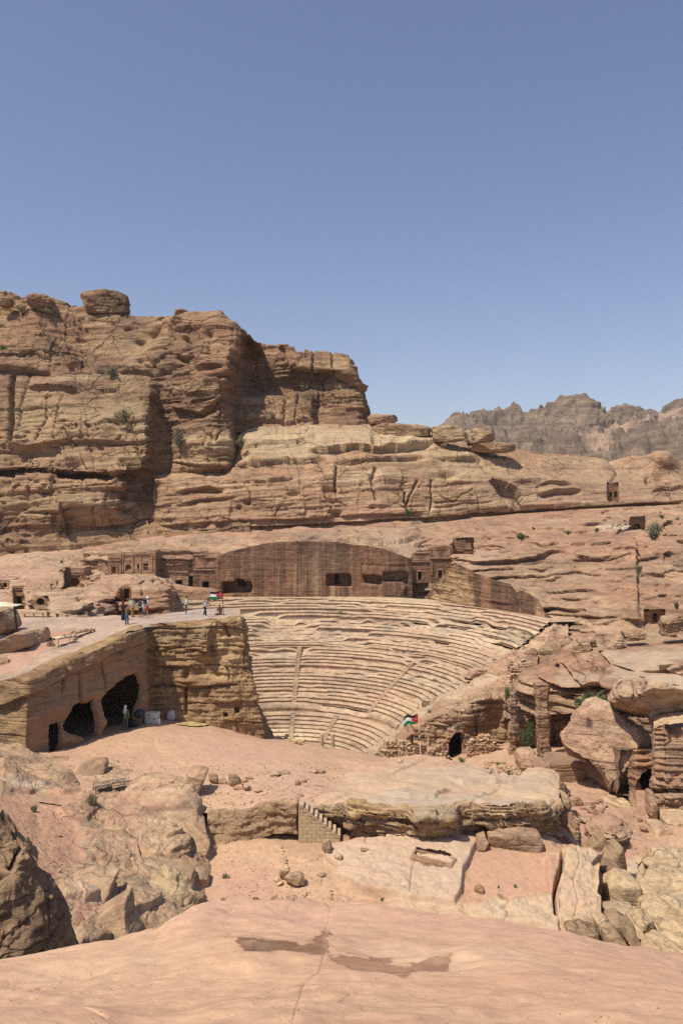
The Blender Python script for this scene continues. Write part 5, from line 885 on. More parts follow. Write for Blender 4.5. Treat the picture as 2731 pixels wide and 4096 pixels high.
# dark cave between the big boulder and the tomb front
cave_g = [(2538,3162),(2545,3130),(2566,3100),(2590,3080),(2604,3076),(2613,3082),(2615,3162)]
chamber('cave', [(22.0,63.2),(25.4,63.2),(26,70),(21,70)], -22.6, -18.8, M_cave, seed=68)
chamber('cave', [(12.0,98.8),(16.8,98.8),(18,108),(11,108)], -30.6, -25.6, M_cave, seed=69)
cv = [[(2500,2990,64),(2540,3000,63),(2600,3000,63),(2625,3000,63)], [(2510,3060,63.5),(2545,3060,62.5),(2600,3055,62.5),(2625,3050,62.5)], [(2515,3160,63.5),(2545,3160,62.5),(2600,3160,62.2),(2625,3160,62.2)], [(2510,3230,62.5),(2545,3210,60.5),(2600,3210,60.5),(2625,3210,60.5)], [(2500,3450,58),(2545,3400,55.5),(2600,3420,55),(2625,3420,55)]]
sheet('gully_cave_rock', cv, index=True, step=3.4, sm=(1, 1), disp=d_rough(.35, 461, 1.6), mat=M_hill, cut=[cave_g], feats=[hole(cave_g, .6), hledge([(2520,3010),(2615,3004)], .5, 10, .3, 6, jt=2), hledge([(2520,3044),(2615,3040)], .4, 10, .3, 6, jt=2), hledge([(2520,3070),(2612,3066)], .4, 8, .3, 5, jt=2)], paints=[paint([(2545,3165),(2612,3165),(2612,3260),(2570,3400),(2540,3420)], (.42,.25,.175), .8, 6, 8, 2)])
boulder([(2592,3160),(2614,3165),(2618,3250),(2622,3280),(2600,3275),(2590,3250)], 57.2, .9, 'narrow pale rock buttress at the entrance of the gully cave', 'rock', M_pale, name='rock_buttress', pw=4, amp=.08)

# ---- near right: split blocks round the crevice
sl_ = [[(2590,3500,46),(2640,3405,44),(2665,3396,44),(2731,3398,44),(3250,3400,44)], [(2552,3600,41),(2565,3530,39.5),(2600,3510,39.5),(2731,3500,39.5),(3250,3500,39)], [(2545,3660,39),(2558,3560,37.2),(2600,3580,36.8),(2731,3590,36.5),(3250,3600,36)],
       [(2560,3760,35.5),(2604,3664,33.8),(2640,3670,33.5),(2731,3690,33),(3250,3700,32.5)], [(2560,3800,33),(2586,3728,31.4),(2640,3750,30.9),(2731,3770,30.5),(3250,3790,30)], [(2580,3850,31),(2596,3800,29),(2640,3820,28.6),(2731,3845,28),(3250,3870,27.5)]]
sheet('cream_slab', sl_, index=True, step=3.4, sm=(1.2, 1.0), disp=lambda p, X, Y: .12 * fbm(p, 2, 4, 471) + .14 * strata(p, .22, 472, (.1, .1), 10) + .07 * strata(p, .08, 473, (.1, .1), 10) + scarps(p, ((.6, .35), (.25, .12)), 474, (.1, .1), .25, 2) + .06 * ridged(p, .6, 4, 475), mat=M_block, ground=True, tail1=[(0, -1, -3, 5)],
      feats=[hledge([(2600,3712),(2660,3722),(2731,3735)], .2, 12, .25, 6, jt=3), hledge([(2630,3605),(2680,3620),(2731,3632)], .15, 10, .2, 5, jt=3), groove([(2640,3560),(2700,3600),(2731,3640)], 3, .12)], paints=[paint([(2680,3580),(2731,3600),(2731,3640),(2690,3620)], (.30,.26,.21), .5, 6, 10, 1)])
B = boulder
B([(2393,3457),(2430,3454),(2472,3465),(2480,3491),(2470,3530),(2440,3535),(2405,3530)], 38.4, .8, 'flat violet-grey split block above the round-topped block by the crevice', 'rock block', M_hill, name='rock_block', pw=9, amp=.05, facets=4)
B([(2412,3545),(2435,3523),(2478,3498),(2536,3513),(2549,3540),(2551,3670),(2480,3660),(2418,3620)], 36.4, .9, 'cream round-topped split block with a shaded front by the crevice', 'rock block', M_block, name='rock_block', pw=9, amp=.04, facets=5, st=.8)
B([(2335,3408),(2360,3378),(2398,3338),(2410,3330),(2424,3372),(2430,3410),(2428,3475),(2350,3470)], 42, .5, 'leaning dark rock slab, left one of the upright pair', 'rock slab', M_dark, name='upright_rock', pw=9, amp=.04, facets=3, st=.5, slant=-.5)
B([(2388,3470),(2398,3420),(2424,3384),(2440,3396),(2456,3370),(2470,3372),(2491,3391),(2500,3440),(2510,3512),(2450,3512)], 41, .55, 'upright dark rock slab, right one of the pair beside the sandy path', 'rock slab', M_dark, name='upright_rock', pw=9, amp=.04, facets=3, st=.5, slant=.6)
B([(2350,3330),(2400,3300),(2470,3290),(2520,3310),(2515,3360),(2480,3395),(2410,3380),(2360,3370)], 44.5, 1.3, 'pale rubbly rock ledge behind the upright dark slabs', 'rock', M_pale, name='rock_ledge', pw=3.5, amp=.14, lean=.8, bs=.6)
stack_rock('rock_fin', [(3180,2246,2268),(3200,2236,2270),(3240,2224,2268),(3300,2220,2262),(3350,2222,2258)], 47, .8, M_pale, 'upright pale rock fin at the end of the layered ledge', 'rock fin', amp=.10, seed=604, bl=.6, pw=3)
stack_rock('rock_fin', [(3262,2288,2300),(3290,2274,2306),(3340,2258,2312),(3400,2258,2318),(3430,2262,2320)], 44, .8, M_pale, 'split rock fin with a dark right face below the layered ledge', 'rock fin', amp=.10, seed=605, bl=.6, pw=3)
B([(2190,3340),(2210,3310),(2260,3330),(2300,3360),(2320,3400),(2290,3420),(2230,3400),(2195,3385)], 41.5, 1.0, 'rounded tan rock under the end of the layered ledge', 'rock', M_pale, name='rock', pw=3.5, amp=.12)
B([(2200,3130),(2230,3120),(2262,3140),(2268,3180),(2240,3200),(2206,3190)], 56, 1.0, 'grey cracked rock lump behind the end of the shelf', 'rock', M_hill, name='rock', pw=3, amp=.18, bs=.6)
B([(2130,3062),(2160,3040),(2196,3046),(2206,3085),(2190,3112),(2140,3110)], 58, 1.1, 'rose-red rounded rock at the far corner of the shelf', 'rock', M_hill, name='rock', pw=3, amp=.08, lean=.5)
B([(2062,3010),(2090,2995),(2130,3000),(2148,3030),(2140,3075),(2100,3090),(2066,3060)], 78, 1.6, 'pale rounded rock below the ragged slim pillar', 'rock', M_pale, name='rock', pw=3, amp=.10, bs=1.1)
# big pale mass left of the crevice

B([(2360,3480),(2400,3475),(2402,3500),(2396,3600),(2364,3590),(2356,3540)], 36, .7, 'dark cleft wall beside the large cream rock mass', 'rock', M_dark, name='rock', pw=3, amp=.1)
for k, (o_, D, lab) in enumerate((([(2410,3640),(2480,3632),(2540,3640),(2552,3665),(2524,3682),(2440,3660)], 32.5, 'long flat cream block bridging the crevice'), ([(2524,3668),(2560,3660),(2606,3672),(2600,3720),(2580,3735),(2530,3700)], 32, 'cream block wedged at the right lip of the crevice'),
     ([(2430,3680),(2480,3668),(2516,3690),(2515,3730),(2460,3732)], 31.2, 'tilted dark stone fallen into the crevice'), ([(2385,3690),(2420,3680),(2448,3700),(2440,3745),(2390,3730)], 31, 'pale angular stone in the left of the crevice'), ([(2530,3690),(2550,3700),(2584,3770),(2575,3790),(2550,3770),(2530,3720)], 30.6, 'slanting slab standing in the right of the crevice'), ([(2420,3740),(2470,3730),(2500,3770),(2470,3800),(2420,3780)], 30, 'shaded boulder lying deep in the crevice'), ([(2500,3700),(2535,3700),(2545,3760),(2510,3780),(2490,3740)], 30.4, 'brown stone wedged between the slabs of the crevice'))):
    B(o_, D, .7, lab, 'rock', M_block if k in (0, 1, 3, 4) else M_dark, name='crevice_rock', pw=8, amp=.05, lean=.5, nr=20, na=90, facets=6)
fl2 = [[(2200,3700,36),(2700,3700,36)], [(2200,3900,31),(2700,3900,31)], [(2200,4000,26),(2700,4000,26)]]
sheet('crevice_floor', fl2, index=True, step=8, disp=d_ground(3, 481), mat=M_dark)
# dark weathered outcrop at the left edge, near the camera
B([(-640,3120),(-300,3150),(-120,3215),(-40,3250),(10,3292),(44,3320),(52,3358),(90,3395),(118,3440),(124,3480),(170,3500),(186,3532),(238,3600),(262,3660),(290,3740),(312,3800),(300,3990),(-640,3990)], 17, 2.2, 'dark weathered outcrop at the left edge, close to the camera', 'outcrop', M_dark, name='outcrop', pw=3.6, bs=1.3, amp=.10, nr=100, na=420, slant=1.0, facets=26, persp=True, st=.5)
# boulders beside the terrace
B([(-60,2440),(0,2432),(40,2436),(64,2480),(70,2510),(40,2530),(0,2552),(-60,2558)], 65.5, 2.0, 'pale rounded boulder at the left edge under the awning strip', mat=M_pale, pw=3, amp=.05)
B([(-60,2600),(-10,2570),(40,2545),(90,2520),(118,2528),(130,2560),(126,2590),(60,2606),(10,2624),(-60,2632)], 58.4, 1.7, 'large smooth orange-tan boulder at the left edge of the terrace', mat=M_pale, pw=3.4, amp=.06)
B([(118,2530),(150,2512),(182,2510),(191,2540),(188,2572),(170,2588),(136,2592),(122,2560)], 60.2, 1.2, 'upright rounded boulder right of the large smooth one', mat=M_pale, pw=3.2, amp=.06)
B([(-20,2640),(10,2628),(35,2640),(50,2670),(45,2682),(0,2692),(-20,2670)], 56.0, .6, 'small brown boulder at the left edge below the large smooth one', mat=M_dark, pw=3, amp=.08)
B([(186,2575),(205,2566),(220,2580),(216,2594),(190,2594)], 59.2, .35, 'small red stone beside the white-topped table', 'stone', M_hill, name='stone', pw=3, amp=.1)
# cap boulder on the skyline and blocks along the cliff top
B([(325,1190),(345,1172),(400,1162),(470,1160),(500,1178),(508,1205),(514,1252),(440,1262),(350,1255),(338,1215)], 203, 4.5, 'big squared boulder standing on the cliff skyline', mat=M_cliff, pw=5, amp=.06, bs=3)
B([(110,1190),(140,1178),(190,1182),(216,1200),(220,1240),(180,1252),(150,1240),(120,1225)], 198, 3.2, 'dark rounded boulder on the cliff top left of the big squared one', mat=M_cliff, pw=3, amp=.12)
B([(-10,1200),(20,1188),(48,1195),(50,1222),(10,1232)], 197, 2.4, 'small dark boulder on the cliff top near the left edge', mat=M_cliff, pw=3, amp=.12)
B([(698,1258),(705,1238),(735,1236),(760,1250),(752,1262),(710,1266)], 195, 2.2, 'low dark rock knob on the cliff skyline above the red scar', 'rock', M_cliff, name='rock', pw=3, amp=.1)
B([(1112,1392),(1118,1378),(1130,1376),(1138,1390),(1132,1402)], 205, 1.0, 'small pointed rock standing on the rear cliff top', 'rock', M_cliff, name='rock', pw=3, amp=.1)
# blocks lying along the ledge top, right of the rear cliff
for k, (o_, D, lab) in enumerate((([(1470,1665),(1490,1656),(1586,1662),(1590,1685),(1540,1702),(1476,1698)], 192, 'flat-topped pale block at the foot of the rear cliff'), ([(1480,1700),(1560,1694),(1650,1702),(1720,1700),(1725,1745),(1600,1756),(1490,1745)], 188, 'long pale jointed block on the ledge below the skyline'), ([(1725,1704),(1790,1702),(1826,1706),(1850,1720),(1856,1760),(1800,1770),(1730,1768)], 187, 'square pale block with a small dark opening on the ledge'), ([(1856,1722),(1900,1715),(1960,1730),(1980,1755),(1960,1775),(1870,1782)], 189, 'brown wedge-shaped block on the ledge against the mountains'), ([(1870,1785),(1960,1772),(2060,1772),(2064,1806),(1960,1812),(1880,1806)], 186, 'low split slab at the end of the upper ledge'))):
    B(o_, D, 3.0, lab, 'rock block', M_cliffl, name='rock_block', pw=5, amp=.06, bs=2.6)

for k, (o_, D, T, mt, lab) in enumerate((([(2140,2640),(2160,2600),(2200,2570),(2240,2560),(2262,2590),(2230,2620),(2190,2640)], 104, 2.2, M_dark, 'dark jagged rock at the right end of the seating tiers'), ([(2100,2612),(2130,2596),(2160,2604),(2150,2632),(2110,2640)], 105, 1.4, M_hill, 'flat red slab beside the dark jagged rock at the end of the tiers'),
     ([(2286,2630),(2296,2580),(2320,2548),(2350,2556),(2352,2600),(2330,2632)], 95, 1.5, M_hill, 'rose rock knob standing above the end of the tiers'), ([(2330,2560),(2372,2548),(2380,2590),(2352,2600)], 96, 1.3, M_hill, 'small shaded rock right of the rose rock knob'), ([(2428,2590),(2470,2545),(2492,2540),(2496,2580),(2440,2600)], 92, 1.2, M_pale, 'pale wedge-shaped rock below the low hillside doorway'), ([(2490,2524),(2560,2520),(2578,2536),(2574,2556),(2500,2562)], 93, 1.2, M_hill, 'red ledge rock right of the pale wedge-shaped one'),
     ([(2640,2490),(2660,2470),(2731,2455),(2800,2460),(2800,2520),(2731,2520),(2650,2545)], 92, 2.0, M_hill, 'large rounded red rock at the right edge beside the hillside doorway'), ([(2046,2690),(2060,2655),(2100,2640),(2130,2650),(2120,2690),(2080,2720)], 102, 1.4, M_pale, 'pile of broken yellowish rock under the end of the tiers'), ([(2026,2668),(2040,2640),(2060,2645),(2050,2690)], 103, .8, M_dark, 'small dark rock with a pit beside the broken yellowish pile'),
     ([(1840,2700),(1900,2672),(1990,2668),(2010,2690),(1960,2710),(1880,2716)], 108, 1.6, M_pale, 'long pale slab slumped across the right end of the tiers'))):
    B(o_, D, T, lab, 'rock', mt, name='rock', pw=3.5, amp=.14, bs=1.4, facets=14)

te = [[(1860,2736,111),(1902,2702,111.5),(1960,2660,112),(2013,2622,112),(2126,2548,113),(2207,2490,114),(2270,2480,115)],
      [(1860,2744,105),(1902,2711,106),(1960,2670,106.4),(2013,2632,106.8),(2126,2558,107.4),(2207,2500,108),(2270,2490,110)],
      [(1860,2775,103),(1900,2760,103),(1960,2720,104),(2040,2672,104),(2120,2630,104),(2200,2600,104.5),(2270,2570,106)],
      [(1860,2820,102),(1900,2810,101.5),(1960,2790,102),(2040,2750,101),(2120,2710,100),(2200,2680,99),(2270,2650,99)]]
sheet('tier_end_rock', te, px=(1860, 2270), step=3.4, sm=(1.5, 1.0), disp=d_rough(.8, 491, 2.2, (-.2, 0)), mat=M_pale, ground=True)

# bedrock slabs breaking out of the left slope
for o_, D, T, ln, mt, lab in (([(497,3168),(548,3123),(600,3116),(670,3123),(759,3142),(770,3180),(765,3204),(700,3196),(510,3194)], 42.0, .55, 1.8, M_slope, 'flat pale slab beside the wire-legged stands'), ([(738,3112),(759,3082),(800,3080),(829,3091),(806,3150),(778,3208),(750,3196)], 42.6, .7, .4, M_slope, 'upright split slab at the near left corner of the yard'),
     ([(536,3212),(640,3196),(733,3193),(791,3232),(812,3308),(832,3410),(816,3434),(733,3345),(638,3288),(548,3248)], 38.6, .6, 1.8, M_slope, 'long tan slab dipping into the lower court'), ([(425,3262),(520,3258),(612,3276),(708,3327),(718,3366),(663,3382),(555,3370),(478,3338),(421,3310)], 37.4, .7, 1.8, M_slope, 'cream slab with a rounded nose in the middle of the left outcrop'),
     ([(548,3380),(620,3362),(702,3353),(753,3372),(757,3432),(708,3460),(612,3440),(548,3402)], 36.0, .8, 1.0, M_slope, 'heavy rounded block at the right of the left outcrop'), ([(351,3219),(390,3235),(383,3262),(344,3292),(255,3280),(223,3246),(268,3222)], 38.6, .45, 1.8, M_slope, 'small tan slab at the head of the red scree'),
     ([(357,3404),(400,3366),(472,3346),(548,3385),(561,3442),(640,3464),(612,3480),(497,3480),(402,3454)], 35.2, .5, 2.0, M_hill, 'pink slab below the cream one in the left outcrop'), ([(529,3474),(600,3476),(676,3493),(765,3506),(780,3538),(762,3576),(812,3608),(784,3632),(670,3582),(561,3516)], 33.2, .6, 1.8, M_slope, 'long jagged yellowish slab above the foreground rock'),
     ([(455,3538),(500,3534),(548,3550),(638,3620),(618,3644),(523,3672),(508,3626),(480,3574)], 30.6, .6, 1.4, M_slope, 'shaded ribbed slab left of the jagged yellowish one'), ([(306,3728),(370,3672),(446,3633),(497,3601),(512,3665),(558,3738),(466,3768),(389,3792),(308,3800)], 25.8, .7, 0.7, M_slope, 'grey fluted rock at the edge of the foreground rock'), ([(226,3548),(300,3516),(357,3504),(459,3512),(446,3574),(357,3620),(252,3614)], 29.2, .4, 2.0, M_slope, 'cream stained slab in the lower left outcrop'),
     ([(640,3440),(720,3450),(800,3480),(836,3500),(838,3530),(790,3530),(700,3500)], 34.6, .5, 1.4, M_slope, 'smooth grey nose of rock reaching the lower court'), ([(-60,3010),(40,2995),(120,3030),(160,3060),(120,3090),(0,3080),(-60,3070)], 46.5, .6, 1.6, M_slope, 'bedded pale slab at the left edge below the terrace'), ([(40,3090),(150,3080),(260,3100),(330,3160),(300,3190),(180,3160),(60,3140)], 42.8, .6, 1.8, M_slope, 'long bedded slab running down from the left edge'), ([(-60,3110),(30,3105),(110,3140),(90,3172),(-60,3180)], 40.5, .5, 1.6, M_slope, 'low ledge slab at the top left of the red scree'),
     ([(1950,3338),(2000,3326),(2100,3322),(2156,3330),(2166,3372),(2152,3396),(2040,3392),(1955,3386)], 37.4, .4, .3, M_pale, 'long low block at the head of the sandy basin'), ([(1900,3392),(1908,3348),(1940,3338),(1950,3372),(1930,3392)], 37.2, .35, .3, M_pale, 'small squared block left of the long low one at the basin head'), ([(2272,3725),(2330,3712),(2392,3730),(2404,3790),(2360,3810),(2290,3800)], 30.4, .6, .5, M_dark, 'brown rock closing the left end of the crevice')):
    B(o_, D, T * 1.25, lab, 'rock slab', mt, name='flat_rock', pw=8, amp=.045, lean=ln * .62, nr=40, na=200, facets=5, seed=int(abs(o_[0][0])), st=1.2)
# ------------------------------------------------------------------ the rock-cut theatre
TX, TY = -7.5, 103.0
def ring_z(R): return -29.7 + .62 * (R - 14.9)
theatre = empty('theatre', (TX, TY, -33)); tag(theatre, 'semicircular rock-cut theatre with curved tiers of worn stone seats', 'theatre')
TM = Matrix.Translation((-TX, -TY, 33))
def put(o):          # keep world-space vertices, but hang the piece on the theatre
    o.parent = theatre; o.matrix_parent_inverse = Matrix.Translation((-TX, -TY, 33)); return o
def seat_row(R0, R1, z0, z1, ta, tb, er, name, seed, wig=0.0):
    n = max(40, int((tb - ta) * R0 / .16)); th = np.linspace(ta, tb, n)
    # profile: foot of the riser, riser, nosing, tread, back
    hh, tr = z1 - z0, R1 - R0
    prof = [(R0 + .16, z0 - .35), (R0 + .16, z0 - .02), (R0 + .15, z0 + .14 * hh), (R0 + .07, z0 + .30 * hh), (R0 + .0, z0 + .42 * hh), (R0 + .03, z0 + .58 * hh), (R0 + .10, z0 + .76 * hh), (R0 + .20, z0 + .90 * hh), (R0 + .34, z1 - .01), (R0 + .55 * tr, z1), (R0 + .85 * tr, z1 - .02), (R1 + .14, z1 - .02)]
    pr = np.array(prof)
    Rg, Tg = np.meshgrid(pr[:, 0], th, indexing='ij'); Zg = np.repeat(pr[:, 1:2], n, 1)
    p = np.stack([TX + Rg * np.sin(Tg), TY + Rg * np.cos(Tg), Zg], -1)
    s = np.stack([Tg * R0, np.full_like(Tg, seed * 3.1), Zg], -1)
    e = er * (.55 + .9 * sstep(-.1, .5, fbm(np.stack([Tg * R0, 0 * Tg + R0, 0 * Tg], -1), (9.0, 1.6, 1.0), 3, 201)))
    slope_z = ring_z(Rg) - .12                                          # worn back to the plain slope
    w_ = np.clip(e * 1.15 - .42, 0, .93)
    p[..., 2] = p[..., 2] * (1 - w_) + slope_z * w_
    rad = e * (.13 * fbm(s, (3.2, 1, 1), 4, 202) + .07 * fbm(s, (.7, 1, .5), 3, 203)) - .06 * er * hash1(np.floor(Tg * R0 / 1.1), int(seed * 7))
    up = e * (.10 * fbm(p, (3.6, 3.6, 2.5), 4, 204) + .05 * fbm(p, .8, 3, 205)) + .015 * fbm(p, 1.0, 3, 206)
    p[..., 0] += np.sin(Tg) * rad; p[..., 1] += np.cos(Tg) * rad; p[..., 2] += up + wig * fbm(np.stack([Tg * 20, 0 * Tg, 0 * Tg], -1), 6, 2, seed)
    me = mesh_np(name, p, grid_quads(len(prof), n, False)); o = obj(name, me, M_seat); put(o)
    GROUND.append((p.reshape(-1, 3), grid_quads(len(prof), n)))
    return o
R = 9.6; z = ring_z(R) ; k = 0; LEFT = math.radians(-62)
def right_end(R): return math.radians(np.interp(R, [9, 12, 15, 20, 26, 32, 38], [80, 78, 76, 82, 81, 80, 79]))
row_edges = []
for blk, (n, er0, er1) in enumerate(((8, .30, .42), (16, .35, .75), (15, 1.2, .9))):
    for j in range(n):
        R1 = R + .655; z1 = z + .655 * .62 + (.015 if blk == 0 else 0)
        er = er0 + (er1 - er0) * j / (n - 1)
        if blk == 2 and j > 10: er = .5
        seat_row(R, R1, z, z1, LEFT, right_end(R), er, 'seat_row', k); row_edges.append((R, R1, z, z1)); R, z = R1, z1; k += 1
    if blk < 2:      # walkway and the parapet wall above it
        R1 = R + (1.2 if blk == 0 else .8); z1 = z + (1.25 if blk == 0 else .6)
        seat_row(R, R + .5, z - .05, z + .02, LEFT, right_end(R), .5, 'walkway', k + 60)
        seat_row(R + .5, R1, z, z1, LEFT, right_end(R), .75, 'parapet_wall', k + 70); R, z = R1, z1
R_TOP, Z_TOP = R, z
seat_row(R, R + 4.5, z - .03, z + .05, LEFT, math.radians(80), .3, 'top_walkway', 95)
# radial flights of steps
def flight(th, r0, r1):
    fl = empty('stairway', (0, 0, 0)); put(fl); fl.matrix_parent_inverse = Matrix.Translation((-TX, -TY, 33))
    bmv = None
    for (a, b, za, zb) in row_edges:
        if a < r0 or a > r1: continue
        for h in range(2):
            ra, rb = a + (b - a) * .5 * h - .28, a + (b - a) * .5 * (h + 1) - .10; zt = za + (zb - za) * .5 * (h + 1)
            wv = .36; c, s_ = math.cos(th), math.sin(th)
            pts = []
            for zz in (za - .5, zt + .03):
                for (rr, t) in ((ra, -wv), (ra, wv), (rb, wv), (rb, -wv)):
                    jx, jz = random.uniform(-.04, .04), random.uniform(-.03, .03)
                    pts.append((TX + rr * s_ + (t + jx) * c, TY + rr * c - (t + jx) * s_, zz + jz))
            me = bpy.data.meshes.new('step'); me.from_pydata(pts, [], [(0,1,2,3),(7,6,5,4),(0,4,5,1),(1,5,6,2),(2,6,7,3),(3,7,4,0)]); me.update()
            bmx = bmesh.new(); bmx.from_mesh(me); bmesh.ops.recalc_face_normals(bmx, faces=bmx.faces); bmx.to_mesh(me); bmx.free()
            obj('step', me, M_seat, fl)
random.seed(5)
flight(math.radians(1.5), 9.5, 26.5); flight(math.radians(28), 9.5, 15); flight(math.radians(47), 16, 25)

# ------------------------------------------------------------------ dressed rock wall behind the seats, with its rectangular recesses
def wy(py, D=142.2): return (CY - py) / FPX * D
def wx(px, D=142.2): return (px - CX) / FPX * D
def curtain(name, cols, step, disp, mat, feats=(), kind=None, ground=False, sm=(.6, .6), paints=()):
    """vertical rock face through columns (px, top, bottom, D)"""
    rows = [[(c[0], c[1] + (c[2] - c[1]) * t, c[3]) for c in cols] for t in (0, .5, 1)]
    return sheet(name, rows, index=True, step=step, sm=sm, disp=disp, mat=mat, feats=feats, kind=kind, ground=ground, paints=paints)
def d_wall(p, X, Y):
    chis = .05 * fbm(p, (1.1, 1.1, .22), 4, 301) + .05 * fbm(p, (.5, .5, 4.0), 3, 302)
    o2, g2 = blocks(p, 3.0, .9, 303, dip=(0, 0), gw=.06); return chis + .16 * fbm(p, 5, 3, 304) - .10 * g2 * sstep(0, .4, fbm(p, 7, 2, 305))
rec = [[(889,2330),(940,2328),(948,2320),(975,2320),(978,2330),(1000,2326),(1008,2345),(1006,2362),(1000,2372),(890,2374)],
       [(1308,2300),(1314,2297),(1396,2297),(1404,2304),(1406,2340),(1402,2346),(1312,2344),(1306,2338)],
       [(1452,2302),(1490,2300),(1522,2304),(1528,2312),(1527,2334),(1520,2340),(1458,2332)],
       [(1533,2290),(1620,2288),(1632,2296),(1632,2340),(1618,2334),(1612,2328),(1534,2326)]]
wallf = [slab(rec[0], -2.8, .3, 2.5), slab(rec[1], -2.6, .3, 2.5), slab(rec[2], -1.8, .3, 2.5), slab(rec[3], -2.6, .3, 2.5), slab([(943,2316),(960,2316),(960,2348),(943,2348)], -1.6, .2, 1.5), slab([(966,2324),(977,2324),(977,2348),(966,2348)], -1.4, .2, 1.5), slab([(1338,2300),(1353,2300),(1353,2346),(1338,2346)], -1.8, .2, 1.5), bump(1195, 2405, 14, 10, .7), bump(1182, 2402, 6, 6, -1.0), vledge([(1208,2385),(1210,2428)], .35, 10, 1, jt=1), vledge([(868,2215),(870,2300),(872,2440)], .25, 8, -1, jt=0),
         groove([(1100,2170),(1102,2430)], 2.5, .12, 1), groove([(1450,2255),(1450,2335)], 2.5, .3, 0), hledge([(1430,2255),(1520,2258),(1640,2262)], .10, 8, .12, 6, jt=1), bump(1615, 2355, 10, 20, .5)]
wall_cols = [(x, y, 2440, 142.2) for x, y in WT] + [(1655,2330,2440,142.6),(1662,2330,2440,146)]
tw = curtain('theatre_back_wall', wall_cols, 3.6, d_wall, M_wall, wallf,
             paints=[paint([(860,2400),(1640,2400),(1640,2440),(860,2440)], (.36,.22,.135), .45, 10, 14, 5), paint([(880,2200),(1200,2170),(1200,2260),(900,2300)], (.19,.12,.08), .35, 20, 30, 8), paint([(1230,2170),(1420,2190),(1420,2300),(1230,2300)], (.24,.16,.10), .3, 20, 30, 8)])
tag(tw, 'tall dark-streaked dressed rock wall with oblong recesses behind the upper seats', 'rock wall')
# dark doorways at the back of two recesses
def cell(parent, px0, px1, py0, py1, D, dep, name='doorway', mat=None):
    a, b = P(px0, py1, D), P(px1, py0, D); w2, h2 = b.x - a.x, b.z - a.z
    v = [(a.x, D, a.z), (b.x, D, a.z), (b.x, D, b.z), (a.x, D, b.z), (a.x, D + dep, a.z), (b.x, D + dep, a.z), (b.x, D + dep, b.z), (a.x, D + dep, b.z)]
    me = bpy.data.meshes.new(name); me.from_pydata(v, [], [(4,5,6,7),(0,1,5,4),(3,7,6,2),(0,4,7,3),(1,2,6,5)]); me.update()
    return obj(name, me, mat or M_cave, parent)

# right-hand wing wall, following the curve of the top row
wing = [(1695,2400,2436,140),(1712,2372,2440,138.5),(1740,2340,2444,136.5),(1775,2300,2450,134),(1800,2272,2454,132),(1832,2258,2458,130),(1870,2275,2464,128.2),(1900,2292,2468,127),(1950,2310,2476,124.8),(2000,2326,2486,122.6),(2040,2336,2494,120.8),(2062,2370,2498,119.8),(2078,2362,2502,119),(2120,2378,2510,117.2),(2150,2400,2516,116),(2180,2450,2522,114.6),(2215,2480,2530,113),(2240,2510,2536,111.6),(2246,2514,2540,114)]
wingf = [groove([(1835,2260),(1838,2330),(1842,2380)], 3, .35, 1), vledge([(2062,2372),(2064,2410),(2070,2424)], .3, 12, -1, jt=1), hledge([(1930,2398),(1985,2408),(2060,2422)], .3, 30, .1, 5, jt=2), groove([(1740,2360),(1752,2400),(1765,2440)], 4, .5), groove([(1715,2400),(1730,2430)], 4, .5), hledge([(1730,2370),(1800,2378),(1900,2388)], .12, 10, .14, 6, jt=3), hledge([(1740,2410),(1850,2420),(1980,2440)], .12, 10, .14, 6, jt=3), vledge([(2178,2450),(2182,2480),(2184,2524)], .5, 30, 1, jt=2)]
def d_wing(p, X, Y):
    o2, g2 = blocks(p, 1.4, .5, 313, dip=(-.1, 0), gw=.14, hdir=(.8, .8)); m = 1 - .75 * sstep(1830, 1960, X)
    return .22 * fbm(p, 3.5, 4, 311) * (.4 + m) + m * (.28 * (o2 - .5) - .22 * g2) + .05 * fbm(p, (.4, .4, 3.0), 3, 312) + .05 * fbm(p, (1, 1, .2), 3, 314)
wg = curtain('theatre_wing_wall', wing, 3.6, d_wing, M_wing if 'M_wing' in globals() else M_wall, wingf,
             paints=[paint([(1700,2400),(1790,2290),(1870,2290),(1900,2460),(1760,2450)], (.42,.28,.155), .75, 14, 20, 4), paint([(1700,2425),(1900,2450),(2240,2530),(2240,2545),(1700,2450)], (.45,.30,.19), .6, 6, 8, 4)])
tag(wg, 'slanting yellowish dressed rock wall closing the right end of the upper seats', 'rock wall')
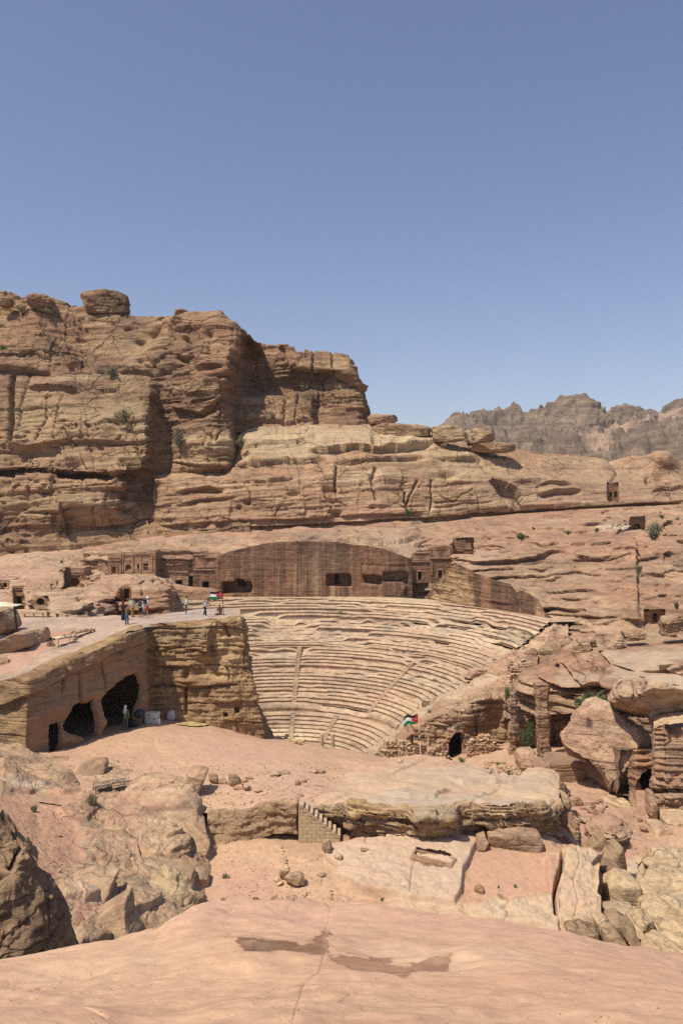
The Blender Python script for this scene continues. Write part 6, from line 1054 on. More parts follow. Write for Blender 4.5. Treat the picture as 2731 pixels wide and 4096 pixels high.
# ------------------------------------------------------------------ rock-cut tomb fronts
def facade(name, label, px0, px1, py0, py1, D, doors=(), mat=None, depth=3.0, top=None, amp=.05, seed=0, cat='tomb', group=None, slant=0.0):
    """a carved front: slab with real openings; parts are added by the caller"""
    D = FD.get((px0, px1, py0, py1), D)
    t = empty(name, P((px0 + px1) / 2, py1, D)); tag(t, label, cat, group); off = Vector(t.location)
    mpp = D / FPX; st = 2.2
    xs = sorted(set([px0, px1] + [d[0] for d in doors] + [d[1] for d in doors])); ys = sorted(set([py0, py1] + [d[2] for d in doors] + [d[3] for d in doors]))
    def fill(a):
        o_ = []
        for u, v in zip(a[:-1], a[1:]):
            n = max(1, int(round((v - u) / st))); o_ += [u + (v - u) * k / n for k in range(n)]
        return o_ + [a[-1]]
    xs, ys = fill(xs), fill(ys); nx, ny = len(xs), len(ys)
    V = np.array([[((x - CX) * mpp, D + slant * (x - px0) * mpp, (CY - y) * mpp) for x in xs] for y in ys])
    V[..., 1] += amp * (fbm(V, 1.4, 3, seed) + .8 * strata(V, .35, seed + 1, (0, 0)))
    bm = bmesh.new(); vv = [[bm.verts.new(Vector(V[j, i]) - off) for i in range(nx)] for j in range(ny)]
    for j in range(ny - 1):
        for i in range(nx - 1):
            cx, cy = (xs[i] + xs[i + 1]) / 2, (ys[j] + ys[j + 1]) / 2; skip = False
            for d in doors:
                a, b, c, e = d[:4]; rnd = d[4] if len(d) > 4 else 0
                if a < cx < b and c < cy < e:
                    if rnd == 0: skip = True
                    elif rnd == 1: skip = skip or cy > c + (b - a) / 2 or ((cx - (a + b) / 2) ** 2 + (cy - c - (b - a) / 2) ** 2) < ((b - a) / 2) ** 2
                    else: skip = skip or ((cx - (a + b) / 2) / ((b - a) / 2)) ** 2 + ((cy - (c + e) / 2) / ((e - c) / 2)) ** 2 < 1
            if top and cy < np.interp(cx, [q[0] for q in top], [q[1] for q in top]): skip = True
            if not skip: bm.faces.new((vv[j][i], vv[j + 1][i], vv[j + 1][i + 1], vv[j][i + 1]))
    bmesh.ops.delete(bm, geom=[v for v in bm.verts if not v.link_faces], context='VERTS')
    ed = [e for e in bm.edges if e.is_boundary]
    r = bmesh.ops.extrude_edge_only(bm, edges=ed); bmesh.ops.translate(bm, verts=[g for g in r['geom'] if isinstance(g, bmesh.types.BMVert)], vec=(0, depth, 0))
    bmesh.ops.recalc_face_normals(bm, faces=bm.faces)
    me = bpy.data.meshes.new('rock_face'); bm.to_mesh(me); bm.free(); obj('rock_face', me, mat or M_tomb, t)
    for d in doors:
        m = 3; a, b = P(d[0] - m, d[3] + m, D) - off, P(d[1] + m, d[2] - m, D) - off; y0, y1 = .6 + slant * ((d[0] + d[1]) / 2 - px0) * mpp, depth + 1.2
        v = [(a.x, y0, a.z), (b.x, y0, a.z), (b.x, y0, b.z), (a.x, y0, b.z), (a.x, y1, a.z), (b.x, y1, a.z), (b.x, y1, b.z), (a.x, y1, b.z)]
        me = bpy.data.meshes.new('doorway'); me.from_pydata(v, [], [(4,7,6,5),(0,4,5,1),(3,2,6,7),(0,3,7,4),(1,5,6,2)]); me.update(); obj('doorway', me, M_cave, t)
    return t
def bar(t, name, px0, px1, py0, py1, D, proud=.12, mat=None, skew=0.0):
    D = t.location.y
    """moulding, pilaster or lintel standing proud of a front"""
    off = Vector(t.location); a, b = P(px0, py1, D) - off, P(px1, py0, D) - off; y0, y1 = -proud, .25
    v = [(a.x, y0, a.z), (b.x, y0, a.z + skew), (b.x, y0, b.z + skew), (a.x, y0, b.z), (a.x, y1, a.z), (b.x, y1, a.z + skew), (b.x, y1, b.z + skew), (a.x, y1, b.z)]
    me = bpy.data.meshes.new(name); me.from_pydata(v, [], [(0,1,2,3),(4,7,6,5),(0,4,5,1),(3,2,6,7),(0,3,7,4),(1,5,6,2)]); me.update()
    o = obj(name, me, mat or M_tomb, t); bv = o.modifiers.new('bevel', 'BEVEL'); bv.width = .03; bv.segments = 2
    return o
def crowsteps(t, px0, px1, py0, py1, D, n=5, proud=.16):
    """two half stairs meeting in a V: each stair a part of its own"""
    D = t.location.y; off = Vector(t.location); mid = (px0 + px1) / 2; hw = (px1 - px0) / 2 * .86; mpp = D / FPX
    for s in (-1, 1):
        xe = mid + s * (px1 - px0) / 2; pts = [(xe, py0 - 4), (xe, py1)]
        # stair outline runs from the bottom centre up and out
        for k in range(n):
            xa = mid + s * hw * (k + .35) / n; xb = mid + s * hw * (k + 1.15) / n; y = py1 - (py1 - py0) * k / n
            pts += [(xa, y), (xa, y - (py1 - py0) / n)]
        prof = [(xe, py1)] + pts[2:] + [(xe, py0)]
        bm = bmesh.new(); f = [bm.verts.new(Vector(((x - CX) * mpp, D - proud, (CY - y) * mpp)) - off) for x, y in prof]
        face = bm.faces.new(f); r = bmesh.ops.extrude_face_region(bm, geom=[face]); bmesh.ops.translate(bm, verts=[g for g in r['geom'] if isinstance(g, bmesh.types.BMVert)], vec=(0, proud + .2, 0))
        bmesh.ops.recalc_face_normals(bm, faces=bm.faces); me = bpy.data.meshes.new('crowstep'); bm.to_mesh(me); bm.free(); obj('crowstep', me, M_tomb, t)
def pediment(t, px0, px1, py0, py1, D, proud=.2):
    D = t.location.y; off = Vector(t.location); mpp = D / FPX; bm = bmesh.new()
    f = [bm.verts.new(Vector(((x - CX) * mpp, D - proud, (CY - y) * mpp)) - off) for x, y in ((px0, py1), (px0, py1 - 3), ((px0 + px1) / 2, py0), (px1, py1 - 3), (px1, py1))]
    face = bm.faces.new(f); r = bmesh.ops.extrude_face_region(bm, geom=[face]); bmesh.ops.translate(bm, verts=[g for g in r['geom'] if isinstance(g, bmesh.types.BMVert)], vec=(0, proud + .2, 0))
    bmesh.ops.recalc_face_normals(bm, faces=bm.faces); me = bpy.data.meshes.new('pediment'); bm.to_mesh(me); bm.free(); obj('pediment', me, M_tomb, t)
M_tomb = rock_mat('carved_tomb_rock', [(.30,.175,.11), (.38,.24,.155), (.34,.20,.13), (.42,.28,.185)], patch=(.33,.19,.125), varnish=(.20,.13,.09), v_amt=.4, unit=1.8, bumpd=.03)
M_tombd = rock_mat('dark_carved_rock', [(.24,.13,.08), (.31,.18,.11), (.27,.15,.095), (.35,.21,.13)], patch=(.27,.145,.09), streak=(.12,.075,.05), s_amt=.6, varnish=(.15,.095,.065), v_amt=.4, unit=2, bumpd=.03)
g = 'tomb fronts beside the theatre wall'
t = facade('tomb', 'tall tomb front with two stepped crenellations directly left of the streaked wall', 772, 866, 2208, 2442, 142.6, [(809, 836, 2325, 2356, 0)], M_tombd, 2.5, seed=501, group=g, top=[(772,2214),(780,2212),(866,2212)])
bar(t, 'cornice', 776, 868, 2276, 2281, 142.6, .22); bar(t, 'cornice', 778, 866, 2218, 2222, 142.6, .15); bar(t, 'pilaster', 866, 880, 2214, 2440, 142.6, .12, M_tombd); crowsteps(t, 784, 862, 2230, 2270, 142.6)
t = facade('tomb', 'narrow tall tomb front with horizontal mouldings between two deep vertical slots', 668, 754, 2204, 2442, 143.4, [(696, 730, 2322, 2350, 0)], M_tomb, 3, seed=502, group=g, amp=.12, top=[(668,2222),(690,2212),(735,2212),(754,2216)])
for y in (2240, 2254, 2282): bar(t, 'moulding', 668, 752, y, y + 5, 143.4, .2, skew=-.2)
slot = facade('dressed_cliff', 'rock face with plain dressed sides behind the narrow tall tomb front', 600, 880, 2196, 2445, 145.6, (), M_tombd, 2.0, seed=503, cat='rock face', top=[(600,2200),(640,2198),(690,2196),(760,2198),(860,2212),(880,2222)])
rock('rock_apron', [(640,2345),(690,2335),(740,2348),(800,2350),(860,2356),(890,2380),(890,2445),(640,2445)], 139, 2.2, M_tomb, label='low rock apron below the tomb doorways left of the streaked wall', cat='rock', amp=.06, pw=4, nr=22, na=80)
t = facade('tomb', 'tomb front with an arched dark doorway between pilasters, third left of the streaked wall', 488, 536, 2210, 2300, 141.1, [(502, 526, 2257, 2284, 1)], M_tomb, 4, seed=504, group=g, slant=0)
bar(t, 'cornice', 488, 536, 2216, 2221, 141, .15); bar(t, 'pilaster', 489, 495, 2221, 2286, 141); bar(t, 'pilaster', 530, 536, 2221, 2286, 141)
t = facade('tomb', 'broad tomb front with an oval niche and a square dark doorway', 538, 622, 2206, 2300, 141.1, [(549, 558, 2254, 2279, 2), (574, 594, 2253, 2281, 0)], M_tomb, 4, seed=505, group=g)
bar(t, 'cornice', 540, 600, 2214, 2219, 141.5, .15); bar(t, 'pilaster', 562, 567, 2220, 2284, 141.5); bar(t, 'pilaster', 606, 612, 2220, 2284, 141.5)
t = facade('tomb', 'small low tomb front with a narrow rectangular doorway and flat cornice', 432, 486, 2214, 2310, 140.9, [(449, 465, 2266, 2294, 0)], M_tomb, 4, seed=506, group=g)
bar(t, 'cornice', 434, 484, 2238, 2243, 140, .2); bar(t, 'cornice', 438, 480, 2228, 2232, 140, .15); bar(t, 'pilaster', 441, 447, 2258, 2296, 140); bar(t, 'pilaster', 467, 473, 2258, 2296, 140)
t = facade('tomb', 'blank dressed rock front left of the small low tomb front', 396, 430, 2214, 2300, 142.6, (), M_tomb, 4, seed=507)
t = facade('tomb', 'dark rectangular doorway cut in rock beneath the great cliff', 336, 398, 2206, 2300, 145.5, [(355, 380, 2217, 2259, 0)], M_tombd, 4, seed=508, top=[(336,2216),(370,2208),(398,2212)])
t = facade('tomb', 'tomb with a carved pediment over a round dark opening in the pale outcrop', 258, 338, 2270, 2350, 117, [(283, 319, 2311, 2344, 2)], M_tomb, 4, seed=509)
pediment(t, 262, 334, 2276, 2294, 117); bar(t, 'lintel', 264, 332, 2296, 2301, 117, .15); bar(t, 'pilaster', 264, 272, 2304, 2346, 117); bar(t, 'pilaster', 322, 330, 2304, 2346, 117)
t = facade('tomb', 'small tomb front with stacked cornices over a dark doorway near the left edge', 52, 104, 2344, 2436, 93, [(66, 89, 2387, 2422, 0)], M_tomb, 3, seed=510)
bar(t, 'cornice', 54, 102, 2348, 2353, 93, .15); bar(t, 'cornice', 56, 100, 2356, 2361, 93, .1); bar(t, 'lintel', 60, 95, 2380, 2385, 93, .1)
t = facade('tomb', 'tiny square dark opening in pale rock at the far left edge', 2, 42, 2318, 2358, 110, [(12, 29, 2331, 2350, 0)], M_pale, 3, seed=511)
t = facade('tomb', 'low round cave mouth under an arched hood beside the wooden benches', 122, 200, 2386, 2440, 91, [(146, 179, 2391, 2421, 2)], M_pale, 3, seed=512, top=[(122,2402),(140,2388),(165,2386),(190,2392),(200,2406)])
t = facade('tomb', 'dark doorway niche cut high in the rose rock wall behind the standing visitors', 484, 530, 2346, 2404, 94.5, [(496, 518, 2355, 2394, 0)], M_tombd, 3, seed=513)
g2 = 'stepped tombs right of the theatre wall'
t = facade('tomb', 'stepped tomb front with a gabled doorway, lowest of the three right of the streaked wall', 1638, 1720, 2208, 2332, 143, [(1672, 1685, 2287, 2320, 0)], M_tombd, 4, seed=521, group=g2, top=[(1638,2238),(1655,2216),(1720,2208)])
bar(t, 'cornice', 1640, 1720, 2245, 2249, 143, .25); bar(t, 'cornice', 1652, 1720, 2210, 2214, 143, .15); crowsteps(t, 1652, 1718, 2220, 2242, 143, 4); bar(t, 'jamb', 1666, 1671, 2286, 2322, 143, .08); bar(t, 'jamb', 1686, 1691, 2286, 2322, 143, .08); pediment(t, 1666, 1692, 2278, 2286, 143, .15)
t = facade('tomb', 'stepped tomb front with a gabled doorway, middle of the three right of the streaked wall', 1722, 1806, 2184, 2330, 141.8, [(1752, 1767, 2282, 2312, 0)], M_tombd, 4, seed=522, group=g2, top=[(1722,2196),(1750,2188),(1790,2184),(1806,2190)])
bar(t, 'cornice', 1720, 1804, 2231, 2235, 141.8, .25); crowsteps(t, 1730, 1800, 2196, 2230, 141.8, 5); bar(t, 'pilaster', 1722, 1731, 2250, 2300, 141.8, .2, M_tombd); bar(t, 'jamb', 1746, 1751, 2281, 2313, 141.8, .08); bar(t, 'jamb', 1768, 1773, 2281, 2313, 141.8, .08); pediment(t, 1745, 1774, 2272, 2281, 141.8, .15)
t = facade('tomb', 'stepped tomb top, uppermost of the three right of the streaked wall', 1808, 1896, 2150, 2216, 146, (), M_tombd, 5, seed=523, group=g2, top=[(1808,2172),(1850,2160),(1893,2150),(1896,2152)])
bar(t, 'cornice', 1808, 1850, 2201, 2205, 140.5, .25); crowsteps(t, 1814, 1886, 2170, 2198, 140.5, 5)
t = facade('tomb', 'small square rock-cut chamber with a round mouth high on the right hillside', 2512, 2578, 2068, 2118, 152, [(2531, 2559, 2094, 2115, 1)], M_hill, 5, seed=524)
t = facade('tomb', 'small rock-cut chamber with a narrow dark doorway low on the right hillside', 2574, 2660, 2440, 2492, 104, [(2606, 2628, 2450, 2487, 1)], M_hill, 5, seed=525, top=[(2574,2448),(2600,2440),(2650,2442),(2660,2452)])
t = facade('tomb', 'shadowed tomb niche with a small doorway in the slope under the mountains', 2426, 2472, 1930, 2004, 187.0, [(2436, 2446, 1968, 1990, 0), (2456, 2466, 1965, 1990, 0)], M_tombd, 4, seed=526, top=[(2426,1940),(2445,1931),(2462,1936),(2472,1950)])
t = facade('tomb', 'dark slit doorway in the pale block on the upper ledge', 1748, 1784, 1738, 1782, 183.2, [(1758, 1769, 1746, 1776, 0)], M_cliffl, 4, seed=527)
# ------------------------------------------------------------------ loose stones
def ico_stone(seed, sq=.5):
    bm = bmesh.new(); bmesh.ops.create_icosphere(bm, subdivisions=2, radius=.5)
    rs = np.random.default_rng(seed); v = np.array([x.co[:] for x in bm.verts])
    v = np.sign(v) * np.abs(v * 2) ** (1 - sq * .6) / 2
    for k in range(9):
        d = rs.normal(size=3); d /= np.linalg.norm(d); e = v @ d; v -= d * np.maximum(0, e - rs.uniform(.6, .9) * e.max())[:, None]
    v += .04 * rs.normal(size=v.shape) * .5
    for x, c in zip(bm.verts, v): x.co = c
    me = bpy.data.meshes.new('stone'); bm.to_mesh(me); bm.free(); return me
STONES = {}
def stone_mesh(mat, k):
    key = (mat.name, k)
    if key not in STONES: me = ico_stone(900 + k); me.materials.append(mat); STONES[key] = me
    return STONES[key]
random.seed(11)
def stone(px, py, w, h, mat, label, cat='stone', group=None, name='stone', d=None, rz=None, parent=None, sink=.12):
    """a loose stone whose foot stands at the pixel; w, h in photograph pixels"""
    p = hit(px, py); m = p.y / FPX
    o = bpy.data.objects.new(name, stone_mesh(mat, random.randrange(8))); COL.objects.link(o)
    W, H = w * m * 1.12, h * m * 1.15; o.scale = (W, (d or random.uniform(.7, 1.0)) * W, H)
    o.location = p + Vector((0, .3 * W, H * (.5 - sink))); o.rotation_euler = (random.uniform(-.12, .12), random.uniform(-.12, .12), random.uniform(-.5, .5) if rz is None else rz)
    if parent is not None: o.parent = parent
    tag(o, label, cat, group); return o
g = 'squared stones in a row across the yard'
for (x, y, w_, h_, lab) in ((851,3136,44,34,'leftmost grey stone of the row across the yard'),(889,3138,38,28,'rounded second stone of the row across the yard'),(936,3146,58,42,'largest squared dark stone of the row across the yard'),(977,3132,24,24,'small brown stone behind the row across the yard'),(986,3166,28,28,'upright pale stone at the front right end of the yard row'),(955,3160,46,16,'flat stone under the front of the yard row'),(998,3118,30,14,'thin tilted slab at the far end of the yard row'),(1030,3172,36,14,'low tan stone lying right of the yard row')):
    stone(x, y, w_, h_, M_dark if 'grey' in lab or 'dark' in lab else M_slope, lab, group=g)
for (x, y, w_, h_, lab, mt) in ((1190,3142,26,22,'dark squared stone in the middle of the yard', M_dark),(1215,3130,26,16,'pale stone leaning behind the dark squared one mid-yard', M_slope),(1100,3104,46,14,'flat stone slab sticking out of the sand in mid-yard', M_slope),(1140,3098,34,12,'thinner flat slab right of the one in mid-yard', M_slope),(1250,3092,44,14,'low brown stone near the far yard edge', M_slope),(1285,3094,36,12,'low pale stone right of the brown one near the yard edge', M_slope),(1204,3186,20,8,'tiny stone near the top of the stairs', M_slope),
     (1308,3409,44,52,'upright pointed grey boulder below the stairs', M_dark),(1134,3521,42,42,'rounded grey boulder of the leaning pair in the lower court', M_dark),(1181,3552,74,50,'long tilted brown boulder of the leaning pair in the lower court', M_dark),(1108,3530,30,18,'pale flat stone at the foot of the boulder pair', M_block),(1118,3545,26,14,'small pale stone below the flat one by the boulder pair', M_block),(1920,3576,44,34,'round grey boulder on the sandy basin edge', M_dark),
     (238,3348,16,10,'white pebble on the red scree slope', M_block),(236,3490,18,10,'bright white stone low on the red scree slope', M_block),(1218,3585,22,14,'pale stone beside the dome edge in the lower court', M_block),(1460,3410,40,12,'flat stone at the upper edge of the rock plate', M_slope),(1354,3440,36,22,'pale angular stone left of the rock plate', M_block),(1285,3510,34,12,'half-buried flat stone in the lower court sand', M_slope),(1600,3052,26,14,'white stone at the far corner of the yard edge', M_block)):
    stone(x, y, w_, h_, mt, lab, 'boulder' if 'boulder' in lab else 'stone')
g = 'small white stones laid in a line down the lower court'
for k, (x, y) in enumerate(((1126,3396),(1132,3408),(1130,3420),(1138,3434),(1142,3446),(1140,3458),(1146,3468),(1148,3478),(1150,3490),(1323,3570),(1324,3582),(1320,3594),(1328,3602))):
    stone(x, y, random.uniform(12, 20), random.uniform(8, 12), M_block, 'small white stone of the broken line down the lower court', group=g)
# rubble in the gully and beside the theatre
g = 'fallen rubble in the gully'
for k in range(46):
    x = random.uniform(2285, 2425); y = random.uniform(3205, 3315)
    stone(x, y, random.uniform(12, 26), random.uniform(9, 18), random.choice([M_hill, M_pale]), 'angular rose stone of the rubble heap in the gully', group=g)
g = 'scattered rubble below the theatre side'
for k in range(40):
    x = random.uniform(1940, 2090); y = random.uniform(3050, 3105)
    stone(x, y, random.uniform(9, 20), random.uniform(7, 13), random.choice([M_pale, M_block]), 'pale broken stone of the scatter below the ruined masonry', group=g)
g = 'stones along the far yard edge'
for (x, y) in ((1165,2965),(1180,2974),(1196,2978),(1210,2972),(1150,2955)):
    stone(x, y, random.uniform(16, 30), random.uniform(12, 22), M_block, 'cream stone on the rim between the yard and the seats', group=g)
g = 'large fallen blocks in the gully'
for (x, y, w_, h_, lab) in ((2262,3190,44,30,'squared fallen block behind the end of the layered ledge'),(2310,3225,50,34,'largest fallen block of the gully rubble'),(2360,3240,40,28,'tilted rose block in the middle of the gully rubble'),(2290,3270,46,28,'flat fallen block on the left of the gully rubble'),(2345,3300,52,26,'low slab at the foot of the gully rubble'),(2400,3262,36,26,'pale block beside the round green bush'),(2240,3250,30,40,'standing narrow block by the rock fin'),(2455,3345,46,24,'rubbly stone at the edge of the sandy path'),(2480,3440,28,12,'small white stone on the sandy path'),(2575,3330,30,20,'stone lying before the stepped plinth'),(2560,3290,24,18,'stone in the corridor below the gully cave')):
    stone(x, y, w_, h_, random.choice([M_hill, M_pale, M_slope]), lab, 'rock', g, name='fallen_block')
# gravel that nobody could count
def gravel(name, polys, n, smin, smax, mat, seed=0):
    rs = random.Random(seed); V, F = [], []
    base = [(-1,-1,0),(1,-1,0),(1,1,0),(-1,1,0),(-.6,-.5,1),(.5,-.6,.9),(.6,.5,1.1),(-.5,.6,.8)]; fc = [(0,1,5,4),(1,2,6,5),(2,3,7,6),(3,0,4,7),(4,5,6,7)]
    for poly in polys:
        xs = [q[0] for q in poly]; ys = [q[1] for q in poly]; c = 0
        for k in range(n * 4):
            if c >= n: break
            x, y = rs.uniform(min(xs), max(xs)), rs.uniform(min(ys), max(ys))
            if not bool(in_poly(np.array([x]), np.array([y]), poly)[0]): continue
            c += 1; p = hit(x, y); s = (smin + (smax - smin) * rs.random() ** 3); a = rs.uniform(0, 6.28); i0 = len(V)
            for (bx, by, bz) in base:
                bx += rs.uniform(-.25, .25); by += rs.uniform(-.25, .25)
                V.append((p.x + s * .5 * (bx * math.cos(a) - by * math.sin(a)), p.y + s * .5 * (bx * math.sin(a) + by * math.cos(a)), p.z + s * .45 * bz - .12 * s))
            F += [tuple(i0 + j for j in f) for f in fc]
    me = bpy.data.meshes.new(name); me.from_pydata(V, [], F); me.update(); o = obj(name, me, mat); o['kind'] = 'stuff'; return o
gravel('gravel', [[(150,3060),(420,3040),(700,3070),(1200,3040),(1400,3080),(1250,3210),(800,3240),(430,3120)]], 1500, .03, .18, M_slope, 1)
gravel('gravel', [[(840,3400),(1280,3360),(1330,3500),(1300,3600),(860,3600)]], 420, .02, .12, M_slope, 2)
gravel('gravel', [[(0,3200),(250,3180),(320,3380),(220,3500),(0,3420)]], 420, .02, .10, M_dark, 3)
gravel('gravel', [[(1900,3400),(2210,3440),(2200,3590),(1880,3610)]], 130, .015, .05, M_slope, 4)
gravel('gravel', [[(2420,3250),(2560,3240),(2600,3420),(2500,3480),(2420,3400)]], 260, .04, .22, M_pale, 5)
gravel('gravel', [[(1480,2990),(1700,2850),(1900,2740),(2060,2680),(2060,2740),(1700,2960),(1540,3030)]], 420, .06, .35, M_block, 6)
gravel('gravel', [[(560,2890),(960,2920),(1200,3000),(900,3060),(500,3000)]], 260, .02, .07, M_slope, 7)
gravel('grit', [[(0,3860),(700,3760),(2000,3740),(2700,3900),(2700,4090),(0,4090)]], 420, .003, .014, M_dark, 8)
gravel('gravel', [[(0,2470),(900,2440),(560,2500),(330,2600),(0,2720)]], 240, .03, .12, M_slope, 9)

# ------------------------------------------------------------------ concrete-block stair down to the lower court
M_conc = plain('pale_block_masonry', (.50,.38,.225), .9, .12, 6, bumpd=.004); M_step = plain('tan_step_stone', (.47,.335,.225), .9, .15, 5, bumpd=.004)
def box_mesh(name, x0, x1, y0, y1, z0, z1):
    me = bpy.data.meshes.new(name); me.from_pydata([(x0,y0,z0),(x1,y0,z0),(x1,y1,z0),(x0,y1,z0),(x0,y0,z1),(x1,y0,z1),(x1,y1,z1),(x0,y1,z1)], [], [(0,3,2,1),(4,5,6,7),(0,1,5,4),(1,2,6,5),(2,3,7,6),(3,0,4,7)]); me.update(); return me
def bevel(o, wd=.01, seg=2):
    b = o.modifiers.new('bevel', 'BEVEL'); b.width = wd; b.segments = seg; b.limit_method = 'ANGLE'; return o
SD = 38.45; sm_ = SD / FPX; st = empty('staircase', P(1195, 3353, SD)); tag(st, 'short flight of pale steps with a block-built side wall below the yard edge', 'staircase')
off = Vector(st.location); nst = 9; run, drop_ = 165 * sm_ / nst, 134 * sm_ / nst; ztop = (CY - 3219) * sm_ - off.z
for k in range(nst):
    z1 = ztop - k * drop_; bevel(obj('step', box_mesh('step', k * run, (k + 1) * run + .02, -.03, .8, z1 - drop_, z1), M_step, st), .012)
for r_ in range(nst + 1):
    z1 = ztop - r_ * drop_ - drop_ - .008; x_end = (r_ + 1) * run; x = -.02 - (.21 if r_ % 2 else 0)
    while x < x_end - .05:
        xb = min(x + .42, x_end); xa = max(x, -.02)
        if xb - xa > .05: bevel(obj('block', box_mesh('block', xa + .006, xb - .006, -.01 + random.uniform(-.004, .004), .4, z1 - drop_ + .012, z1), M_conc, st), .006)
        x += .42
# grave cut: thin stone curb slabs left as rock; column stumps
M_col = plain('worn_column_stone', (.47,.35,.225), .9, .18, 3, bumpd=.01)
def column(px, py0, py1, w_, label):
    p = hit(px, py1); p.y -= .0; m = p.y / FPX; H = (py1 - py0) * m * 1.05; r = w_ * m / 2
    t = empty('column_stump', p); tag(t, label, 'column', 'broken columns at the theatre floor')
    for nm, za, zb, ra, rb in (('base', -.3, .12 * H, r * 1.25, r * 1.1), ('drum', .12 * H, .55 * H, r, r * .98), ('drum', .56 * H, H, r * .97, r * .95)):
        bm = bmesh.new(); N_ = 20; rings = []
        for zz, rr in ((za, ra), (za + .05, ra), ((za + zb) / 2, (ra + rb) / 2), (zb - .04, rb), (zb, rb * .93)):
            rings.append([bm.verts.new((rr * math.cos(2 * math.pi * q / N_) * (1 + .03 * random.uniform(-1, 1)), rr * math.sin(2 * math.pi * q / N_), zz)) for q in range(N_)])
        for a, b in zip(rings[:-1], rings[1:]):
            for q in range(N_): bm.faces.new((a[q], a[(q + 1) % N_], b[(q + 1) % N_], b[q]))
        bm.faces.new(rings[-1]); me = bpy.data.meshes.new(nm); bm.to_mesh(me); bm.free()
        for f in me.polygons: f.use_smooth = len(f.vertices) == 4
        obj(nm, me, M_col, t)
column(1286, 2938, 2990, 15, 'left one of the two short column stumps before the lowest seats'); column(1330, 2938, 2992, 15, 'right one of the two short column stumps before the lowest seats'); column(1713, 2950, 2990, 13, 'short column stump standing alone near the flagpole and cave')
# ---- ruined rubble walls beside the cave
def rubble_wall(label, outline, D, sw, sh, mats, seed=0, dep=.7):
    rs = random.Random(seed); xs = [q[0] for q in outline]; ys = [q[1] for q in outline]; m = D / FPX
    t = empty('ruined_wall', P(sum(xs) / len(xs), max(ys), D)); tag(t, label, 'ruined wall'); off = Vector(t.location); y = max(ys)
    while y > min(ys):
        x = min(xs) - rs.uniform(0, sw)
        while x < max(xs):
            w_ = sw * rs.uniform(.7, 2.0); h_ = sh * rs.uniform(.8, 1.3)
            if bool(in_poly(np.array([x + w_ / 2]), np.array([y - h_ / 2]), outline)[0]):
                o = bpy.data.objects.new('stone', stone_mesh(rs.choice(mats), rs.randrange(8))); COL.objects.link(o); o.parent = t
                o.scale = (w_ * m * 1.3, dep * rs.uniform(.8, 1.1), h_ * m * 1.4); o.location = P(x + w_ / 2, y - h_ / 2, D + rs.uniform(-.12, .12)) - off; o.rotation_euler = (rs.uniform(-.1, .1), rs.uniform(-.1, .1), rs.uniform(-.15, .15))
            x += w_
        y -= sh
    # rubble core behind the facing stones
    c = [(a, b) for a, b in outline]; v, q, M_, na = rock_mesh('core', c, D + .45, .5, pw=5, amp=.05, nr=10, na=40, facets=6)
    me = bpy.data.meshes.new('core'); me.from_pydata((v - np.array(off)).tolist(), [], q.tolist()); me.update(); obj('core', me, M_pale, t)
    return t
rubble_wall('ruined rubble wall of small stones right of the dark cave mouth', [(1868,3045),(1866,2975),(1880,2945),(1940,2936),(1985,2950),(1992,2990),(2010,3020),(2000,3052),(1960,3062),(1900,3058)], 94.5, 12, 9, [M_pale, M_block, M_hill], 1)
rubble_wall('ruined masonry with pale coursed stones left of the flagpole', [(1534,3010),(1540,2965),(1580,2955),(1640,2966),(1660,3000),(1655,3036),(1600,3042),(1536,3036)], 97, 12, 9, [M_block, M_pale], 2)
rubble_wall('low ruined wall between the flagpole and the cave mouth', [(1705,3010),(1710,2990),(1745,2990),(1752,2960),(1776,2958),(1786,2990),(1796,3040),(1760,3046),(1712,3030)], 95.5, 12, 9, [M_block, M_pale], 3)
rubble_wall('broken yellowish masonry under the upper right end of the tiers', [(2030,2700),(2046,2670),(2090,2640),(2130,2648),(2128,2690),(2090,2715),(2048,2725)], 101.5, 12, 8, [M_block, M_pale], 4)
stone(1630, 3006, 40, 30, M_block, 'large pale rounded stone lying on the ruined masonry by the flagpole', 'stone'); stone(1560, 3012, 60, 50, M_dark, 'dark stepped rock at the corner of the lowest seats', 'rock', name='rock')
# a couple of loose slabs on the left
rock('flat_rock', [(308,3088),(322,3060),(360,3050),(410,3048),(424,3062),(424,3096),(340,3128),(330,3112)], 46.2, .7, M_pale, label='pale tilted rock slab at the left of the yard with a stone on top', cat='rock slab', pw=5, amp=.05, lean=1.2, nr=20, na=80, facets=6)
stone(356, 3062, 18, 12, M_dark, 'small dark stone resting on the pale tilted slab')
# ------------------------------------------------------------------ tables, benches and gear
M_wood = plain('weathered_bench_wood', (.40,.27,.14), .8, .2, 6, bumpd=.003); M_woodl = plain('pale_table_board', (.66,.55,.36), .75, .12, 5); M_iron = plain('black_iron', (.03,.028,.027), .5, .2, 10, metal=.6)
def ploc(px, py): return hit(px, py)
def limb_box(parent, name, a, b, wd, mat):
    a, b = Vector(a), Vector(b); d = b - a; o = obj(name, box_mesh(name, -wd / 2, wd / 2, -wd / 2, wd / 2, 0, d.length), mat, parent); o.location = a; o.rotation_euler = d.to_track_quat('Z', 'Y').to_euler(); return o
def bench(pa, pb, label, hgt=.42, dep=.34, group=None):
    a, b = ploc(*pa), ploc(*pb); a.z = b.z = (a.z + b.z) / 2; d = b - a; L = d.length
    t = empty('bench', a, math.atan2(d.y, d.x)); tag(t, label, 'bench', group)
    for k in range(2): bevel(obj('seat_plank', box_mesh('seat_plank', 0, L, k * dep / 2 + .006, (k + 1) * dep / 2 - .006, hgt - .06, hgt), M_wood, t), .006)
    for f_ in (.06, .5, .94):
        o = bevel(obj('leg', box_mesh('leg', L * f_ - .07, L * f_ + .07, .02, dep - .02, -.25, hgt - .062), M_wood, t), .008)
    return t
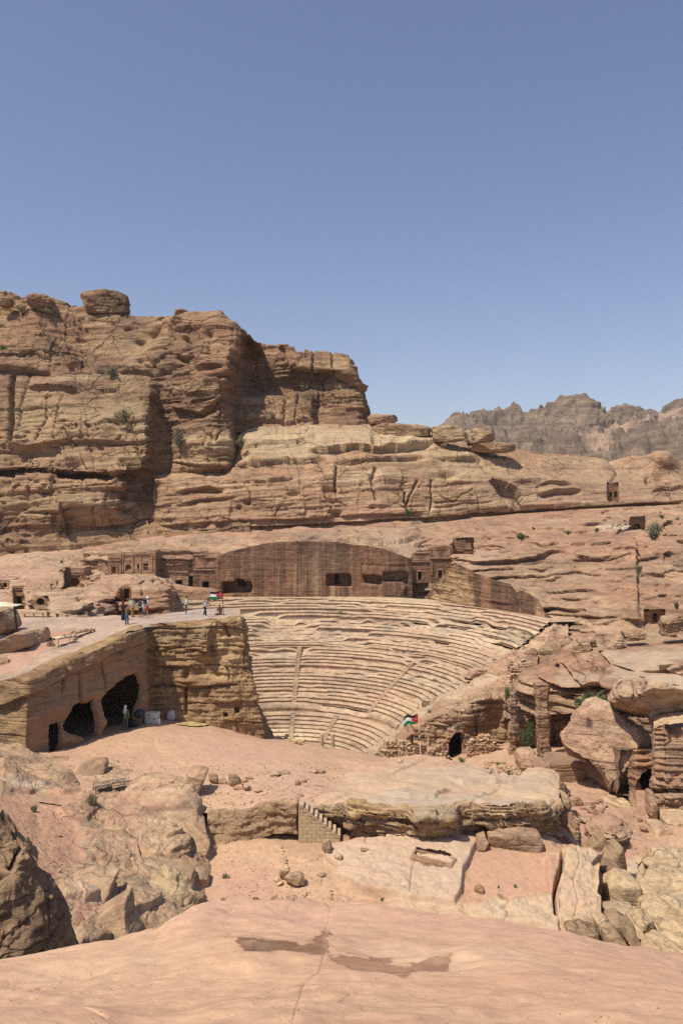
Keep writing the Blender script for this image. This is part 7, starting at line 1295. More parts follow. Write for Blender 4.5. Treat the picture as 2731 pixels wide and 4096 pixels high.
bench((94,2470), (178,2470), 'left one of the two low wooden benches at the back of the terrace', group='low benches at the back of the terrace'); bench((182,2470), (266,2468), 'right one of the two low wooden benches at the back of the terrace', group='low benches at the back of the terrace')
def board_table(c0, L, W, rz, hgt, label, mat, plank=1, leg=.05, name='table'):
    t = empty(name, c0, rz); tag(t, label, 'table')
    for k in range(plank): bevel(obj('top_board', box_mesh('top_board', 0, L, W * k / plank + .004, W * (k + 1) / plank - .004, hgt - .035, hgt), mat, t), .006)
    for x in (.06, L - .06):
        for y in (.06, W - .06): obj('leg', box_mesh('leg', x - leg / 2, x + leg / 2, y - leg / 2, y + leg / 2, -.2, hgt - .036), M_wood, t)
    for y in (.06, W - .06): obj('rail', box_mesh('rail', .06, L - .06, y - .018, y + .018, hgt - .12, hgt - .04), M_wood, t)
    return t
TBL = hit(234, 2592); tb = board_table(TBL, 1.75, .68, math.radians(62), .72, 'long pale-topped trestle table with goods on the terrace', M_woodl)
TB2 = hit(305, 2556); tb2 = board_table(TB2, 2.2, .55, math.radians(66), .5, 'low dark slatted display table behind the pale-topped table', M_wood, 4, .08)
g = 'souvenirs laid out on the terrace tables'
cols = [(.30,.33,.10), (.45,.14,.10), (.55,.50,.42), (.12,.16,.22), (.36,.25,.12), (.10,.10,.10)]
GM = [plain('trinket_%d_glaze' % k, c, .5, .2, 20) for k, c in enumerate(cols)]
random.seed(3)
def goods(t, L, W, hgt, n, lab, smax=.16, hmax=.16, ax=.2):
    for k in range(n):
        o = bpy.data.objects.new('trinket', stone_mesh(random.choice(GM), random.randrange(8))); COL.objects.link(o); s = random.uniform(.05, smax); zz = random.uniform(.04, hmax)
        o.scale = (s, s * random.uniform(.6, 1), zz); R_ = Matrix.Rotation(t.rotation_euler.z, 4, 'Z')
        o.location = Vector(t.location) + R_ @ Vector((random.uniform(ax, 1) * L * .93, random.uniform(.1, .9) * W, hgt + zz * .42)); o.rotation_euler = (0, 0, random.uniform(0, 6)); tag(o, lab, 'trinket', g)
goods(tb, 1.75, .68, .72, 20, 'small souvenir on the pale-topped terrace table', ax=.35); goods(tb2, 2.2, .55, .5, 22, 'small souvenir on the low slatted terrace table', ax=.05)
stone(205, 2560, 22, 12, GM[5], 'grey plastic bundle on the sand left of the pale-topped table', 'bundle', name='bundle'); stone(297, 2562, 20, 24, plain('sack_cloth', (.45,.42,.36), .9, .2, 9), 'upright cloth sack under the pale-topped table', 'sack', name='sack')
# wire-legged souvenir stands on the slope
def wire_stand(c0, L, W, rz, hgt, tilt, label):
    t = empty('display_stand', c0, rz); tag(t, label, 'display stand')
    obj('tray', box_mesh('tray', 0, L, 0, W, hgt - .02, hgt), plain('tray_cloth', (.30,.22,.16), .9, .2, 9), t)
    for x in (0, L):
        for y in (0, W): obj('leg', box_mesh('leg', x - .014, x + .014, y - .014, y + .014, -.15, hgt), M_iron, t)
    for z_ in (.14, hgt): 
        for y in (0, W): obj('rail', box_mesh('rail', 0, L, y - .012, y + .012, z_ - .012, z_ + .012), M_iron, t)
    return t
W1 = hit(448, 3170); w1 = wire_stand(W1, .85, .55, math.radians(30), .46, 0, 'wire-legged stand heaped with small stones beside the outcrop'); W2 = hit(384, 3176); w2 = wire_stand(W2, .75, .55, math.radians(30), .38, 0, 'lower wire-legged stand with a few trinkets beside the outcrop')
g = 'souvenirs on the wire stands'
goods(w1, .85, .55, .46, 46, 'small piece of coloured rock heaped on the taller wire stand', .09, .07, .06); goods(w2, .75, .55, .38, 10, 'small trinket on the lower wire stand', .10, .07, .3)
# awning at the left edge
M_canvas = plain('faded_canvas', (.66,.56,.40), .9, .1, 3)
aw = empty('awning', P(62, 2512, 62)); tag(aw, 'sun-faded canvas awning edge on a dark post at the far left', 'awning'); off = Vector(aw.location)
a0, a1 = P(-120, 2412, 62) - off, P(60, 2424, 62) - off; N_ = 16; V = []
for i in range(N_ + 1):
    for j in range(5): f_ = i / N_; V.append((a0.x + (a1.x - a0.x) * f_, -.1 + j * .55, a0.z + (a1.z - a0.z) * f_ + .05 * math.sin(f_ * 9 + j) - .10 * (j in (0, 4))))
me = bpy.data.meshes.new('canvas'); me.from_pydata(V, [], [(i * 5 + j, (i + 1) * 5 + j, (i + 1) * 5 + j + 1, i * 5 + j + 1) for i in range(N_) for j in range(4)]); me.update(); o = obj('canvas', me, M_canvas, aw); sd = o.modifiers.new('thick', 'SOLIDIFY'); sd.thickness = .02
limb_box(aw, 'post', P(70, 2525, 62) - off, P(58, 2424, 62) - off, .12, M_iron)
# chest, jug, sacks, mat in front of the cave
M_white = plain('chipped_white_paint', (.66,.66,.60), .5, .12, 4, two=(.54,.52,.45)); M_plastic = plain('white_plastic', (.78,.78,.76), .4, .05, 8)
c = hit(580, 2893); ch = empty('chest', c, math.radians(-6)); tag(ch, 'battered white metal chest standing before the cave', 'chest')
bevel(obj('body', box_mesh('body', 0, .98, 0, .62, -.05, .66), M_white, ch), .02); bevel(obj('lid', box_mesh('lid', -.02, 1.0, -.02, .64, .665, .78), M_white, ch), .025); obj('latch', box_mesh('latch', .28, .34, -.035, -.005, .58, .70), M_iron, ch); obj('handle', box_mesh('handle', .66, .80, -.04, -.01, .36, .39), M_iron, ch)
def lathe(name, prof, mat, parent=None, n=20):
    bm = bmesh.new(); rings = [[bm.verts.new((r * math.cos(2 * math.pi * q / n), r * math.sin(2 * math.pi * q / n), z)) for q in range(n)] for r, z in prof]
    for a, b in zip(rings[:-1], rings[1:]):
        for q in range(n): bm.faces.new((a[q], a[(q + 1) % n], b[(q + 1) % n], b[q]))
    bm.faces.new(rings[0][::-1]); bm.faces.new(rings[-1]); me = bpy.data.meshes.new(name); bm.to_mesh(me); bm.free()
    for f in me.polygons: f.use_smooth = len(f.vertices) == 4
    return obj(name, me, mat, parent)
j = empty('jug', hit(636, 2896)); tag(j, 'white plastic jug right of the white chest', 'jug'); lathe('body', [(.11,-.02),(.125,.03),(.125,.30),(.10,.37),(.05,.41),(.045,.44)], M_plastic, j); lathe('cap', [(.05,.442),(.05,.49)], plain('jug_cap', (.5,.5,.48), .5), j, 12)
def sack(px, py, w_, h_, mat, label, cat='sack'):
    p = hit(px, py); m = p.y / FPX; bm = bmesh.new(); bmesh.ops.create_icosphere(bm, subdivisions=4, radius=1); v = np.array([x.co[:] for x in bm.verts]); sd_ = px * .01
    d = 1 + .22 * fbm(v, .9, 3, sd_) + .10 * ridged(v, .45, 3, sd_ + 1); v = v * d[:, None] * np.array([w_ * m / 2, w_ * m * .4, h_ * m / 2]) + np.array([0, .2, h_ * m * .42])
    for x, c_ in zip(bm.verts, v): x.co = c_
    me = bpy.data.meshes.new(cat); bm.to_mesh(me); bm.free()
    for f in me.polygons: f.use_smooth = True
    o = obj(cat, me, mat); o.location = p; tag(o, label, cat)
M_sack = plain('woven_white_sack', (.52,.52,.50), .8, .15, 9); M_bag = plain('dark_bag_cloth', (.045,.05,.06), .6, .3, 6)
sack(684, 2884, 34, 42, M_sack, 'white crumpled sack against the foot of the terrace cliff'); sack(655, 2874, 36, 22, M_bag, 'dark bag between the white sack and the white chest', 'bag'); sack(556, 2872, 40, 36, M_bag, 'heap of dark camp gear in the cave shade', 'gear'); sack(532, 2910, 44, 30, M_bag, 'low dark bundle on the sand right of the man in green', 'bundle')
stone(570, 2882, 46, 44, plain('brown_crate', (.16,.10,.06), .8, .2, 5), 'brown crate half hidden behind the white chest', 'crate', name='crate')
# mat
corners = [hit(700, 2900, .03), hit(776, 2908, .03), hit(844, 2902, .03), hit(752, 2888, .03)]; N_ = 20; V = []
for i in range(N_ + 1):
    for jj in range(N_ + 1):
        u, v_ = i / N_, jj / N_; p = corners[0].lerp(corners[1], u).lerp(corners[3].lerp(corners[2], u), v_); V.append((p.x, p.y, p.z + .05 + .03 * math.sin(u * 11 + v_ * 5) * math.sin(v_ * 9)))
me = bpy.data.meshes.new('ground_mat'); me.from_pydata(V, [], [(i * 21 + k, (i + 1) * 21 + k, (i + 1) * 21 + k + 1, i * 21 + k + 1) for i in range(20) for k in range(20)]); me.update(); o = obj('ground_mat', me, plain('yellow_mat', (.46,.36,.16), .9, .2, 3)); tag(o, 'rumpled yellowish mat spread on the sand by the cliff foot', 'mat'); o.modifiers.new('thick', 'SOLIDIFY').thickness = .02
stone(828, 2902, 14, 7, M_bag, 'small dark object lying on the end of the yellowish mat', 'object', name='small_bag')

# ------------------------------------------------------------------ flags
FM = [plain('flag_%s_cloth' % n_, c, .8, .04, 3) for n_, c in (('black', (.02,.02,.022)), ('white', (.72,.71,.68)), ('green', (.01,.16,.06)), ('red', (.50,.02,.025)))]
def flag(base, top, h0, W, H, label, waves, droop, pole_mats, ph=0.0):
    t = empty('flag', base); tag(t, label, 'flag'); d = top - base; L = d.length
    for k, (f0, f1, mt) in enumerate(pole_mats): limb_box(t, 'pole', d * f0, d * f1, .05, mt)
    hoist = d * h0; NU, NV = 54, 30; V, F, MI = [], [], []
    for i in range(NU + 1):
        u = i / NU
        for k in range(NV + 1):
            v_ = k / NV; amp = waves * u ** .7
            V.append((hoist.x - W * u * .97 + .05 * math.sin(6 * v_ + ph) * u, hoist.y + amp * math.sin(7.5 * u + 1.7 * v_ + ph), hoist.z - H * v_ - droop * u ** 1.5 + .35 * amp * math.sin(8 * u + ph)))
    for i in range(NU):
        for k in range(NV):
            u, v_ = (i + .5) / NU, (k + .5) / NV; F.append((i * (NV + 1) + k, (i + 1) * (NV + 1) + k, (i + 1) * (NV + 1) + k + 1, i * (NV + 1) + k + 1))
            MI.append(3 if u < .5 * (1 - abs(2 * v_ - 1)) else 0 if v_ < 1 / 3 else 1 if v_ < 2 / 3 else 2)
    me = bpy.data.meshes.new('cloth'); me.from_pydata(V, [], F); [me.materials.append(m_) for m_ in FM]; me.polygons.foreach_set('material_index', MI); me.polygons.foreach_set('use_smooth', [True] * len(F)); me.update(); cl = obj('cloth', me, None, t)
    # seven-pointed star, on both sides of the cloth
    def at(u, v_, oy): i, k = min(NU, int(u * NU)), min(NV, int(v_ * NV)); p = V[i * (NV + 1) + k]; return (p[0], p[1] + oy, p[2])
    for oy in (-.015, .015):
        c0 = Vector(at(.17, .5, oy)); sv = [tuple(c0)] + [(c0.x + (.085 * H if q % 2 == 0 else .04 * H) * math.sin(math.pi * q / 7), c0.y - .004 * q % 2, c0.z + (.085 * H if q % 2 == 0 else .04 * H) * math.cos(math.pi * q / 7)) for q in range(14)]
        ms = bpy.data.meshes.new('star'); ms.from_pydata(sv, [], [(0, 1 + q, 1 + (q + 1) % 14) for q in range(14)]); ms.update(); obj('star', ms, FM[1], cl)
    return t
b1 = hit(896, 2462); m1 = b1.y / FPX; flag(b1, b1 + Vector((-8 * m1, 0, 100 * m1)), .98, 52 * m1, 30 * m1, 'waving flag with red triangle and star on the terrace edge', .10, .12, [(0, 1, M_iron)], .6)
b2 = hit(1681, 3018); m2 = b2.y / FPX; flag(b2, b2 + Vector((-10 * m2, 0, 164 * m2)), .99, 60 * m2, 38 * m2, 'larger waving flag with red triangle on a striped pole by the cave', .22, .22, [(0, .33, M_plastic), (.33, .40, M_iron), (.40, .48, M_plastic), (.48, .54, M_iron), (.54, 1, M_woodl)], 2.1)

# ------------------------------------------------------------------ shrubs
M_leaf = [plain('shrub_leaf_%d' % k, c, .7, .3, 3) for k, c in enumerate([(.15,.17,.075), (.12,.16,.06), (.25,.24,.145), (.30,.26,.155), (.085,.12,.045), (.17,.24,.075)])]; M_stem = plain('shrub_stem', (.16,.12,.08), .9, .2, 5)
def shrub(px, py, w_, h_, kind, label, D=None, n=None, name='shrub', dens=1.0):
    p = P(px, py, D) if D else hit(px, py); m = p.y / FPX; W, H = w_ * m, h_ * m; rs = np.random.default_rng(int(px * 3 + py)); n = n or int(np.clip(2.0 * w_ * h_ * dens, 60, 2600))
    t = empty(name, p); tag(t, label, 'shrub' if name == 'shrub' else 'grass tuft')
    nb = 9; ends = np.stack([rs.normal(0, .27, nb) * W, rs.normal(0, .27, nb) * W, rs.uniform(.45, 1.0, nb) * H], -1)
    bm = bmesh.new()
    for e in ends:
        e = Vector(e); s_ = Vector((-e.y, e.x, 0)).normalized() * max(.012, .012 * H); b = [bm.verts.new(s_), bm.verts.new(-s_), bm.verts.new(Vector((0, -s_.length, 0)) + Vector((0,0,-.1)))]; tp = bm.verts.new(e)
        for q in range(3): bm.faces.new((b[q], b[(q + 1) % 3], tp))
    me = bpy.data.meshes.new('stem'); bm.to_mesh(me); bm.free(); obj('stem', me, M_stem, t)
    k = rs.integers(0, nb, n); f_ = rs.uniform(.35, 1.08, n)[:, None]; c = ends[k] * f_ + rs.normal(size=(n, 3)) * np.array([W, W, H]) * .11; c[:, 2] = np.abs(c[:, 2])
    s = np.maximum(.035, .05 * (W + H) / 2 * rs.uniform(.6, 1.4, n))[:, None]; a = rs.normal(size=(n, 3)); a /= np.linalg.norm(a, axis=1)[:, None]; b = np.cross(a, rs.normal(size=(n, 3))); b /= np.linalg.norm(b, axis=1)[:, None]
    if name != 'shrub': a[:, 2] = np.abs(a[:, 2]) + 2; a /= np.linalg.norm(a, axis=1)[:, None]; a *= 2.2
    V = np.stack([c - a * s, c + b * s * .45, c + a * s, c - b * s * .45], 1).reshape(-1, 3); obj('foliage', mesh_np('foliage', V, np.arange(4 * n).reshape(-1, 4), False), M_leaf[kind], t)
for a in ((448,1503,46,36,2,'grey-green bush in a hollow below the cliff top'), (395,1493,30,20,3,'drier low bush left of the one in the cliff hollow'), (490,1700,44,66,3,'dry grey shrub hanging on the pale left cliff face'), (716,1785,48,70,2,'dark shrub at the foot of the vertical cliff recess'), (205,1256,44,26,3,'dry shrub on the cliff top left of the big squared boulder'), (88,1250,34,30,3,'small dry shrub on the cliff top near the left edge'), (1052,1575,26,30,0,'small bush at the head of the shaded gully in the cliff'), (1224,1565,32,34,2,'bush under the overhang of the rear cliff'), (1090,1682,24,34,3,'dry bush on the stepped ledge below the rear cliff'), (1352,1565,16,24,3,'tiny bush right of the one under the rear overhang'), (1395,1812,18,26,0,'small bush on the ledge above the smooth cliff band'), (965,1790,26,40,3,'dry shrub at the left end of the pale ledge'), (1631,2070,30,36,1,'green bush at the foot of the long smooth cliff band'),
          (8,1320,30,26,2,'grassy tuft on the cliff at the far left edge'), (12,1402,30,24,5,'bright tuft lower on the cliff at the far left edge'), (1075,1850,60,14,2,'low weeds on the pale ledge left of centre')):
    D_ = 178 if a[0] < 640 else 182
    shrub(*a[:6], D=None) if False else shrub(*a[:6], D={448:187,395:188,490:176,716:178,205:197,88:197,1052:198,1224:201,1090:189.5,1352:199,1395:181,965:180,1631:171,8:196,12:189,1075:177}[a[0]])
for a in ((2085,2160,34,30,0,'green bush in the rock hollow above the stepped tombs'), (2622,2162,56,66,2,'tall pale open shrub high on the right hillside'), (2385,2128,22,14,0,'small green cushion plant below the hillside slab'), (2270,2136,36,14,2,'low dry plant left of the cushion plant on the hillside'), (2646,2074,14,14,1,'tiny green bush near the top of the right hillside'), (2552,2300,24,38,2,'pale shrub beside the long hillside crack'), (2706,2440,20,28,1,'green shrub at the right edge above the red rock'), (2370,2856,112,84,4,'large dark green bush behind the huge boulder'), (2112,2990,42,92,4,'drooping green bush between the rock pillars'), (2026,2800,26,50,0,'green bush on top of the slim rock pillar'), (1833,2922,26,30,2,'small bush above the dark cave mouth'), (1622,2990,24,28,0,'green bush on the ruined masonry by the flagpole'), (1848,3048,34,18,5,'low green plant at the threshold of the cave'), (1978,2950,26,24,2,'pale shrub behind the ruined rubble wall'), (1988,3060,22,14,5,'small green plant at the end of the ruined rubble wall'), (2036,3098,20,16,0,'small green plant in the rubble below the masonry'), (2416,3305,36,34,5,'bright round green bush in the gully'), (2508,3392,26,18,2,'grey-green plant beside the sandy path'), (1715,2852,24,14,2,'low plant at the edge of the seats above the flag')):
    if a[0] in (2370, 2112, 2026, 1833, 1978): shrub(*a, D={2370:78,2112:87,2026:91,1833:97,1978:98}[a[0]])
    else: shrub(*a)
for a in ((368,3222,44,36,3,'dry grass tuft at the top of the red scree'), (140,3246,26,24,3,'small dry tuft on the red scree near the left edge'), (510,2535,22,10,2,'low dry tuft on the terrace edge'), (2058,3550,10,9,2,'tiny green sprig in the sandy basin'), (1992,3552,7,6,5,'tiniest green sprig left in the sandy basin'), (900,3512,20,14,3,'dry sprig in the lower court by the outcrop'), (1526,3604,10,10,0,'tiny green sprig at the edge of the rock plate'), (1366,2455,40,10,5,'patch of green weeds on the top seats'), (2690,2850,50,30,3,'dry yellow grass on the gravel shelf at the right edge')):
    shrub(*a, name='grass_tuft', dens=.35)

# ------------------------------------------------------------------ grave cut into the rock plate of the lower court
ins_ = [hit(*q) for q in ((1664,3408), (1814,3439), (1801,3462), (1654,3432))]; out_ = [hit(*q) for q in ((1650,3398), (1834,3436), (1812,3474), (1638,3436))]; off = sum(ins_, Vector()) / 4
gv = empty('rock_cut_grave', off); tag(gv, 'empty rectangular grave cut into the pale rock plate of the lower court', 'grave')
zt = max(v.z for v in ins_ + out_) + .03; A = [Vector((v.x, v.y, zt)) - off for v in ins_]; B_ = [Vector((v.x, v.y, v.z - .12)) - off for v in out_]; T_ = [A[k].lerp(Vector((B_[k].x, B_[k].y, A[k].z)), .55) for k in range(4)]; C_ = [Vector((a.x, a.y, a.z - .95)) for a in A]
def quadmesh(nm, rings, cap=False, n=12):
    bm = bmesh.new(); rr = []
    for ring in rings:
        pts = []
        for k in range(4):
            for j_ in range(n): pts.append(ring[k].lerp(ring[(k + 1) % 4], j_ / n))
        rr.append([bm.verts.new(q) for q in pts])
    for a, b in zip(rr[:-1], rr[1:]):
        for k in range(4 * n): bm.faces.new((a[k], a[(k + 1) % (4 * n)], b[(k + 1) % (4 * n)], b[k]))
    if cap: bm.faces.new(rr[-1])
    bmesh.ops.subdivide_edges(bm, edges=bm.edges[:], cuts=2, use_grid_fill=True)
    P_ = np.array([v.co[:] for v in bm.verts]) + np.array(off); d = .022 * np.stack([fbm(P_, .35, 4, 901 + k) for k in range(3)], -1)
    for v, e in zip(bm.verts, d): v.co += Vector(e)
    bmesh.ops.recalc_face_normals(bm, faces=bm.faces); me = bpy.data.meshes.new(nm); bm.to_mesh(me); bm.free(); return me
obj('rim', quadmesh('rim', [B_, T_, A]), M_pale, gv); obj('shaft', quadmesh('shaft', [A, C_], True), M_slope, gv)
# ------------------------------------------------------------------ people
SKIN = plain('tanned_skin', (.36,.20,.13), .6, .08, 6); HAIR = plain('dark_hair', (.03,.022,.018), .7, .2, 20)
_cloth = {}
def cloth(c):
    if c not in _cloth: _cloth[c] = plain('cloth_%d' % len(_cloth), c, .9, .12, 9)
    return _cloth[c]
def tube(bm, a, b, ra, rb, n=10, flat=1.0):
    a, b = Vector(a), Vector(b); d = b - a; L = d.length
    if L < 1e-5: return
    q = d.to_track_quat('Z', 'Y'); rings = []
    prof = [(-.95 * ra, .25), (-.6 * ra, .8), (0, 1.0)]
    for z, f_ in prof: rings.append((z, ra * f_))
    rings.append((L * .5, (ra + rb) / 2)); rings += [(L, rb), (L + .6 * rb, rb * .8), (L + .95 * rb, rb * .25)]
    R_ = []
    for z, r in rings: R_.append([bm.verts.new(a + q @ Vector((r * math.cos(2 * math.pi * k / n), r * flat * math.sin(2 * math.pi * k / n), z))) for k in range(n)])
    for p0, p1 in zip(R_[:-1], R_[1:]):
        for k in range(n): bm.faces.new((p0[k], p0[(k + 1) % n], p1[(k + 1) % n], p1[k]))
    bm.faces.new(R_[0][::-1]); bm.faces.new(R_[-1])
def ball(bm, c, r, s=(1, 1, 1)):
    r_ = bmesh.ops.create_icosphere(bm, subdivisions=2, radius=r)
    for v in r_['verts']: v.co = Vector((v.co.x * s[0], v.co.y * s[1], v.co.z * s[2])) + Vector(c)
def finish(name, bm, mat, parent, vox):
    me = bpy.data.meshes.new(name); bm.to_mesh(me); bm.free(); o = obj(name, me, mat, parent)
    r = o.modifiers.new('one_surface', 'REMESH'); r.mode = 'VOXEL'; r.voxel_size = vox; r.use_smooth_shade = True
    s = o.modifiers.new('soft', 'SMOOTH'); s.factor = .5; s.iterations = 2
    return o
def fk(o, d, L): return Vector(o) + Vector(d).normalized() * L
def person(px, py, label, H=1.72, rz=0.0, lean=0.0, legs=((.04, 0.0), (-.04, 0.0)), arms=((.1, .3), (.1, .3)), shirt=(.6,.6,.58), sleeve=.5, pants=(.05,.05,.06), plen=1.0, shoes=(.08,.07,.06), hat=None, scarf=None, hair=True, robe=None, pack=None, seat=False, nod=.1, group=None):
    """facing -Y at rz = 0; legs: (hip swing, knee bend); arms: (shoulder swing, elbow bend)"""
    p = hit(px, py); t = empty('person', p, rz); tag(t, label, 'person', group); k = H / 1.72
    F, U = Vector((0, -1, 0)), Vector((0, 0, 1))
    def sw(a): return -U * math.cos(a) + F * math.sin(a)          # a limb hanging down, swung forward by a
    hipz = .90 if not seat else .14; hip = Vector((0, 0, hipz)) ; up = U * math.cos(lean) + F * math.sin(lean)
    chest = hip + up * .34; neck = hip + up * .52; hd = up * math.cos(nod) + F * math.sin(nod); hd.normalize(); head = neck + hd * .19
    J = {}
    for s, (a, b), nm in ((-1, legs[0], 'L'), (1, legs[1], 'R')):
        h = hip + Vector((s * .095, 0, -.03)); out = Vector((s * .75, 0, 0)) if seat else Vector((s * .03, 0, 0))
        kn = fk(h, sw(a) + out, .42); an = fk(kn, sw(a - b) + (Vector((-s * 1.5, 0, 0)) if seat else Vector()), .41); J['h' + nm], J['k' + nm], J['a' + nm] = h, kn, an; J['t' + nm] = fk(an, F + Vector((s * .2, 0, -.25)), .17)
    if not seat:                                                   # stand on the ground
        dz = .07 - min(J['aL'].z, J['aR'].z)
        for q in J: J[q] = J[q] + U * dz
        for v in (hip, chest, neck, head): v += U * dz
    for s, (a, b), nm in ((-1, arms[0], 'L'), (1, arms[1], 'R')):
        sh = neck + Vector((s * .185, 0, 0)) - up * .045; el = fk(sh, sw(a) + Vector((s * .18, 0, 0)), .285); wr = fk(el, sw(a + b) + Vector((-s * .10, 0, 0)), .25); J['s' + nm], J['e' + nm], J['w' + nm] = sh, el, wr; J['f' + nm] = fk(wr, wr - el, .10)
    # body: one surface
    bm = bmesh.new()
    tube(bm, hip, chest, .135, .14, 14, .8); tube(bm, chest, neck - up * .06, .14, .10, 14, .75); tube(bm, neck - up * .06, neck + hd * .08, .055, .052)
    ball(bm, head, .105, (.80, .95, 1.15)); fw = (F - hd * F.dot(hd)).normalized(); ball(bm, head + fw * .045 - hd * .065, .062, (.85, .9, .8)); tube(bm, head + fw * .095 + hd * .01, head + fw * .112 - hd * .03, .012, .017, 6)
    for s in (-1, 1): ball(bm, head + Vector((s * .085, 0, 0)) - hd * .01, .026, (.4, .8, 1.2))
    ball(bm, head + fw * .098 - hd * .065, .018, (1.4, .5, .5))
    for nm, s in (('L', -1), ('R', 1)):
        tube(bm, J['h' + nm], J['k' + nm], .082, .055); tube(bm, J['k' + nm], J['a' + nm], .056, .036); tube(bm, J['a' + nm] - U * .02, J['t' + nm], .036, .03)
        tube(bm, J['s' + nm], J['e' + nm], .05, .038); tube(bm, J['e' + nm], J['w' + nm], .038, .027)
        d = (J['f' + nm] - J['w' + nm]).normalized(); sd = d.cross(Vector((1, 0, 0))).normalized() if abs(d.x) < .8 else Vector((0, 1, 0)); tube(bm, J['w' + nm], J['w' + nm] + d * .07, .03, .034, 8, .55)
        for q, (o_, L) in enumerate(((-.03, .065), (-.01, .08), (.01, .085), (.03, .07))):
            r0 = J['w' + nm] + d * .075 + sd * o_; m_ = r0 + d * L * .55; tube(bm, r0, m_, .0095, .0085, 6); tube(bm, m_, m_ + (d + F * .0 + Vector((-s * .35, 0, -.2))).normalized() * L * .5, .0085, .007, 6)
        th = J['w' + nm] + d * .02 - sd * .03; tube(bm, th, th + (d * .6 - sd * .8).normalized() * .06, .012, .009, 6)
    finish('body', bm, SKIN, t, .012)
    if hair and not scarf:
        bm = bmesh.new(); ball(bm, head + hd * .022 - fw * .014, .108, (.84, .98, 1.1)); bmesh.ops.bisect_plane(bm, geom=bm.verts[:] + bm.edges[:] + bm.faces[:], plane_co=head + fw * .045 - hd * .0, plane_no=(fw * .9 - hd * .55).normalized(), clear_outer=True); bmesh.ops.holes_fill(bm, edges=bm.edges[:]); finish('hair', bm, HAIR, t, .012)
    if hat:
        bm = bmesh.new(); ball(bm, head + hd * .06, .115, (.9, 1.0, .75)); tube(bm, head + hd * .045, head + hd * .058, .155, .14, 18); finish('hat', bm, cloth(hat), t, .012)
    if scarf:
        bm = bmesh.new(); ball(bm, head + hd * .02 - fw * .02, .122, (.88, .98, 1.12)); tube(bm, head - fw * .06 - hd * .02, neck - fw * .10 - up * .16, .085, .10, 10, .6); tube(bm, neck + up * .02, neck - up * .05, .10, .13, 12, .8)
        o = finish('headscarf', bm, cloth(scarf), t, .014)
    if robe:
        bm = bmesh.new(); foot = Vector((hip.x, hip.y, .05)); tube(bm, foot, hip, .21, .19, 16, .8); tube(bm, hip, chest, .19, .18, 16, .8); tube(bm, chest, neck - up * .05, .18, .11, 14, .75)
        for nm in 'LR': tube(bm, J['s' + nm], J['e' + nm], .075, .075); tube(bm, J['e' + nm], J['w' + nm], .075, .085)
        finish('robe', bm, cloth(robe), t, .016)
    else:
        bm = bmesh.new(); tube(bm, hip - up * .04, chest, .155, .16, 16, .8); tube(bm, chest, neck - up * .055, .16, .105, 14, .75)
        for nm in 'LR':
            if sleeve > 0:
                tube(bm, J['s' + nm], J['s' + nm].lerp(J['e' + nm], min(1, sleeve * 2)), .066, .056)
                if sleeve > .5: tube(bm, J['e' + nm], J['e' + nm].lerp(J['w' + nm], (sleeve - .5) * 2 * .95), .054, .044)
        finish('shirt', bm, cloth(shirt), t, .014)
        bm = bmesh.new(); tube(bm, hip - up * .06, hip + up * .07, .15, .15, 16, .82)
        for nm in 'LR':
            tube(bm, J['h' + nm], J['h' + nm].lerp(J['k' + nm], min(1, plen * 2)), .098, .076)
            if plen > .5: tube(bm, J['k' + nm], J['k' + nm].lerp(J['a' + nm], (plen - .5) * 2 * .97), .075, .062)
        finish('shorts' if plen <= .55 else 'trousers', bm, cloth(pants), t, .014)
    for nm in 'LR':
        bm = bmesh.new(); tube(bm, J['a' + nm] - U * .03, J['t' + nm] - U * .01, .048, .042); finish('shoe', bm, cloth(shoes), t, .012)
    if pack:
        bm = bmesh.new(); c = chest + up * .02 - F * .21; bx = bmesh.ops.create_cube(bm, size=1)
        for v in bx['verts']: v.co = c + Vector((v.co.x * .30, 0, 0)) + F * v.co.y * .18 + up * v.co.z * .44
        ball(bm, c - F * .10 - up * .08, .11, (1, .7, 1)); finish('backpack', bm, cloth(pack), t, .02)
        for s in (-1, 1):
            bm = bmesh.new(); pts = [neck + Vector((s * .10, 0, 0)) - F * .13 - up * .06, neck + Vector((s * .11, 0, 0)) - up * .02, chest + Vector((s * .12, 0, 0)) + F * .15, chest + Vector((s * .15, 0, 0)) + F * .02 - up * .14]
            for a_, b_ in zip(pts[:-1], pts[1:]): tube(bm, a_, b_, .022, .022, 6)
            finish('pack_strap', bm, cloth(pack), t, .012)
    t.scale = (k, k, k); return t
R_ = math.radians
person(494, 2481, 'person in a long black robe and maroon headscarf on the terrace', 1.66, R_(160), scarf=(.10,.012,.02), robe=(.012,.012,.014), arms=((.15, .5), (.15, .5)))
person(508, 2498, 'person in a brown jacket and blue jeans in front of the robed figure', 1.66, R_(150), shirt=(.16,.10,.06), sleeve=1, pants=(.05,.10,.17), arms=((.4, 1.4), (.4, 1.3)))
person(531, 2468, 'person in a cream shirt and mustard trousers with a pale backpack', 1.72, R_(60), shirt=(.50,.46,.38), sleeve=.5, pants=(.42,.22,.05), pack=(.38,.40,.28), arms=((.5, 1.2), (.5, 1.2)), nod=.5)
person(563, 2470, 'person in a white top and black shorts with a dark pack, left of the pair', 1.72, R_(170), shirt=(.60,.55,.58), pants=(.02,.02,.022), plen=.5, pack=(.06,.06,.07), arms=((.5, 1.5), (.4, 1.2)), shoes=(.25,.22,.2))
person(574, 2463, 'person in white behind the one in black shorts', 1.72, R_(-160), shirt=(.66,.66,.66), pants=(.55,.52,.48), plen=.5, arms=((.3, 1.2), (.2, .5)), shoes=(.6,.6,.6))
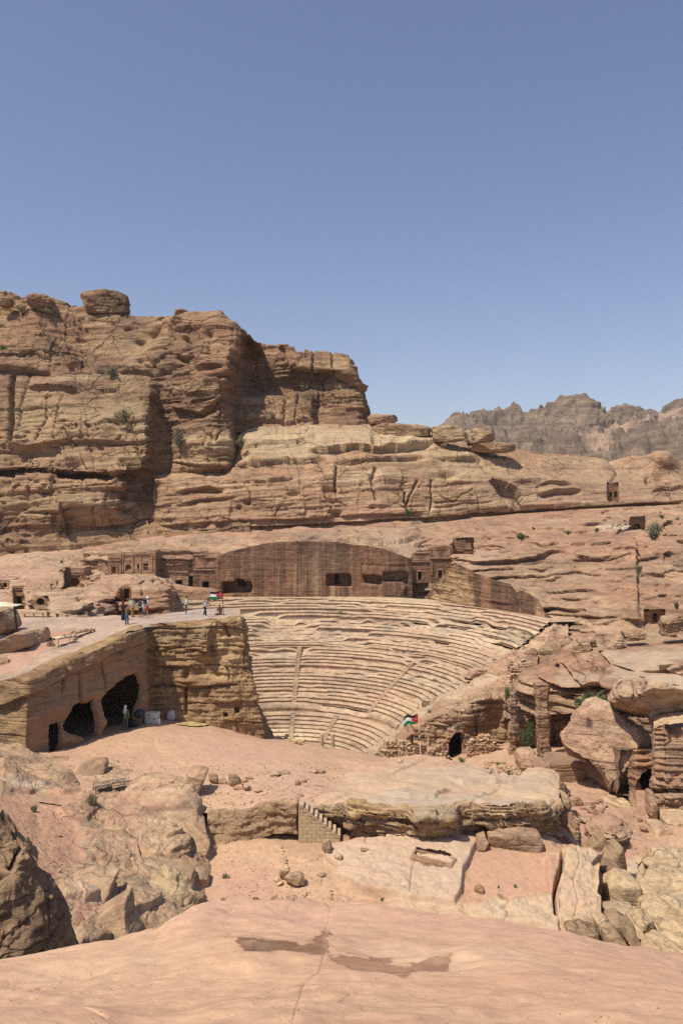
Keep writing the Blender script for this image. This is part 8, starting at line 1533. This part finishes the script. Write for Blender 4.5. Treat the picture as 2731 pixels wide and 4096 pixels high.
person(590, 2463, 'person in a white hat and red shorts with a black backpack', 1.75, R_(120), shirt=(.55,.54,.50), pants=(.42,.035,.03), plen=.5, hat=(.66,.64,.58), pack=(.015,.015,.017), arms=((.3, 1.1), (.3, 1.1)), shoes=(.5,.48,.45))
person(745, 2458, 'person in a white shirt and rust trousers looking at a phone', 1.68, R_(85), shirt=(.62,.62,.62), pants=(.17,.075,.05), pack=(.34,.33,.18), arms=((.7, 1.2), (.6, 1.2)), nod=.35, shoes=(.55,.55,.55))
person(821, 2468, 'person in a white vest and black trousers stepping and stooping forward', 1.70, R_(60), lean=.35, legs=((.35, .25), (-.25, .25)), shirt=(.58,.60,.64), sleeve=0, pants=(.012,.012,.014), plen=.9, pack=(.22,.24,.30), arms=((.6, .8), (.5, .9)), nod=.5, shoes=(.66,.66,.66))
person(882, 2459, 'person in dark red clothes sitting cross-legged beside the terrace flag', 1.65, R_(-20), seat=True, lean=.15, legs=((1.35, 1.2), (1.35, 1.2)), shirt=(.10,.05,.04), sleeve=.5, pants=(.20,.035,.035), arms=((.4, .6), (.4, .6)), nod=.25)
person(502, 2921, 'person in a green shirt and white headscarf standing before the cave', 1.80, R_(165), shirt=(.10,.22,.08), sleeve=.5, pants=(.10,.11,.07), scarf=(.66,.66,.64), arms=((.1, .5), (.5, .5)), legs=((.12, .1), (-.1, .05)))
# ------------------------------------------------------------------ thin desert haze
bm = bmesh.new(); bmesh.ops.create_cube(bm, size=1.0)
me = bpy.data.meshes.new('haze'); bm.to_mesh(me); bm.free()
me.transform(Matrix.Translation((0, 1100, 105)) @ Matrix.Diagonal((4400, 3000, 340, 1)))
m, t_ = new_mat('desert_haze'); N = NT(t_)
pv = N.n('ShaderNodeVolumePrincipled'); pv.inputs['Color'].default_value = (1.0, .97, .94, 1); pv.inputs['Density'].default_value = 0.00009
o = N.n('ShaderNodeOutputMaterial'); N.l(pv.outputs[0], o.inputs['Volume'])
hz = obj('haze', me, m); hz['kind'] = 'stuff'
